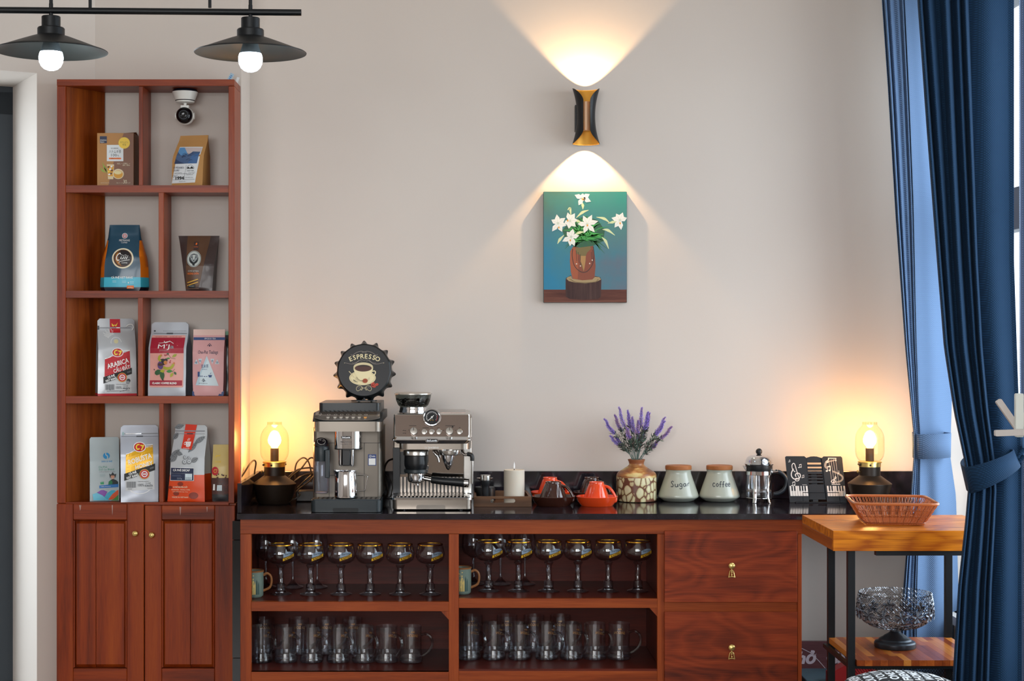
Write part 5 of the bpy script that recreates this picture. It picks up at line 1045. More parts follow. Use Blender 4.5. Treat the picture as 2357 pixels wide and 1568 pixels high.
MB(s).tube([(gx + 35, gy - 6, g(1104)), (gx + 38, gy - 6, g(1104.4)), (gx + 60, gy - 8, g(1107)), (gx + 113, gy - 12, g(1110.5))], [7, 8, 8.6, 10.5], blackplastic, 18).build('handle', pf_)
MB(s).tube([(gx + 113, gy - 12, g(1110.5)), (gx + 123, gy - 13, g(1111))], [10.7, 10.4], chrome, 18).build('end_cap', pf_)
m = MB(s)
for q in (-1, 1): m.tube(curve([(gx, gy, g(1111)), (gx + q * 3, gy - 2, g(1114)), (gx + q * 4, gy - 2, g(1119))], 4), [2.2] * 8 + [1.6], chrome, 8)
m.build('spout', pf_)
# right group: brew head, reflection cone, hot water pipe and steam wand
bx_ = x(1036, gy)
MB(s).lathe([(26, g(1036)), (26, g(1044)), (24, g(1047.5)), (.1, g(1047.5))], steel, 32, (bx_, gy, 0)).build('brew_head', em, ang=30)
MB(s).lathe([(15.5, g(1047.5)), (14, g(1057)), (10, g(1068)), (5, g(1079)), (2, g(1082)), (.1, g(1082.5))], chrome, 28, (x(1032, gy), gy, 0)).build('reflection_cone', em)  # solid chrome cone standing in for a reflection
P = lambda px, py, y: (x(px, y), y, z(py, y))
MB(s).tube(curve([P(998, 1033, 50), P(1000, 1042, 46), P(1007, 1052, 44), P(1010, 1064, 44)], 5), [3.2] * 10 + [2.6] * 6, chrome, 10).build('water_pipe', em)
sw = MB(s).tube(curve([P(1064, 1034, 40), P(1064, 1041, 34), P(1070, 1047, 30), P(1078, 1046, 28)], 5), 3.4, chrome, 10).build('steam_wand', em)
MB(s).tube(curve([P(1076, 1045.5, 28), P(1084, 1047, 26), P(1087, 1053, 25), P(1087, 1061, 25)], 5), 5, blackplastic, 12).build('wand_grip', sw)
MB(s).tube([P(1087, 1060, 25), P(1086.5, 1112, 24), P(1086.5, 1115.5, 24)], [3.2, 2.9, 1.8], steel, 10).build('wand_pipe', sw)

# ================================================================ tray with candle and tamper
wal = wood('walnut_tray', '#3d2718', '#5f3f28', '#7a5638', 'x', .45, 1.3, coat=.1)
dt = 5.775; L = Loc(1157, 1167.5, dt); s = L.s; x = L.x; z = L.z
tr = thing('serving_tray', 'small walnut serving tray with slotted end, holding a candle and a tamper', 'tray', L.at(CT + .0004))
yt = 155; x0, x1, xb0, xb1 = x(1090.5), x(1223.5), x(1090, yt), x(1213, yt)
hz0, hz1 = z(1158.6), z(1148.7); hx0, hx1 = x(1129), x(1186); rh = (hz1 - hz0) / 2; cz = (hz0 + hz1) / 2
inner = []; outer = []; zt0, zt1 = .2, z(1143.5)
for i in range(32):
    a = 2 * PI * i / 32; c_, s_ = math.cos(a), math.sin(a)
    inner.append(((hx1 - rh if c_ > 1e-9 else hx0 + rh if c_ < -1e-9 else (hx0 + hx1) / 2) + rh * c_, cz + rh * s_))
    mx_, mz_ = (x0 + x1) / 2, (zt0 + zt1) / 2; k = min((x1 - x0) / 2 / max(abs(c_), 1e-6), (zt1 - zt0) / 2 / max(abs(s_ * 5.5), 1e-6))
    k2 = max(abs(c_) / ((x1 - x0) / 2), abs(s_) * 1.0 / ((zt1 - zt0) / 2)); outer.append((mx_ + c_ / k2, mz_ + s_ / k2))
# square the loop: every eighth of a turn lands on a corner or a side
outer = []
for i in range(32):
    a = 2 * PI * (i + .0) / 32; q = max(abs(math.cos(a)), abs(math.sin(a))); outer.append((mx_ + math.cos(a) / q * (x1 - x0) / 2, mz_ + math.sin(a) / q * (zt1 - zt0) / 2))
MB(s).holed(outer, inner, 0, 6, wal).build('slotted_end', tr, False)
MB(s).box(xb0, xb1, yt - 6, yt, .2, zt1, wal).build('back_end', tr, False)
for (a, b, q) in ((x0, xb0, 6), (x1 - 6, xb1 - 6, 6)): MB(s).prism([(a, 6.1), (a + q, 6.1), (b + q, yt - 6.1), (b, yt - 6.1)], .2, zt1, wal, 'z').build('tray_side', tr, False)
MB(s).prism([(x0 + 6, 6.1), (x1 - 6, 6.1), (xb1 - 6, yt - 6.1), (xb0 + 6, yt - 6.1)], .2, 4, wal, 'z').build('tray_bottom', tr, False)
zf = CT + .0004 + 4.1 * s
dcd = 5.855; Lc = Loc(1183.5, 1160, dcd); s = Lc.s
cd = thing('candle', 'cream ribbed pillar candle with a white artificial flame, standing in the walnut tray', 'candle', (WX(1183.5, dcd), dcd, zf + .0003)); wax = mat('cream_wax', '#d8cfc0', .55, sss=.3)
hcd = CY + (CAMZ - zf) / s - 1081.5
m = MB(s); n = 96; prof = [(.96, 0), (1, 1), (1, hcd - 1), (.96, hcd)]
m.loft([[((23.5 + (.35 if j % 2 else 0)) * k * math.cos(2 * PI * j / n), (23.5 + (.35 if j % 2 else 0)) * k * math.sin(2 * PI * j / n), zz) for j in range(n)] for k, zz in prof] + [[(20 * math.cos(2 * PI * j / n), 20 * math.sin(2 * PI * j / n), hcd - 1.2) for j in range(n)]], wax); m.build('wax_body', cd, ang=30)
MB(s).lathe([(.1, hcd - 1), (.9, hcd - 1), (.9, hcd + 2), (.1, hcd + 2)], black, 8).build('wick', cd)
MB(s).lathe([(.1, hcd + 1.5), (1.6, hcd + 2.5), (2, hcd + 7), (1.5, hcd + 12), (.6, hcd + 16), (.1, hcd + 18.5)], mat('flame_white', '#f3f4f6', .4), 12, sy=.4).build('artificial_flame', cd)
dtm = 5.83; Lc = Loc(1117, 1158, dtm); s = Lc.s
tm = thing('coffee_tamper', 'black coffee tamper with a steel cap and steel base, standing in the walnut tray', 'tamper', (WX(1117.5, dtm), dtm, zf + .0003)); tz = lambda p: (CY + (CAMZ - zf) / s) - p
MB(s).lathe([(.1, .2), (20, .2), (20, 8), (18, 10), (.1, 10)], steel, 28).build('base', tm, ang=30)
MB(s).lathe([(6, 9.8), (8.5, tz(1136)), (8.5, tz(1122)), (9.5, tz(1118)), (11.5, tz(1113)), (12, tz(1106)), (.1, tz(1106))], blackplastic, 28).build('handle', tm)
MB(s).lathe([(11.8, tz(1106)), (12, tz(1105)), (12, tz(1095)), (11, tz(1093.5)), (.1, tz(1093))], steel, 28).build('steel_cap', tm, ang=30)
dh = 5.945; s = dh / F
hd = thing('filter_stand', 'black filter stand with a steel dish, behind the tamper in the walnut tray', 'stand', (WX(1116, dh), dh, zf + .0003)); tz = lambda p: (CY + (CAMZ - zf) / s) - p
MB(s).lathe([(.1, .2), (24, .2), (24, tz(1125)), (22, tz(1121)), (.1, tz(1121))], blackplastic, 28).build('base', hd, ang=30)
MB(s).lathe([(10, tz(1121)), (8, tz(1112)), (9, tz(1106)), (.1, tz(1106))], steel, 20).build('stem', hd)
MB(s).lathe([(.1, tz(1106)), (12, tz(1105.5)), (19, tz(1101.5)), (19, tz(1100.5)), (12, tz(1103)), (.1, tz(1104))], steel, 28).build('dish', hd)

# ================================================================ cups turned over on their saucers
def cupset(px, py, rs, kind, brownish, lab):
    d = DC(py) + 38 * 5.8 / F; s = d / F; gz = mat('orange_glaze', '#e2481a', .12, coat=.6) if not brownish else mat('brown_glaze', '#3a1c14', .1, coat=.6); ft = mat('pale_foot_ring', '#d8b8a8', .4)
    sa = thing('saucer', '%s glazed saucer under %s' % (('brown' if brownish else 'bright orange'), lab), 'saucer', (WX(px, d), d, CT + .0004), 0, 'saucers on the worktop')
    MB(s).lathe([(.1, 1), (rs * .72, .2), (rs * .76, 0), (rs * .78, 1.5), (rs * .9, 9), (rs, 21), (rs * .985, 22), (rs * .96, 21), (rs * .85, 10), (rs * .7, 4.5), (.1, 3.6)], gz, 48, mf=lambda i: ft if i == 1 else gz).build('dish', sa)
    r0 = rs * .665
    cu = thing('coffee_cup', '%s glazed cup turned upside down on %s' % (('brown' if brownish else 'bright orange'), lab.replace('its cup', 'its saucer')), 'cup', (WX(px - 1, d), d, CT + .0004 + 5.4 * s), -.35, 'upturned cups on the worktop')
    MB(s).lathe([(r0, 0), (r0 * 1.01, 1), (r0 * .975, 7), (r0 * .90, 16), (r0 * .79, 26), (r0 * .67, 36), (r0 * .57, 43.5), (r0 * .525, 46), (r0 * .53, 49), (r0 * .49, 49), (r0 * .46, 46.5), (.1, 46)] + [(.1, 44), (r0 * .5, 42), (r0 * .84, 16), (r0 * .95, 0), (r0, 0)], gz, 40, mf=lambda i: ft if i == 8 else gz).build('bowl', cu, ang=50)
    MB(s).tube(curve([(r0 * .60, 0, 40), (r0 * .92, 0, 37), (r0 * 1.24, 0, 26), (r0 * 1.42, 0, 13), (r0 * 1.38, 0, 5), (r0 * .97, 0, 4.5)], 6), 3.2, gz, 10).build('handle', cu)
cupset(1274.5, 1167.2, 50.5, 0, True, 'its cup beside the walnut tray')
cupset(1374, 1167.8, 48, 0, False, 'its cup beside the speckled vase')
cupset(1267, 1157.2, 46, 0, False, 'its cup behind the brown cup')
cupset(1363, 1157.2, 46, 0, True, 'its cup behind the orange cup')

# ================================================================ vase with lavender
dv_ = 5.992; s = dv_ / F
def vase_mat():
    m, t, b = newmat('pebbled_glaze'); N = t.nodes; L = t.links.new; tc = N.new('ShaderNodeTexCoord'); mp = N.new('ShaderNodeMapping'); mp.inputs['Scale'].default_value = (42, 42, 31); mp.inputs['Rotation'].default_value = (.25, .3, 0)
    v = N.new('ShaderNodeTexVoronoi'); v.feature = 'DISTANCE_TO_EDGE'; v.inputs['Scale'].default_value = 1.0; v.inputs['Randomness'].default_value = .8; v2 = N.new('ShaderNodeTexNoise'); v2.inputs['Scale'].default_value = 5; v2.inputs['Detail'].default_value = 4
    L(tc.outputs['Object'], mp.inputs['Vector']); L(mp.outputs[0], v.inputs['Vector']); L(mp.outputs[0], v2.inputs['Vector'])
    f1 = N.new('ShaderNodeTexVoronoi'); f1.inputs['Scale'].default_value = 1.0; f1.inputs['Randomness'].default_value = .8; L(mp.outputs[0], f1.inputs['Vector'])
    sb_ = N.new('ShaderNodeMath'); sb_.operation = 'SUBTRACT'; sb_.inputs[0].default_value = .66; L(f1.outputs['Distance'], sb_.inputs[1])
    mn = N.new('ShaderNodeMath'); mn.operation = 'SMOOTH_MIN'; mn.inputs[2].default_value = .08; L(v.outputs['Distance'], mn.inputs[0]); L(sb_.outputs[0], mn.inputs[1])
    ad = N.new('ShaderNodeMath'); ad.operation = 'MULTIPLY_ADD'; ad.inputs[1].default_value = .10; L(v2.outputs['Fac'], ad.inputs[0]); L(mn.outputs[0], ad.inputs[2])
    r = ramp(N, [(.03, '#6e4534'), (.085, '#7a4f3c'), (.115, '#c4b684'), (.24, '#e2dbb4')]); L(ad.outputs[0], r.inputs[0]); L(r.outputs[0], b.inputs['Base Color'])
    bp = N.new('ShaderNodeBump'); bp.inputs['Strength'].default_value = .5; bp.inputs['Distance'].default_value = .003; L(ad.outputs[0], bp.inputs['Height']); L(bp.outputs[0], b.inputs['Normal']); b.inputs['Roughness'].default_value = .28; return m
def shoulder_mat():
    m, t, b = newmat('brushed_shoulder_glaze'); N = t.nodes; L = t.links.new; tc = N.new('ShaderNodeTexCoord'); mp = N.new('ShaderNodeMapping'); mp.inputs['Scale'].default_value = (12, 12, 50); mp.inputs['Rotation'].default_value = (0, .5, 0)
    n = N.new('ShaderNodeTexNoise'); n.inputs['Scale'].default_value = 1.0; n.inputs['Detail'].default_value = 5; L(tc.outputs['Object'], mp.inputs['Vector']); L(mp.outputs[0], n.inputs['Vector'])
    r = ramp(N, [(.38, '#7a4a30'), (.5, '#a8703c'), (.58, '#d0b878'), (.7, '#ddd0a0')]); L(n.outputs['Fac'], r.inputs[0]); L(r.outputs[0], b.inputs['Base Color']); b.inputs['Roughness'].default_value = .35; return m
va = thing('vase', 'round-shouldered brown vase with cream pebble pattern, holding lavender sprigs', 'vase', (WX(1465, dv_), dv_, CT + .0004))
zv = lambda p: (CY + (CAMZ - CT) / s) - p; peb = vase_mat(); sh_ = shoulder_mat(); lipm = mat('terracotta_lip', '#8f5a3c', .4)
MB(s).lathe([(.1, .2), (43, .2), (45.5, 1.5), (46.5, 5), (46, zv(1098))], peb, 56).build('pebbled_body', va)
MB(s).lathe([(46, zv(1098)), (45.5, zv(1093)), (43, zv(1088)), (32, zv(1081)), (21, zv(1074)), (17.3, zv(1070)), (17, zv(1067))], sh_, 56).build('shoulder', va)
MB(s).lathe([(17, zv(1067)), (17.6, zv(1064)), (20, zv(1058.5)), (19.6, zv(1057.5)), (17.5, zv(1058.5)), (15, zv(1066)), (15, zv(1090)), (.1, zv(1091))], lipm, 48).build('lip', va)
lav = [mat('lavender_%s' % c, h, .7) for c, h in (('violet', '#937ad0'), ('lilac', '#ab98dc'), ('mauve', '#ac8cba'))]; lst = mat('lavender_stem', '#5a7068', .7); llf = mat('lavender_leaf', '#55695c', .7); llf2 = mat('lavender_grey_leaf', '#5d5552', .7)
tips = [(1390, 965, -.6), (1416, 957, .4), (1424, 938.5, -.2), (1447, 947, .7), (1478, 940, .2), (1490, 949, -.5), (1497, 953, .6), (1531, 962, .1), (1528, 970, -.6), (1547, 984, .3), (1516, 1017, .5), (1404, 1004, -.3), (1420, 1010, .7), (1466, 968, -.8), (1472, 998, .9), (1440, 984, -.7), (1486, 984, .8), (1456, 962, .3)]
ORD = 'first second third fourth fifth sixth seventh eighth ninth tenth eleventh twelfth thirteenth fourteenth fifteenth sixteenth seventeenth last'.split()
ZT_ = CT + .0004 + zv(1058) * s
for i, (px, py, dep) in enumerate(sorted(tips)):
    bx0 = (px - 1465) * .14; by0 = dep * 7; dx, dz = px - 1465, 1058 - py
    pl = curve([(bx0 * .6, by0 * .5, -40), (bx0, by0, 0), (bx0 + dx * .35, by0 + dep * 8, dz * .45), (bx0 + dx * .72, dep * 22, dz * .8), (dx * .93 + 0, dep * 28, dz * .94), (dx, dep * 30, dz)], 7)
    rt = thing('lavender_sprig', 'lavender sprig in the vase, its tip the %s counted from the orange cup side' % ORD[i], 'lavender', (WX(1465, dv_), dv_, ZT_), 0, 'lavender sprigs in the vase')
    MB(s).tube(pl, .75, lst, 5).build('stem', rt)
    fm_ = MB(s); lm = MB(s); N_ = len(pl)
    cum = [0]
    for j in range(N_ - 1): cum.append(cum[-1] + (pl[j + 1] - pl[j]).length)
    def fr_(t):
        q = 40 + t * (cum[-1] - 40); j = next(i_ for i_ in range(N_ - 1) if cum[i_ + 1] >= q - 1e-6); p = pl[j].lerp(pl[j + 1], (q - cum[j]) / max(1e-6, cum[j + 1] - cum[j])); return p, (pl[j + 1] - pl[j]).normalized()
    for k in range(84):
        t = .62 + .38 * k / 83; p, dr = fr_(min(t, .999)); a = k * 2.4; o = dr.orthogonal(); o2 = dr.cross(o); sd = (o * math.cos(a) + o2 * math.sin(a)); w = 4.8 * (1 - .6 * ((k / 83) ** 2)) * (.7 + .5 * R.random())
        tip = p + sd * w + dr * 3.2; n1 = dr.cross(sd) * 1.25
        fm_.raw([p, p + sd * w * .55 + n1 + dr * 1.2, tip, p + sd * w * .55 - n1 + dr * 1.2, p + sd * w * .5 + dr * 3], [(0, 1, 4), (1, 2, 4), (2, 3, 4), (3, 0, 4)], lav[(i + (k % 5 == 0)) % 3])
    for k in range(34):
        t = .22 + .44 * R.random(); p, dr = fr_(t); a = R.random() * 6.28; o = dr.orthogonal(); o2 = dr.cross(o); sd = (o * math.cos(a) + o2 * math.sin(a)); ln_ = 6 + 5 * R.random(); n1 = dr.cross(sd) * 1.3
        lm.raw([p, p + sd * ln_ * .5 + dr * ln_ * .4 + n1, p + sd * ln_ * .8 + dr * ln_ * .9, p + sd * ln_ * .5 + dr * ln_ * .4 - n1], [(0, 1, 2, 3)], (llf, llf2)[k % 3 == 0])
    stuff(fm_.build('flower_spike', rt, False)); stuff(lm.build('leaf_tufts', rt, False))

# ================================================================ storage jars
jar = mat('grey_green_glaze', '#b3b6a8', .22, coat=.4); jar2 = mat('jar_base_glaze', '#8c9188', .3); cork = wood('beech_lid', '#8a5230', '#a8683c', '#bd8050', 'x', .5, 1.5, coat=0); felt = mat('blue_black_marker', '#1d2a38', .5)
for px, word in ((1561.5, 'sugar'), (1656, 'coffee')):
    d = 5.99; s = d / F; zj = lambda p: (CY + (CAMZ - CT) / s) - p
    r = thing('storage_jar', 'grey-green ceramic storage jar lettered %s with a wooden lid' % word, 'jar', (WX(px, d), d, CT + .0004), 0, 'lettered storage jars')
    pr = [(.1, 1), (32, .2), (34, 1.5), (45.5, 9), (46.8, 12), (45.5, 17), (29, zj(1090)), (28.5, zj(1085)), (30, zj(1081)), (27, zj(1081))]
    MB(s).lathe(pr, jar, 56, mf=lambda i: jar2 if i < 3 else jar).build('jar_body', r)
    MB(s).lathe([(28, zj(1081)), (30, zj(1080.5)), (30.3, zj(1078)), (30, zj(1072.5)), (28.5, zj(1071.5)), (.1, zj(1071.5))], cork, 48).build('lid', r, ang=30)
    m = MB(s); de = Dec(m, around(prof_r(pr[5:])), .35)
    St = lambda pts, w=1.5: de.line([tuple(p) for p in curve([(a, b) for a, b in pts], 5)], w, felt, 1)
    y0 = zj(1118.5)
    if word == 'sugar':
        St([(-15, y0 + 11), (-18, y0 + 13), (-21, y0 + 10), (-18, y0 + 6.5), (-16.5, y0 + 3), (-19, y0 + .5), (-22.5, y0 + 1.5)]); St([(-12, y0 + 7), (-12, y0 + 2), (-9, y0 + .6), (-6.5, y0 + 2.5), (-6, y0 + 7), (-5.6, y0 + .5)])
        St([(3, y0 + 7), (0, y0 + 8), (-2, y0 + 5), (0, y0 + 1.6), (3, y0 + 3), (3.2, y0 + 7), (3, y0 - 2), (0, y0 - 4), (-2.5, y0 - 2.5)]); St([(12.5, y0 + 7), (9.5, y0 + 8), (7, y0 + 5), (8.5, y0 + 1.5), (12, y0 + 3), (12.6, y0 + 7.5), (13.6, y0 + 1.5)]); St([(17.5, y0 + 8), (17.5, y0 + 2)]); St([(17.5, y0 + 5), (19.5, y0 + 8.5), (22, y0 + 8.5)])
    else:
        St([(-15.5, y0 + 7.5), (-18.5, y0 + 9), (-21, y0 + 5), (-19.5, y0 + 1), (-15.5, y0 + 2)]); St([(-10.5, y0 + 8), (-12.8, y0 + 5), (-11, y0 + 1.2), (-8, y0 + 4), (-9.5, y0 + 7.8), (-10.5, y0 + 8)])
        for q in (-4.2, 2.2): St([(q + 4, y0 + 11.5), (q + 1.5, y0 + 12), (q + .6, y0 + 7), (q, y0 - .5)]); St([(q - 2, y0 + 6.4), (q + 3, y0 + 6.8)])
        for q in (8, 15): St([(q, y0 + 4.6), (q + 4.6, y0 + 5.4), (q + 3.4, y0 + 8.6), (q + .4, y0 + 7), (q + .2, y0 + 3), (q + 2.2, y0 + 1.2), (q + 5.4, y0 + 2.6)])
    m.build('hand_lettering', r, False)

# ================================================================ french press
d = 5.955; s = d / F; zp = lambda p: (CY + (CAMZ - CT) / s) - p
fp = thing('french_press', 'glass french press with chrome frame, domed lid and black handle beside the coffee jar', 'french press', (WX(1747, d), d, CT + .0004))
MB(s).lathe([(.1, 10), (26, 10), (29, 13), (29.5, 18), (29.5, zp(1078)), (28.9, zp(1078)), (28.9, 18), (26, 11.5), (.1, 11)], wallglass, 40).build('beaker', fp)
MB(s).lathe([(.1, zp(1070)), (33, zp(1070)), (33.5, zp(1068)), (31, zp(1064)), (30.5, zp(1060)), (27, zp(1053)), (20, zp(1049)), (10, zp(1047)), (.1, zp(1046.5))], chrome, 48).build('domed_lid', fp)
MB(s).lathe([(30, zp(1083)), (30.6, zp(1082)), (30.6, zp(1070.5)), (29, zp(1070.5))], blackplastic, 40).build('lid_skirt', fp)
MB(s).lathe([(30.2, zp(1093)), (31, zp(1092.5)), (31, zp(1084.5)), (30.2, zp(1084)), (30, zp(1088)), (30.2, zp(1093))], chrome, 40).build('frame_band', fp)
m = MB(s).sphere((0, 0, zp(1040)), 7.4, blackplastic, 20, 12); m.lathe([(5, zp(1047)), (3, zp(1045)), (2.5, zp(1042))], blackplastic, 14); m.build('plunger_knob', fp)
MB(s).lathe([(1.2, zp(1130)), (1.2, zp(1070))], chrome, 10).lathe([(28, zp(1132)), (28.3, zp(1130)), (27, zp(1128)), (.1, zp(1127))], mat('plunger_mesh', '#9a9693', .3, .9), 36).build('plunger', fp)
rdp = mat('red_handle_reflection_plastic', '#8c2f38', .3)
for a in (-2.05, -.95, .9, 2.2):
    m = MB(s); pts = [(30.8, zp(1093)), (30.8, 24), (31.5, 12), (34, 2), (37, .4)]
    ca, sa = math.cos(a), math.sin(a); w = 4.2; vs = []
    for r_, z_ in pts: vs += [(r_ * ca - w * sa, r_ * sa + w * ca, z_), (r_ * ca + w * sa, r_ * sa - w * ca, z_)]
    m.raw(vs, [(2 * i, 2 * i + 1, 2 * i + 3, 2 * i + 2) for i in range(4)], chrome); m.build('frame_leg', fp, solid=.0012)
MB(s).tube([(29.6 * math.cos(t), 29.6 * math.sin(t), 10 + 0) for t in [2 * PI * j / 32 for j in range(32)]], 1.3, chrome, 6, True).build('frame_ring', fp)
hx_ = [(31, 0, zp(1087)), (42, 0, zp(1086)), (52, 0, zp(1090)), (61, 0, zp(1100)), (63, 0, zp(1113)), (58, 0, zp(1126)), (48, 0, zp(1134)), (38, 0, zp(1137)), (33, 0, zp(1137))]
MB(s).tube(curve([(a, b - 2, c) for a, b, c in hx_], 5), [3.5] * 3 + [4.8] * 34 + [4.2] * 4, mat('handle_grey_black', '#20252b', .35), 12).build('handle', fp)
m = MB(s).tube([(30, -2, zp(1087)), (43, -2, zp(1086))], 5, chrome, 12); m.build('handle_clip', fp)
MB(s).raw([(-30, -6, zp(1083)), (-30, 6, zp(1083)), (-38, 0, zp(1072)), (-30, 5, zp(1074)), (-30, -5, zp(1074))], [(0, 1, 2), (0, 2, 4), (1, 3, 2)], chrome).build('spout', fp, False, solid=.001)

# ================================================================ folding book stand with music print
d = 5.93; Lb = Loc(1878, 1157, d); s = Lb.s
bs = thing('book_stand', 'black metal folding book stand printed with treble clef and piano keys beside the lamp', 'book stand', Lb.at(CT + .0004))
bmt = mat('stand_black', '#17191e', .45, .2); wpr = mat('stand_white_print', '#d9d4d0', .5)
tb = .20; U = lambda p: p - 1878; V = lambda p: 1157 - p
TF = planar(0, tb, 2)
def slab(pts, name, y=0):
    n = len(pts); f = planar(y, tb, 2); vs = [f(a, b, 0) for a, b in pts] + [f(a, b, -1.2) for a, b in pts]
    return MB(s).raw(vs, [tuple(range(n)), tuple(range(2 * n - 1, n - 1, -1))] + [(i, i + n, (i + 1) % n + n, (i + 1) % n) for i in range(n)], bmt).build(name, bs, False)
def corners(p, r=3): return [(U(a), V(b)) for a, b in p]
slab(corners([(1818, 1157), (1862.5, 1157), (1859.5, 1053), (1855.5, 1049.5), (1813.5, 1049.5), (1811, 1052)]), 'folding_panel')
slab(corners([(1904, 1157), (1949, 1157), (1943, 1053), (1940, 1050), (1900, 1050), (1895.5, 1054)]), 'folding_panel')
# middle panel with open slots, built of its bars
ct_ = lambda y: [(U(1859 + (y - 1052) * .035), V(y)), (U(1896 + (y - 1052) * .075), V(y))]
bars = [(1052, 1064.5), (1069, 1074), (1078, 1083), (1086, 1091), (1094, 1097), (1100, 1104), (1107, 1112), (1115, 1150)]
mm = MB(s); f = planar(2, tb, 2)
def q4(p): 
    n = len(p); vs = [f(a, b, 0) for a, b in p] + [f(a, b, -1.2) for a, b in p]; mm.raw(vs, [tuple(range(n)), tuple(range(2 * n - 1, n - 1, -1))] + [(i, i + n, (i + 1) % n + n, (i + 1) % n) for i in range(n)], bmt)
for i, (a, b) in enumerate(bars):
    A0, A1 = ct_(a); B0, B1 = ct_(b)
    q4([B0, B1] + ([(A1[0], A1[1] - 2), ((A0[0] * .3 + A1[0] * .7), A1[1] + 1.5), ((A0[0] + A1[0]) / 2, A1[1] + 2), (A0[0] * .7 + A1[0] * .3, A1[1] + 1.5), (A0[0], A0[1] - 2)] if i == 0 else [A1, A0]))
for sd in (0, 1):
    p0 = ct_(1055)[sd]; p1 = ct_(1148)[sd]; w = 2.6 * (1 if sd == 0 else -1); q4([p1, (p1[0] + w, p1[1]), (p0[0] + w, p0[1]), p0] if sd == 0 else [(p1[0] + w, p1[1]), p1, p0, (p0[0] + w, p0[1])])
mm.build('slotted_back', bs, False)
m = MB(s); de = Dec(m, TF, .35)
Wp = lambda pts: [(U(a), V(b)) for a, b in pts]
K = lambda p: ((p[0]) / 5.357 + 1680, p[1] / 5.357 + 950)
KK = lambda pts: Wp([K(p) for p in pts])
de.line([tuple(p) for p in curve(KK([(845, 805), (818, 815), (822, 838), (850, 840), (866, 815), (850, 760), (822, 650), (815, 630), (800, 622), (782, 650), (790, 700), (820, 730)]), 5)], 1.7, wpr, 1)
de.line([tuple(p) for p in curve(KK([(800, 690), (775, 735), (772, 780), (800, 815), (850, 815), (880, 790), (876, 755), (845, 745), (820, 765), (828, 790)]), 5)], 2.2, wpr, 1)
def note(x, y, k=1.0):
    de.disc(U(x), V(y), 1.7 * k, 1.3 * k, wpr, 1, 8).disc(U(x + 4.4 * k), V(y - 1 * k), 1.7 * k, 1.3 * k, wpr, 1, 8).line(Wp([(x + 1.3 * k, y), (x + 1.3 * k, y - 6.5 * k)]), .8 * k, wpr, 1).line(Wp([(x + 5.7 * k, y - 1 * k), (x + 5.7 * k, y - 7.5 * k)]), .8 * k, wpr, 1).line(Wp([(x + 1 * k, y - 6.3 * k), (x + 6 * k, y - 7.5 * k)]), 1.6 * k, wpr, 1)
note(1842, 1076); note(1848.5, 1099.5, .8); note(1824.5, 1118, 1.2); note(1906, 1084, 1.5); note(1819, 1063, .6)
de.line(KK([(900, 890), (955, 890)]), .6, wpr)
grp = paint('stand_grey_print', '#8d857c')
de.line([tuple(p) for p in curve(KK([(1225, 690), (1195, 660), (1205, 615), (1235, 600)]), 5)], 5, grp, 1).line([tuple(p) for p in curve(KK([(1330, 575), (1290, 590), (1240, 600)]), 5)], 3, grp, 1).line([tuple(p) for p in curve(KK([(1280, 720), (1340, 745), (1395, 780), (1400, 820), (1360, 850), (1290, 860)]), 5)], 4, grp, 1)
for k in range(4): de.line(KK([(1240 + 28 * k, 570), (1268 + 29 * k, 880)]), .5, wpr, 2)
de.line(KK([(1232, 558), (1335, 560)]), 1.6, wpr, 2).line(KK([(1264, 882), (1370, 883)]), 1.6, wpr, 2)
for (cx, cy_, k) in ((1222, 592, .45), (1290, 830, .7)):
    de.line([tuple(p) for p in curve(KK([(cx + 10 * k, cy_ + 50 * k), (cx - 20 * k, cy_ + 55 * k), (cx + 5 * k, cy_ + 20 * k), (cx + 30 * k, cy_ - 60 * k), (cx + 45 * k, cy_ - 30 * k), (cx - 20 * k, cy_ + 0 * k), (cx - 45 * k, cy_ + 35 * k), (cx + 30 * k, cy_ + 35 * k), (cx + 20 * k, cy_ + 5 * k), (cx - 10 * k, cy_ + 15 * k)]), 4)], 2 * k, wpr, 3)
for (xx, yy) in ((1327, 590), (1355, 745)): de.disc(U(K((xx, yy))[0]), V(K((xx, yy))[1]), 1.8, 1.4, wpr, 3, 8).line(KK([(xx + 6, yy), (xx + 2, yy - 32)]), .8, wpr, 3)
for (a, b, c, e) in ((739, 903, 965, 1028), (1200, 903, 1428, 1030)):
    n = 7
    for i in range(n):
        x0 = a + (c - a) * i / n + 3; x1 = a + (c - a) * (i + 1) / n - 1; de.poly(KK([(x0 + 8, e), (x1 + 8, e), (x1, b), (x0, b)]), wpr, 1)
        if i in (0, 1, 3, 4, 5): xm = x1 + 1; de.poly(KK([(xm - 9 + 4, b + 62), (xm + 9 + 4, b + 62), (xm + 9, b - 1), (xm - 9, b - 1)]), bmt, 2)
for q in (0, 1):
    hf = MB(s); hf.mats = m.mats; hf.v = m.v
    for f_, i_ in zip(m.f, m.m):
        if (m.v[f_[0]][0] > 0) == bool(q): hf.f.append(f_); hf.m.append(i_)
    used = sorted({a for f_ in hf.f for a in f_}); ix = {a: b for b, a in enumerate(used)}; hf.v = [m.v[a] for a in used]; hf.f = [tuple(ix[a] for a in f_) for f_ in hf.f]
    hf.build('printed_music', bs, False)
wr = mat('wire_black', '#202227', .35, .6)
P = lambda px, py, y: (U(px), y, V(py))
MB(s).tube([P(1847, 1152, -10), P(1845, 1133, -12), P(1929, 1133, -12), P(1931, 1152, -10)], .9, wr, 6).build('page_holder', bs)
MB(s).box(U(1830), U(1935), -13, 0, .3, 2, bmt).build('front_ledge', bs, False)
MB(s).prism([(2, 1), (42, 1), (22, 70)], U(1872), U(1884), bmt, 'x').build('rear_leg', bs, False)
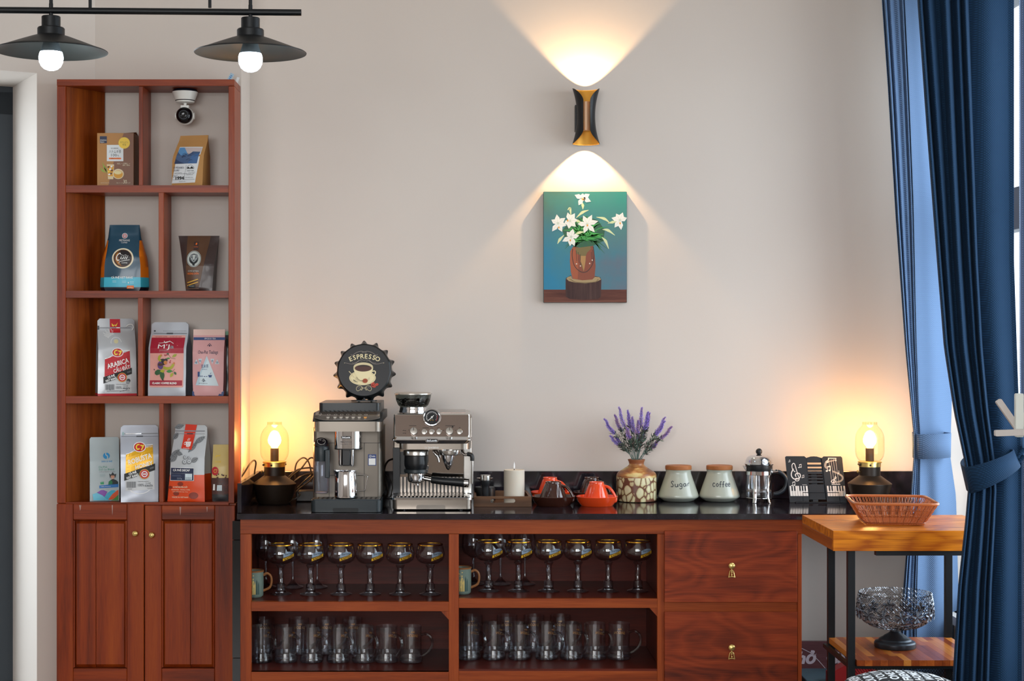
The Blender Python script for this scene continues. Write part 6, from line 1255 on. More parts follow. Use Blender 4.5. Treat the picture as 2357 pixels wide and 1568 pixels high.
# ================================================================ side table with basket and bowl
aca = wood('acacia_top', '#96480a', '#d27c18', '#ec9c2e', 'x', .3, .7, .5); aca2 = wood('acacia_stave', '#6a2c10', '#9c4d1e', '#b8692c', 'y', .28, .9); acas = [aca2, wood('acacia_stave_pale', '#8a4a1c', '#b8702e', '#cc8c48', 'y', .28, .9), wood('acacia_stave_dark', '#4f1f0e', '#7e3816', '#94491f', 'y', .28, .9)]
TZ = CAMZ - .5615; TX0, TX1, TY0, TY1 = 1.10, 1.615, 5.0, 5.455
tb_ = thing('side_table', 'small acacia wood side table on square black legs with a lower shelf, by the curtains', 'table', ((TX0 + TX1) / 2, (TY0 + TY1) / 2, 0)); tx, ty = tb_.location.x, tb_.location.y
n = 5
for i in range(n):
    y0, y1 = TY0 + (TY1 - TY0) * i / n, TY0 + (TY1 - TY0) * (i + 1) / n
    MB().box(TX0 - tx, TX1 - tx, y0 - ty + .0003, y1 - ty - .0003, TZ - .026, TZ, aca).build('plank', tb_, False, .001)
MB().box(TX0 - tx, TX1 - tx, TY0 - ty, TY0 - ty + .02, TZ - .060, TZ - .0262, aca).build('apron', tb_, False, .001)
for a in (TX0, TX1 - .02): MB().box(a - tx, a + .02 - tx, TY0 - ty + .0205, TY1 - ty, TZ - .060, TZ - .0262, wood('acacia_side', '#6a2c0e', '#98501c', '#b06a2c', 'y', .35)).build('apron', tb_, False, .001)
lm_ = mat('satin_black_steel', '#16181c', .4, .4)
for (xx, yy) in ((1.149, 5.025), (1.171, 5.395), (1.566, 5.025), (1.545, 5.395)): MB().box(xx - tx, xx + .022 - tx, yy - ty, yy + .022 - ty, .001, TZ - .0605, lm_).build('leg', tb_, False, .0012)
MB().box(WX(2015, 5.03) - tx, 1.566 - tx, 5.02 - ty, 5.045 - ty, TZ - .076, TZ - .0605, lm_).build('frame_rail', tb_, False)
for yy in (5.03, 5.40): MB().box(1.1715 - tx, 1.5655 - tx, yy - ty, yy + .012 - ty, .445, .4545, lm_).build('shelf_bearer', tb_, False)
for xx in (1.155, 1.555): MB().box(xx - tx, xx + .012 - tx, 5.05 - ty, 5.40 - ty, .443, .4545, lm_).build('shelf_bearer', tb_, False)
SZL = .4735; nst = 17; sx0, sx1 = 1.173, 1.563; sh_ = None; root_sh = MB().box(sx0 - tx, sx1 - tx, 5.016 - ty, 5.40 - ty, .4555, .4565, lm_).build('lower_shelf', tb_, False)
for i in range(nst):
    a, b = sx0 + (sx1 - sx0) * i / nst, sx0 + (sx1 - sx0) * (i + 1) / nst
    cut = 5.05 + .3 * R.random()
    for (q0, q1) in ((5.012, cut), (cut, 5.405)): MB().box(a - tx + .0002, b - tx - .0002, q0 - ty + .0002, q1 - ty - .0002, .4567, SZL, R.choice(acas)).build('stave', root_sh, False)
wm = MB(); 
for k in range(44):
    a = sx0 + .02 + .36 * k / 43
    for q in (-1, 1): wm.tube([(a - tx, 5.05 - ty, .40), (a + q * .03 - tx, 5.05 - ty, .442)], .0008, lm_, 4)
for k in range(2): wm.tube([(sx0 + .02 - tx, 5.05 - ty, .40 + .042 * k), (sx1 - .02 - tx, 5.05 - ty, .40 + .042 * k)], .0016, lm_, 6)
stuff(wm.build('wire_mesh_edge', tb_, False))

# basket of upright rattan sticks
ratt = mat('rattan', '#b8683a', .28, coat=.5); ratt2 = mat('rattan_dark', '#8e4a26', .35, coat=.3)
kx, ky = .125, .143; bd = 5.235
bk_ = thing('wicker_basket', 'oblong flared basket woven of orange-brown rattan sticks on the side table', 'basket', (WX(2051, bd), bd, TZ + .0005), -.11)
Hb = .068
def bp(a, t):
    """point at angle a of a rounded oblong, t from foot to rim"""
    k = .70 + .30 * t ** .9; c, s_ = math.cos(a), math.sin(a); e = 9.0; q = (abs(c) ** e + abs(s_) ** e) ** (-1 / e)
    return Vector((kx * k * c * q, ky * k * s_ * q, .004 + (Hb - .004) * t))
NS = 186; m = MB()
ang = [2 * PI * i / 720 for i in range(720)]; per = [0]
for i in range(720): per.append(per[-1] + (bp(2 * PI * (i + 1) / 720, 1) - bp(ang[i], 1)).length)
def at_len(u):
    u = (u % 1) * per[-1]
    for i in range(720):
        if per[i + 1] >= u: return 2 * PI * (i + (u - per[i]) / (per[i + 1] - per[i])) / 720
AL = [at_len(i / NS) for i in range(NS)]
for i, a in enumerate(AL):
    o = Vector((0, 0, 0)); pts = [bp(a, t) * (1 + (.010 if (int(t * 5) + i) % 2 else -.010) * (1 if t < .95 else 0)) for t in (0, .2, .4, .6, .8, 1)]
    for p, t in zip(pts, (0, .2, .4, .6, .8, 1)): p.z = .004 + (Hb - .004) * t
    m.tube(pts, .00125, ratt if i % 5 else ratt2, 5)
stuff(m.build('upright_sticks', bk_))
for t, r in ((.06, .0024), (.36, .0012), (.66, .0012)): MB().tube([bp(a, t) for a in AL], r, ratt2, 6, True).build('woven_band', bk_)
MB().tube([bp(a, 1) for a in AL], .0042, ratt, 8, True).build('rim', bk_)
m = MB()
for k in range(34): y_ = -.097 + .194 * k / 33; m.tube([(-.085, y_, .003), (.085, y_, .003)], .0016, ratt, 5)
stuff(m.build('base_sticks', bk_))

# filigree bowl on the lower shelf
fb = thing('footed_bowl', 'footed metal filigree bowl with a flower band on the side table lower shelf', 'bowl', (WX(2060, 5.225), 5.225, SZL + .0004)); s = 5.225 / F
pew = mat('dark_pewter', '#3a3f46', .34, .8); fil = mat('bright_wire', '#9fa6b0', .3, .9); flo = mat('flower_metal', '#5d6068', .35, .85)
MB(s).lathe([(.1, .2), (46, .2), (47, 2), (47, 11), (45, 14), (38, 16.5), (36, 20), (27, 25), (24, 28), (15, 33), (11, 37), (11, 41), (.1, 41)], pew, 48).build('foot', fb, ang=30)
def bowl(a, z_):
    r = lerp([(0, 12), (3, 34), (9, 56), (17, 70), (30, 82), (46, 87), (62, 86), (80, 83), (86, 82)], z_); return Vector((r * math.cos(a), r * math.sin(a), 41 + z_))
m = MB(s)
def squig(a, z_, h, w):
    ps = []
    for k in range(4): 
        aa = a + w * k / 3; zz_ = z_ + (h if k % 2 else 0); ps.append(bowl(aa, max(0, min(86, zz_))))
    m.tube(ps, .85, fil if R.random() < .6 else pew, 3)
for row in range(13):
    z_ = 1 + row * 3.2; rr_ = (bowl(0, z_).xy).length; nn_ = int(rr_ * .62)
    for j in range(nn_): squig(2 * PI * (j + .5 * (row % 2) + .3 * R.random()) / nn_, z_ + R.random(), 3.2 * (1 if R.random() < .5 else -1), 2 * PI / nn_ * 1.05)
for row in range(7):
    z_ = 50 + row * 5.4; nn_ = 46
    for j in range(nn_): squig(2 * PI * (j + .5 * (row % 2)) / nn_, z_, 4.4, 2 * PI / nn_ * .92)
stuff(m.build('wire_filigree', fb))
for j in range(14):
    a = 2 * PI * (j + .3) / 14; m = MB(s); c = bowl(a, 40); ou = Vector((math.cos(a), math.sin(a), .0)); t1_ = Vector((-math.sin(a), math.cos(a), 0)); t2_ = Vector((0, 0, 1))
    for k in range(5):
        b = 2 * PI * k / 5 + .3; d1 = t1_ * math.cos(b) + t2_ * math.sin(b); d2 = -t1_ * math.sin(b) + t2_ * math.cos(b)
        m.raw([c + ou * 1.5, c + d1 * 7 + d2 * 4 + ou * 3, c + d1 * 14 + d2 * 3.6 + ou * 1.5, c + d1 * 15.5 + ou * 1, c + d1 * 14 - d2 * 3.6 + ou * 1.5, c + d1 * 7 - d2 * 4 + ou * 3, c + d1 * 9 + ou * .6], [(0, 1, 6), (1, 2, 6), (2, 3, 6), (3, 4, 6), (4, 5, 6), (5, 0, 6)], flo)
    m.sphere(tuple(c + ou * 2), 1.8, flo, 8, 6); m.build('flower', fb, False, solid=.0006)
MB(s).tube([bowl(2 * PI * j / 60, 0) for j in range(60)], 1.2, pew, 6, True).build('base_ring', fb)

# round letter-print stool at the lower edge of the picture
dp = 4.55; s = dp / F; zt = WZ(1551, dp)
po = thing('round_stool', 'round padded stool covered in black and white letter print, in front of the side table', 'stool', (WX(2076, dp), dp, 0)); pfab = mat('letter_print_black', '#14161a', .8, bump=(400, .3)); pwh = mat('letter_print_white', '#d2d6da', .8)
RP = 150 * s; dome = [(.001, zt), (RP * .3, zt - .002), (RP * .6, zt - .011), (RP * .85, zt - .028), (RP * .97, zt - .05), (RP, zt - .075), (RP * .99, zt - .13), (RP * .96, zt - .15)]
MB().lathe(dome + [(RP * .9, zt - .16), (.001, zt - .16)], pfab, 56).build('cushion', po)
m = MB(); zr = lambda r: lerp([(a, b) for a, b in dome[:6]], r)
de = Dec(m, lambda u, v, o: (u, v, zr(min(math.hypot(u, v), RP * .995)) + o), .0007, .02)
words_ = ['LIFE', 'LOVE', 'AND', 'FRIENDS', 'IN', 'OUR', 'HOME', 'BLUE', 'YOU', 'WOOD', 'TIME', 'ONE']; i = 0
for row in range(-5, 6):
    u = row * .031; half = math.sqrt(max(0, (RP * .95) ** 2 - (u + .013) ** 2)); v = -half
    while v < half - .03:
        wd = words_[i % 12]; i += 1; L_ = min(.05 + .012 * len(wd), half - v)
        de.text(wd, u, v + L_ / 2, .023, pwh, 1, L_ * .92, rot=PI / 2, bold=.03); v += L_ + .006
m.build('letter_print', po, False)
for a in range(4): MB().tube([(RP * .7 * math.cos(a * PI / 2 + .8), RP * .7 * math.sin(a * PI / 2 + .8), zt - .16), (RP * .75 * math.cos(a * PI / 2 + .8), RP * .75 * math.sin(a * PI / 2 + .8), .0)], .016, wood('stool_leg', '#4a2c18', '#6a4226', '#7a5230', 'z'), 10).build('leg', po)

# things stored beneath the worktop
ds = 6.0; mau = wood('mauve_board', '#4a2a2e', '#5e383c', '#6e464a', 'x', .5); sgp = mat('sign_white_script', '#c9bcc6', .5)
k = ds / F; b0 = thing('wooden_sign', 'dark mauve wooden sign with white script leaning on the wall under the worktop', 'sign', (WX(1900, ds), ds, .001))
zb_ = WZ(1477, ds) - .001; MB().box(WX(1795, ds) - b0.location.x, WX(1992, ds) - b0.location.x, 0, .018, 0, zb_, mau).build('board', b0, False, .002)
m = MB(k); de = Dec(m, planar(0), .4); Z_ = lambda p: (zb_ / k) - (p - 1477); U = lambda p: p - 1900
de.text('Phở', U(1846), Z_(1514), 26, sgp, 1, 66, shear=.25, bold=.045).text('Gà', U(1924), Z_(1514), 26, sgp, 1, 44, shear=.25, bold=.045)
de.line([(U(a), Z_(b)) for a, b in ((1820, 1492), (1846, 1493), (1866, 1503), (1885, 1522), (1905, 1545), (1925, 1552))], 1.4, sgp, 2); m.build('lettering', b0, False)
tb2 = MB().box(-.075, .06, -.11, .10, 0, WZ(1556, 5.85) + .004, mat('teal_grey_card', '#3d5560', .55)); tag(tb2.build('storage_box', loc=(WX(1890, 5.86), 5.86, .001), bevel=.004), 'teal grey box on the floor in front of the wooden sign', 'box')
rd = MB().prism([(-.085, 0), (.085, 0), (.085, .30), (0, .345), (-.085, .30)], -.03, .03, mat('red_card', '#8f1418', .45)); tag(rd.build('red_box', loc=(WX(1963, 5.72), 5.72, .001), smooth=False), 'red box with a peaked top standing behind the side table leg', 'box')

# ================================================================ curtains
def cloth(name, col, lit):
    m, t, b = newmat(name); N = t.nodes; L = t.links.new; b.inputs['Base Color'].default_value = lin(col); b.inputs['Roughness'].default_value = .85; b.inputs['Sheen Weight'].default_value = .06; b.inputs['Sheen Tint'].default_value = lin('#7fa6cf')
    b.inputs['Specular IOR Level'].default_value = .2
    tc = N.new('ShaderNodeTexCoord'); ws = []
    for sg_ in (1, -1):
        mp = N.new('ShaderNodeMapping'); mp.inputs['Scale'].default_value = (1, 1, sg_); L(tc.outputs['Object'], mp.inputs['Vector'])
        w = N.new('ShaderNodeTexWave'); w.bands_direction = 'DIAGONAL'; w.inputs['Scale'].default_value = 92; w.inputs['Distortion'].default_value = .6; L(mp.outputs[0], w.inputs['Vector']); ws.append(w)
    mm = N.new('ShaderNodeMath'); mm.operation = 'MULTIPLY'; L(ws[0].outputs['Fac'], mm.inputs[0]); L(ws[1].outputs['Fac'], mm.inputs[1])
    c_ = lin(col); cm = ramp(N, [(0, tuple(v * .72 for v in c_)), (.8, tuple(v * 1.45 for v in c_))]); L(mm.outputs[0], cm.inputs[0]); L(cm.outputs[0], b.inputs['Base Color'])
    bp = N.new('ShaderNodeBump'); bp.inputs['Strength'].default_value = .3; bp.inputs['Distance'].default_value = .001; L(mm.outputs[0], bp.inputs['Height']); L(bp.outputs[0], b.inputs['Normal'])
    if lit:
        tr = N.new('ShaderNodeBsdfTranslucent'); tr.inputs[0].default_value = lin(lit); mx = N.new('ShaderNodeMixShader'); mx.inputs[0].default_value = .08
        L(b.outputs[0], mx.inputs[1]); L(tr.outputs[0], mx.inputs[2]); L(mx.outputs[0], N['Material Output'].inputs[0])
    return m
cu1 = cloth('navy_weave', '#122d47', '#1f4368'); cu2 = cloth('window_lit_weave', '#5b7394', '#98afcc'); cu3 = cloth('pale_blue_voile', '#a9bbd8', '#bccbe6')  # one cloth: far copy paled for window light, near copy darkened as backlit
def drape(name, label, d, left, right, path, fab, ybot, ytop=-420, rows=90, tie=None, grp='blue window curtains'):
    """cloth hung between two pixel edges; path(u) gives (x fraction, depth in metres) of the fold line"""
    root = thing(name, label, 'curtain', (WX((lerp(left, 784) + lerp(right, 784)) / 2, d), d, 0), 0, grp); x0 = root.location.x
    ys = [ytop + (ybot - ytop) * j / rows for j in range(rows + 1)]; nu = 170
    def P(u, y):
        f, dep = path(u, y); a, b = lerp(left, y), lerp(right, y); dd = d + dep
        return (WX(a + (b - a) * f, dd) - x0, dep, WZ(y, d))
    m = MB(); m.raw([P(i / nu, y) for y in ys for i in range(nu + 1)], [(j * (nu + 1) + i, j * (nu + 1) + i + 1, (j + 1) * (nu + 1) + i + 1, (j + 1) * (nu + 1) + i) for j in range(rows) for i in range(nu)], fab)
    m.build('cloth', root, ang=180, solid=.002); return root
def folds(u, knots):
    return lerp(knots, u)
sm_ = lambda t: t * t * (3 - 2 * t)
# far curtain: narrow folds, then one broad face turned towards the window
def farp(u, y):
    g = 1 - .45 * math.exp(-((y - 1026) / 120) ** 2)
    if u < .42:
        t = u / .42; fl = lerp([(0, .48), (500, .36), (950, .17), (1060, .17), (1600, .30)], y); return (fl * t, .012 * (.6 + .4 * math.sin(6 * t + 1)) * math.sin((t * 4.3 + .2 * math.sin(6 * t)) * 2 * PI) * g - .012)
    t = (u - .42) / .58; fl = lerp([(0, .48), (500, .36), (950, .17), (1060, .17), (1600, .30)], y)
    return (fl + (1 - fl) * t, -.02 + .15 * t * t * g + .016 * g * math.sin(t * 2.6 * PI) * (1 if y > 1060 else .4))
c1 = drape('window_curtain', 'light-catching blue curtain tied back beside the table lamp', 5.80, [(-420, 2016), (0, 2030), (200, 2044), (500, 2062), (800, 2084), (1000, 2103), (1056, 2103), (1150, 2096), (1400, 2076), (1700, 2066)],
    [(-420, 2110), (0, 2138), (450, 2172), (850, 2193), (1000, 2188), (1056, 2187), (1150, 2200), (1400, 2206), (1700, 2206)], farp, cu2, 1560)
def band(root, d, pts, fab, th=.028):
    """pts: left-top, right-top, right-bottom, left-bottom in pixels; a closed band round the gathered cloth"""
    x0 = root.location.x; m = MB(); n = 24; vs = []
    for i in range(n + 1):
        t = i / n; yy = -th * math.sin(PI * t) ** .6 - .022
        for (a, b) in ((pts[0], pts[1]), (pts[3], pts[2])): vs.append((WX(a[0] + (b[0] - a[0]) * t, d) - x0, yy, WZ(a[1] + (b[1] - a[1]) * t, d)))
    for i in range(n + 1):
        t = 1 - i / n; yy = .15 * math.sin(PI * t) ** .6
        for (a, b) in ((pts[0], pts[1]), (pts[3], pts[2])): vs.append((WX(a[0] + (b[0] - a[0]) * t, d) - x0, yy, WZ(a[1] + (b[1] - a[1]) * t, d)))
    k = len(vs) // 2
    m.raw(vs, [(2 * i, 2 * i + 1, (2 * i + 3) % (2 * k), (2 * i + 2) % (2 * k)) for i in range(k)], fab); return m.build('tie_band', root, ang=60, solid=.004)
band(c1, 5.80, [(2106, 999), (2184, 996), (2183, 1052), (2107, 1056)], cu2)
# near curtain: pleats fanning from a slanted tie band, then a wide flat return
def nearp(u, y):
    fx = [(0, 0), (.10, .05), (.22, .14), (.34, .27), (.46, .40), (.56, .48), (.62, .52), (1, 1)]; g = 1 - .4 * math.exp(-((y - 1130) / 140) ** 2)
    f = lerp(fx, u)
    if u < .62:
        t = u / .62; ph = 2 * PI * (5.2 * t + .28 * math.sin(5 * t + 1) + .06 * math.sin(y * .004 + 9 * t)); am = .021 * (.55 + .45 * math.sin(7.3 * t + .4) ** 2)
        return (f + .012 * math.sin(ph * 1.0 + 1.2) * (1 if 0 < t < 1 else 0), (am * math.sin(ph) + .006 * math.sin(2 * ph + 1)) * g)
    t = (u - .62) / .38; e = math.sin(2 * PI * (5.2 + .28 * math.sin(6) + .06 * math.sin(y * .004 + 9))) * .021 * (.55 + .45 * math.sin(7.7) ** 2)
    return (f, e * g * (1 - t) ** 2 - .014 * math.sin(PI * min(1, t * 1.15)) * g - .006 * math.sin(t * 2.2 * PI) * t)
c2 = drape('window_curtain', 'dark navy curtain with a slanted tie band in front of the side table', 4.78, [(-420, 2106), (0, 2112), (300, 2134), (600, 2157), (800, 2173), (950, 2196), (1072, 2222), (1130, 2228), (1200, 2222), (1350, 2206), (1568, 2193), (1900, 2186)],
    [(-420, 2334), (0, 2334), (600, 2334), (900, 2344), (1060, 2352), (1200, 2352), (1568, 2352), (1900, 2352)], nearp, cu1, 1760)
band(c2, 4.78, [(2219, 1074), (2326, 1034), (2342, 1072), (2232, 1134)], cu1, .045)
MB().tube([(WX(2338, 4.78) - c2.location.x, -.02, WZ(1052, 4.78)), (WX(2358, 4.74) - c2.location.x, -.03, WZ(1036, 4.74)), (WX(2400, 4.7) - c2.location.x, .1, WZ(1010, 4.7))], .006, cu1, 8).build('tie_loop', c2)
MB().tube([(WX(2341, 4.78) - c2.location.x, -.02, WZ(1062, 4.78)), (WX(2358, 4.74) - c2.location.x, -.03, WZ(1052, 4.74)), (WX(2400, 4.7) - c2.location.x, .1, WZ(1040, 4.7))], .005, cu1, 8).build('tie_loop', c2)
c3 = drape('sheer_curtain', 'pale blue sheer curtain strip beyond the dark navy curtain', 4.9, [(-420, 2346), (700, 2347), (1200, 2350), (1800, 2346)], [(-420, 2480), (1800, 2480)], lambda u, y: (u, .02 * math.sin(u * 5 * 2 * PI)), cu3, 1740)
rod = thing('curtain_rod', 'dark curtain rod above the window wall curtains', 'curtain rod', (XR - .14, 4.6, WZ(-432, 4.78)))
MB().tube([(0, -1.7, 0), (0, 1.45, 0)], .012, blackmetal, 12).build('rod', rod)

# ================================================================ coat rack, foreground
dr_ = 3.6; s = dr_ / F; whw = mat('white_painted_wood', '#d7dad3', .45); gyw = mat('grey_white_wood', '#c3bcb8', .45)
cr2 = thing('coat_rack', 'white wooden coat rack with angled pegs in front of the navy curtain', 'coat rack', (WX(2380, dr_), dr_, 0)); xo = cr2.location.x
def slat(name, a, b, w, dy, mm, th=12):
    p, q = Vector((WX(a[0], dr_) - xo, WZ(a[1], dr_))), Vector((WX(b[0], dr_) - xo, WZ(b[1], dr_))); dq = (q - p); L_ = dq.length; an = math.atan2(dq.y, dq.x); w *= s
    o = MB().prism(rrect(0, L_, -w / 2, w / 2, .003, 3), dy * s, (dy + th) * s, mm).build(name, cr2, False, .0015, loc=(p.x, 0, p.y)); o.rotation_euler = (0, -an, 0)
slat('upright', (2347.5, 1006.5), (2347.5, 906), 18, 0, whw); slat('peg', (2303, 922), (2352, 992), 14, 13, gyw); slat('peg', (2287, 997), (2402, 993), 14, -14, gyw); slat('peg', (2392, 922), (2347, 992), 14, 13, gyw)
MB().box(-.02 + .018, .02 + .018, .0, .04, .01, WZ(940, dr_), whw).build('post', cr2, False, .003); MB().lathe([(.001, 0), (.17, 0), (.17, .02), (.001, .03)], whw, 32, (.018, .02, 0)).build('base', cr2)
MB().tube([(WX(2347, dr_) - xo, .022, WZ(970, dr_)), (.02, .022, WZ(970, dr_))], .008, whw, 8).build('arm', cr2)

# ================================================================ pendant lamps on a bar
dpn = 4.5; s = dpn / F; pm = mat('pendant_black', '#15191d', .42, .35); cold = mat('cold_bulb', '#ffffff', .5, emit='#d9ecff', es=26); shade_in = mat('shade_inside', '#3a3f3c', .38, .3)
pb = thing('pendant_light', 'black bar pendant with conical metal shades and glowing white bulbs', 'pendant light', (WX(346, dpn), dpn, WZ(24, dpn))); L = Loc(346, 24, dpn); x = L.x; z = L.z
MB(s).tube([(x(-330), 0, z(20.5)), (x(693.5), 0, z(29))], 7.6, pm, 16).build('bar', pb)
for px, r in ((207.5, 3.8), (483, 3.8)): MB(s).tube([(x(px), 0, z(18)), (x(px), 0, z(-470))], r, pm, 10).build('hanging_rod', pb)
MB(s).box(x(150), x(540), -22, 22, z(-470), z(-478), pm).build('ceiling_plate', pb)
for k_, (px, dy) in enumerate(((117.5, -2), (576.5, 1.5), (-340 + 10, -6))):
    zz_ = lambda p: z(p + dy)
    MB(s).tube([(x(px), 0, zz_(34)), (x(px), 0, zz_(-6))], 4.2, pm, 10).tube([(x(px), 0, zz_(40)), (x(px), 0, zz_(10))], 4.8, pm, 10).build('lamp_stem', pb)
    MB(s).lathe([(.1, zz_(39.5)), (20, zz_(39.5)), (21.5, zz_(41)), (21.5, zz_(64)), (29, zz_(65.5)), (31, zz_(68)), (31, zz_(84)), (.1, zz_(84))], pm, 36, (x(px), 0, 0)).build('lamp_holder', pb, ang=30)
    sh_ = MB(s).lathe([(30, zz_(83)), (48, zz_(89)), (80, zz_(101)), (112, zz_(113.5)), (127, zz_(118.5)), (129, zz_(120)), (128.4, zz_(121.4))], pm, 64, (x(px), 0, 0)).lathe([(128.4, zz_(121.4)), (126, zz_(120)), (111, zz_(115)), (80, zz_(102.6)), (48, zz_(90.6)), (20, zz_(86))], shade_in, 64, (x(px), 0, 0)).build('lamp_shade', pb)
    MB(s).lathe([(17, zz_(86)), (18, zz_(100)), (21.5, zz_(112)), (25, zz_(122))], mat('bulb_collar', '#7f8c94', .4), 28, (x(px), 0, 0)).build('bulb_collar', sh_)
    MB(s).lathe([(25, zz_(122)), (27, zz_(128)), (27.8, zz_(136)), (26.4, zz_(146)), (22, zz_(155)), (15, zz_(161)), (7, zz_(164)), (.1, zz_(164.6))], cold, 28, (x(px), 0, 0)).build('bulb', sh_)

# ================================================================ wall sconce
ds_ = DW - .063; s = ds_ / F
sn = thing('wall_sconce', 'black and gold hourglass wall sconce throwing warm light up and down', 'wall lamp', (WX(1349, ds_), ds_, WZ(267.5, ds_)))
shb = mat('sconce_black', '#1a1c20', .4, .2); goi = mat('sconce_gold', '#e8b04a', .5, .5); goc = mat('sconce_champagne', '#d3b191', .45, .3)
def rz_(z_): return 20.8 + 10.8 * (abs(z_) / 64) ** 2.0
def gap(z_): a = abs(z_); return 7.7 if a < 33 else 7.7 + (rz_(64) - 7.7) * ((a - 33) / 31) ** 1.7
nz = 48; na = 40
def shell(off, mm, name):
    m = MB(s); vs = []
    for j in range(nz + 1):
        z_ = -64 + 128 * j / nz; r = rz_(z_) - off; g = min(gap(z_), rz_(z_) * .9995); a0 = math.asin(min(1, g / rz_(z_)))
        for i in range(na + 1): a = a0 + (2 * PI - 2 * a0) * i / na; vs.append((r * math.sin(a), -r * math.cos(a), z_))
    m.raw(vs, [(j * (na + 1) + i, j * (na + 1) + i + 1, (j + 1) * (na + 1) + i + 1, (j + 1) * (na + 1) + i) for j in range(nz) for i in range(na)], mm); m.build(name, sn)
shell(0, shb, 'outer_shell'); shell(1.1, goi, 'gilt_lining')
MB(s).lathe([(.1, -32), (9.5, -33), (9.5, 33), (.1, 32)], goc, 28).build('centre_tube', sn, ang=30)
MB(s).box(-24, -14, 14, 39.5, -32, 28, shb).box(-14, 14, 21, 39.5, -22, 22, shb).build('wall_bracket', sn, False)
for q in (-1, 1):
    l = bpy.data.lights.new('sconce_lamp', 'SPOT'); l.energy = 13; l.color = (1.0, .63, .30); l.spot_size = math.radians(90); l.spot_blend = .25; l.shadow_soft_size = .004
    o = bpy.data.objects.new('sconce_lamp', l); C.objects.link(o); o.parent = sn; o.location = (0, 0, q * 33.8 * s); o.rotation_euler = (0 if q < 0 else PI, 0, 0)

# ================================================================ painting
dpa = 6.078; L = Loc(1347, 697, dpa); s = L.s
pa = thing('painting', 'unframed canvas painting of white lilies in a terracotta pot below the wall sconce', 'painting', L.at())
W_, H_ = 192.0, 256.0
canvas = mat('canvas_edge', '#3c5f62', .8)
MB(s).box(-W_ / 2, W_ / 2, .2, 13.5, 0, H_, canvas).build('canvas', pa, False, .002)
def teal_mat():
    m, t, b = newmat('painted_teal_ground'); N = t.nodes; Lk = t.links.new; tc = N.new('ShaderNodeTexCoord'); n = N.new('ShaderNodeTexNoise'); n.inputs['Scale'].default_value = 9; n.inputs['Detail'].default_value = 6
    sp = N.new('ShaderNodeSeparateXYZ'); Lk(tc.outputs['Object'], sp.inputs[0]); Lk(tc.outputs['Object'], n.inputs['Vector'])
    a = N.new('ShaderNodeMath'); a.operation = 'MULTIPLY_ADD'; a.inputs[1].default_value = 1.6; a.inputs[2].default_value = .12; Lk(sp.outputs['X'], a.inputs[0])
    ad = N.new('ShaderNodeMath'); ad.operation = 'MULTIPLY_ADD'; ad.inputs[1].default_value = .8; Lk(n.outputs['Fac'], ad.inputs[0]); Lk(a.outputs[0], ad.inputs[2])
    r1 = ramp(N, [(.25, '#14789c'), (.5, '#34788a'), (.78, '#5a6878')]); Lk(ad.outputs[0], r1.inputs[0])
    r2 = ramp(N, [(.25, '#4c7464'), (.5, '#3a8480'), (.8, '#2f8a80')]); Lk(ad.outputs[0], r2.inputs[0])
    zz_ = N.new('ShaderNodeMapRange'); zz_.inputs[1].default_value = .16; zz_.inputs[2].default_value = .36; Lk(sp.outputs['Z'], zz_.inputs[0])
    mx = N.new('ShaderNodeMix'); mx.data_type = 'RGBA'; Lk(zz_.outputs[0], mx.inputs[0]); Lk(r1.outputs[0], mx.inputs[6]); Lk(r2.outputs[0], mx.inputs[7]); Lk(mx.outputs[2], b.inputs['Base Color']); b.inputs['Roughness'].default_value = .55; return m
m = MB(s); de = Dec(m, planar(0), .035)
PU = lambda p: (p - 597) / 5.6; PV = lambda p: (1494 - p) / 5.6
Q = lambda pts: [(PU(a), PV(b)) for a, b in pts]
de.rect(-W_ / 2 + .6, PV(1325), W_ / 2 - .6, H_ - .6, teal_mat(), 1, 1, 1).rect(-W_ / 2 + .6, .6, W_ / 2 - .6, PV(1325), wood('painted_table_brown', '#4a2c28', '#6a4238', '#7d5548', 'x', .6, 2, coat=0), 1, 1, 1)
lgn = [paint('leaf_deep_green', '#226034'), paint('leaf_mid_green', '#2f8f44'), paint('leaf_bright_green', '#4cb352')]; pet = paint('lily_white', '#e6e8e4'); psh = paint('lily_shadow', '#c3cfc0'); bud = paint('lily_bud', '#cdd9a8'); pst = paint('lily_stamen', '#d8962a')
de.poly(Q([(300, 560), (420, 430), (600, 380), (760, 430), (850, 560), (830, 700), (700, 760), (560, 780), (470, 780), (350, 700)]), paint('foliage_shadow', '#25573f'), 2)
rp_ = random.Random(5)
for k in range(110):
    a = rp_.uniform(-.25, PI + .25); ln_ = rp_.uniform(150, 330); bx_, by_ = 590 + rp_.uniform(-60, 60), 640 + rp_.uniform(-30, 60)
    ex, ey = bx_ + ln_ * math.cos(a) * .95, by_ - ln_ * math.sin(a) * .9
    if k % 3 == 0: ex, ey = bx_ + rp_.choice((-1, 1)) * rp_.uniform(80, 260), by_ + rp_.uniform(20, 190)
    de.line([tuple(p) for p in curve(Q([(bx_, by_), ((bx_ + ex) / 2, min(by_, ey) - 10 + abs(by_ - ey) * .3), (ex, ey)]), 4)], rp_.uniform(1.8, 3.6), lgn[k % 3], 3 + k % 3, True)
de.poly(Q([(405, 830), (440, 770), (560, 790), (700, 760), (722, 900), (730, 1020), (718, 1160), (690, 1195), (560, 1205), (435, 1185), (412, 1100), (400, 960)]), paint('terracotta_pot', '#7f3f28'), 6)
de.poly(Q([(405, 830), (440, 780), (520, 800), (500, 1190), (435, 1185), (412, 1100), (400, 960)]), paint('terracotta_light', '#9a4e2c'), 7)
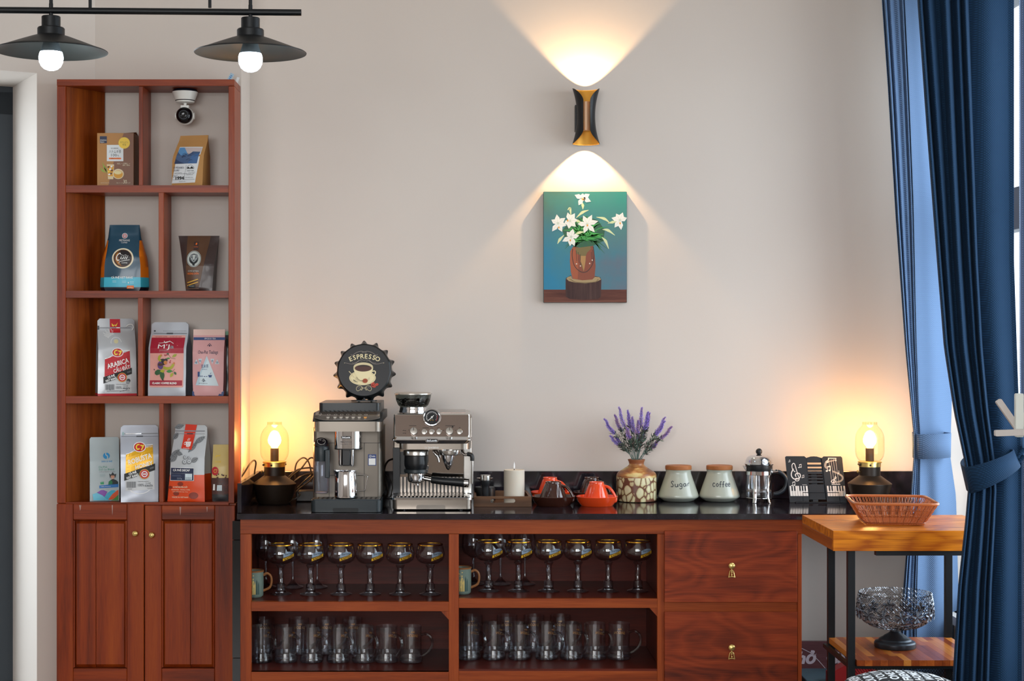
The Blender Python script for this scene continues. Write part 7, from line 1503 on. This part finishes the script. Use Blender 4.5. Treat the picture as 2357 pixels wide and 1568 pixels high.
de.poly(Q([(470, 790), (660, 765), (670, 800), (620, 850), (600, 900), (605, 950), (590, 1030), (575, 1090), (545, 1000), (530, 880), (480, 860)]), paint('pot_olive', '#6f6238'), 8).poly(Q([(540, 890), (605, 890), (600, 950), (590, 1030), (578, 1090), (560, 1010), (535, 960)]), paint('pot_sand', '#a87e4a'), 9)
de.line([tuple(p) for p in curve(Q([(435, 800), (430, 900), (460, 1020), (540, 1095), (620, 1090), (690, 1000), (712, 880), (700, 770)]), 5)], 1.5, paint('pot_line', '#2a1c18'), 9)
for (a, b) in ((480, 880), (505, 900), (530, 930), (690, 870), (675, 900)): de.line([tuple(p) for p in curve(Q([(a, b - 60), (a + 3, b), (a + 10, b + 80)]), 4)], 1, paint('pot_line', ''), 9)
for (a, b) in ((485, 993), (535, 1020), (655, 988), (688, 945)): de.disc(PU(a), PV(b), 1.6, 1.6, paint('pot_dot', '#d2c0b0'), 10, 8)
for k in range(0): pass
for (a, b, c, d, e, f) in ((370, 300, 400, 280, 415, 380), (480, 400, 560, 330, 640, 300), (740, 390, 840, 410, 915, 465), (820, 550, 890, 560, 980, 625), (812, 650, 860, 700, 900, 800), (240, 735, 270, 680, 325, 620), (890, 470, 950, 455, 1010, 440), (548, 190, 566, 240, 566, 290), (455, 620, 520, 590, 590, 580), (455, 430, 500, 440, 560, 465)):
    de.line([tuple(p) for p in curve(Q([(a, b), (c, d), (e, f)]), 5)], 6.5, bud, 7, True)
def lily(cx_, cy_, pts, st):
    for i, (a, b) in enumerate(pts):
        dx, dy = a - cx_, b - cy_; ln_ = math.hypot(dx, dy); nx, ny = -dy / ln_ * 32, dx / ln_ * 32
        de.poly(Q([(cx_ - nx * .4, cy_ - ny * .4), (cx_ + dx * .55 - nx, cy_ + dy * .55 - ny), (a, b), (cx_ + dx * .55 + nx, cy_ + dy * .55 + ny), (cx_ + nx * .4, cy_ + ny * .4)]), pet, 11 + i % 2).line(Q([(cx_, cy_), (a * .85 + cx_ * .15, b * .85 + cy_ * .15)]), .55, psh, 13)
    de.disc(PU(cx_), PV(cy_), 3, 3, psh, 14, 10).disc(PU(st[0]), PV(st[1]), 1.8, 2.6, pst, 15, 8)
lily(245, 470, [(230, 355), (340, 400), (355, 500), (300, 580), (170, 575), (160, 425)], (257, 525)); lily(400, 440, [(370, 330), (465, 340), (500, 425), (475, 515), (385, 540), (325, 480)], (372, 435)); lily(622, 480, [(570, 370), (685, 360), (765, 440), (720, 585), (582, 598), (497, 478)], (625, 498))
lily(415, 645, [(440, 540), (520, 630), (460, 765), (400, 765), (300, 705), (360, 580)], (405, 690)); lily(1045, 430, [(995, 345), (1082, 330), (1135, 400), (1060, 555), (975, 525), (935, 400)], (1047, 470)); lily(562, 145, [(460, 105), (565, 85), (655, 95), (672, 190), (512, 238), (600, 170)], (565, 160))
de.poly(Q([(345, 1200), (350, 1175), (415, 1140), (430, 1185), (560, 1205), (690, 1195), (725, 1150), (790, 1165), (805, 1200), (800, 1420), (760, 1445), (580, 1455), (400, 1445), (345, 1415)]), wood('painted_log', '#2c1e20', '#4a3634', '#5f4844', 'z', .6, 2.5, coat=0), 7)
de.poly(Q([(355, 1185), (370, 1165), (415, 1150), (430, 1185), (560, 1205), (690, 1195), (722, 1160), (780, 1165), (800, 1195), (730, 1230), (600, 1245), (470, 1235), (385, 1215)]), paint('log_rings', '#a08a62'), 8)
for q in (.82, .9): de.line([tuple(p) for p in curve(Q([(590 - 225 * q, 1185), (470, 1205 + 26 * q), (600, 1215 + 26 * q), (730, 1202 + 26 * q), (590 + 205 * q, 1185)]), 5)], .8, paint('log_ring_line', '#6a5638'), 9)
m.build('picture', pa, False)
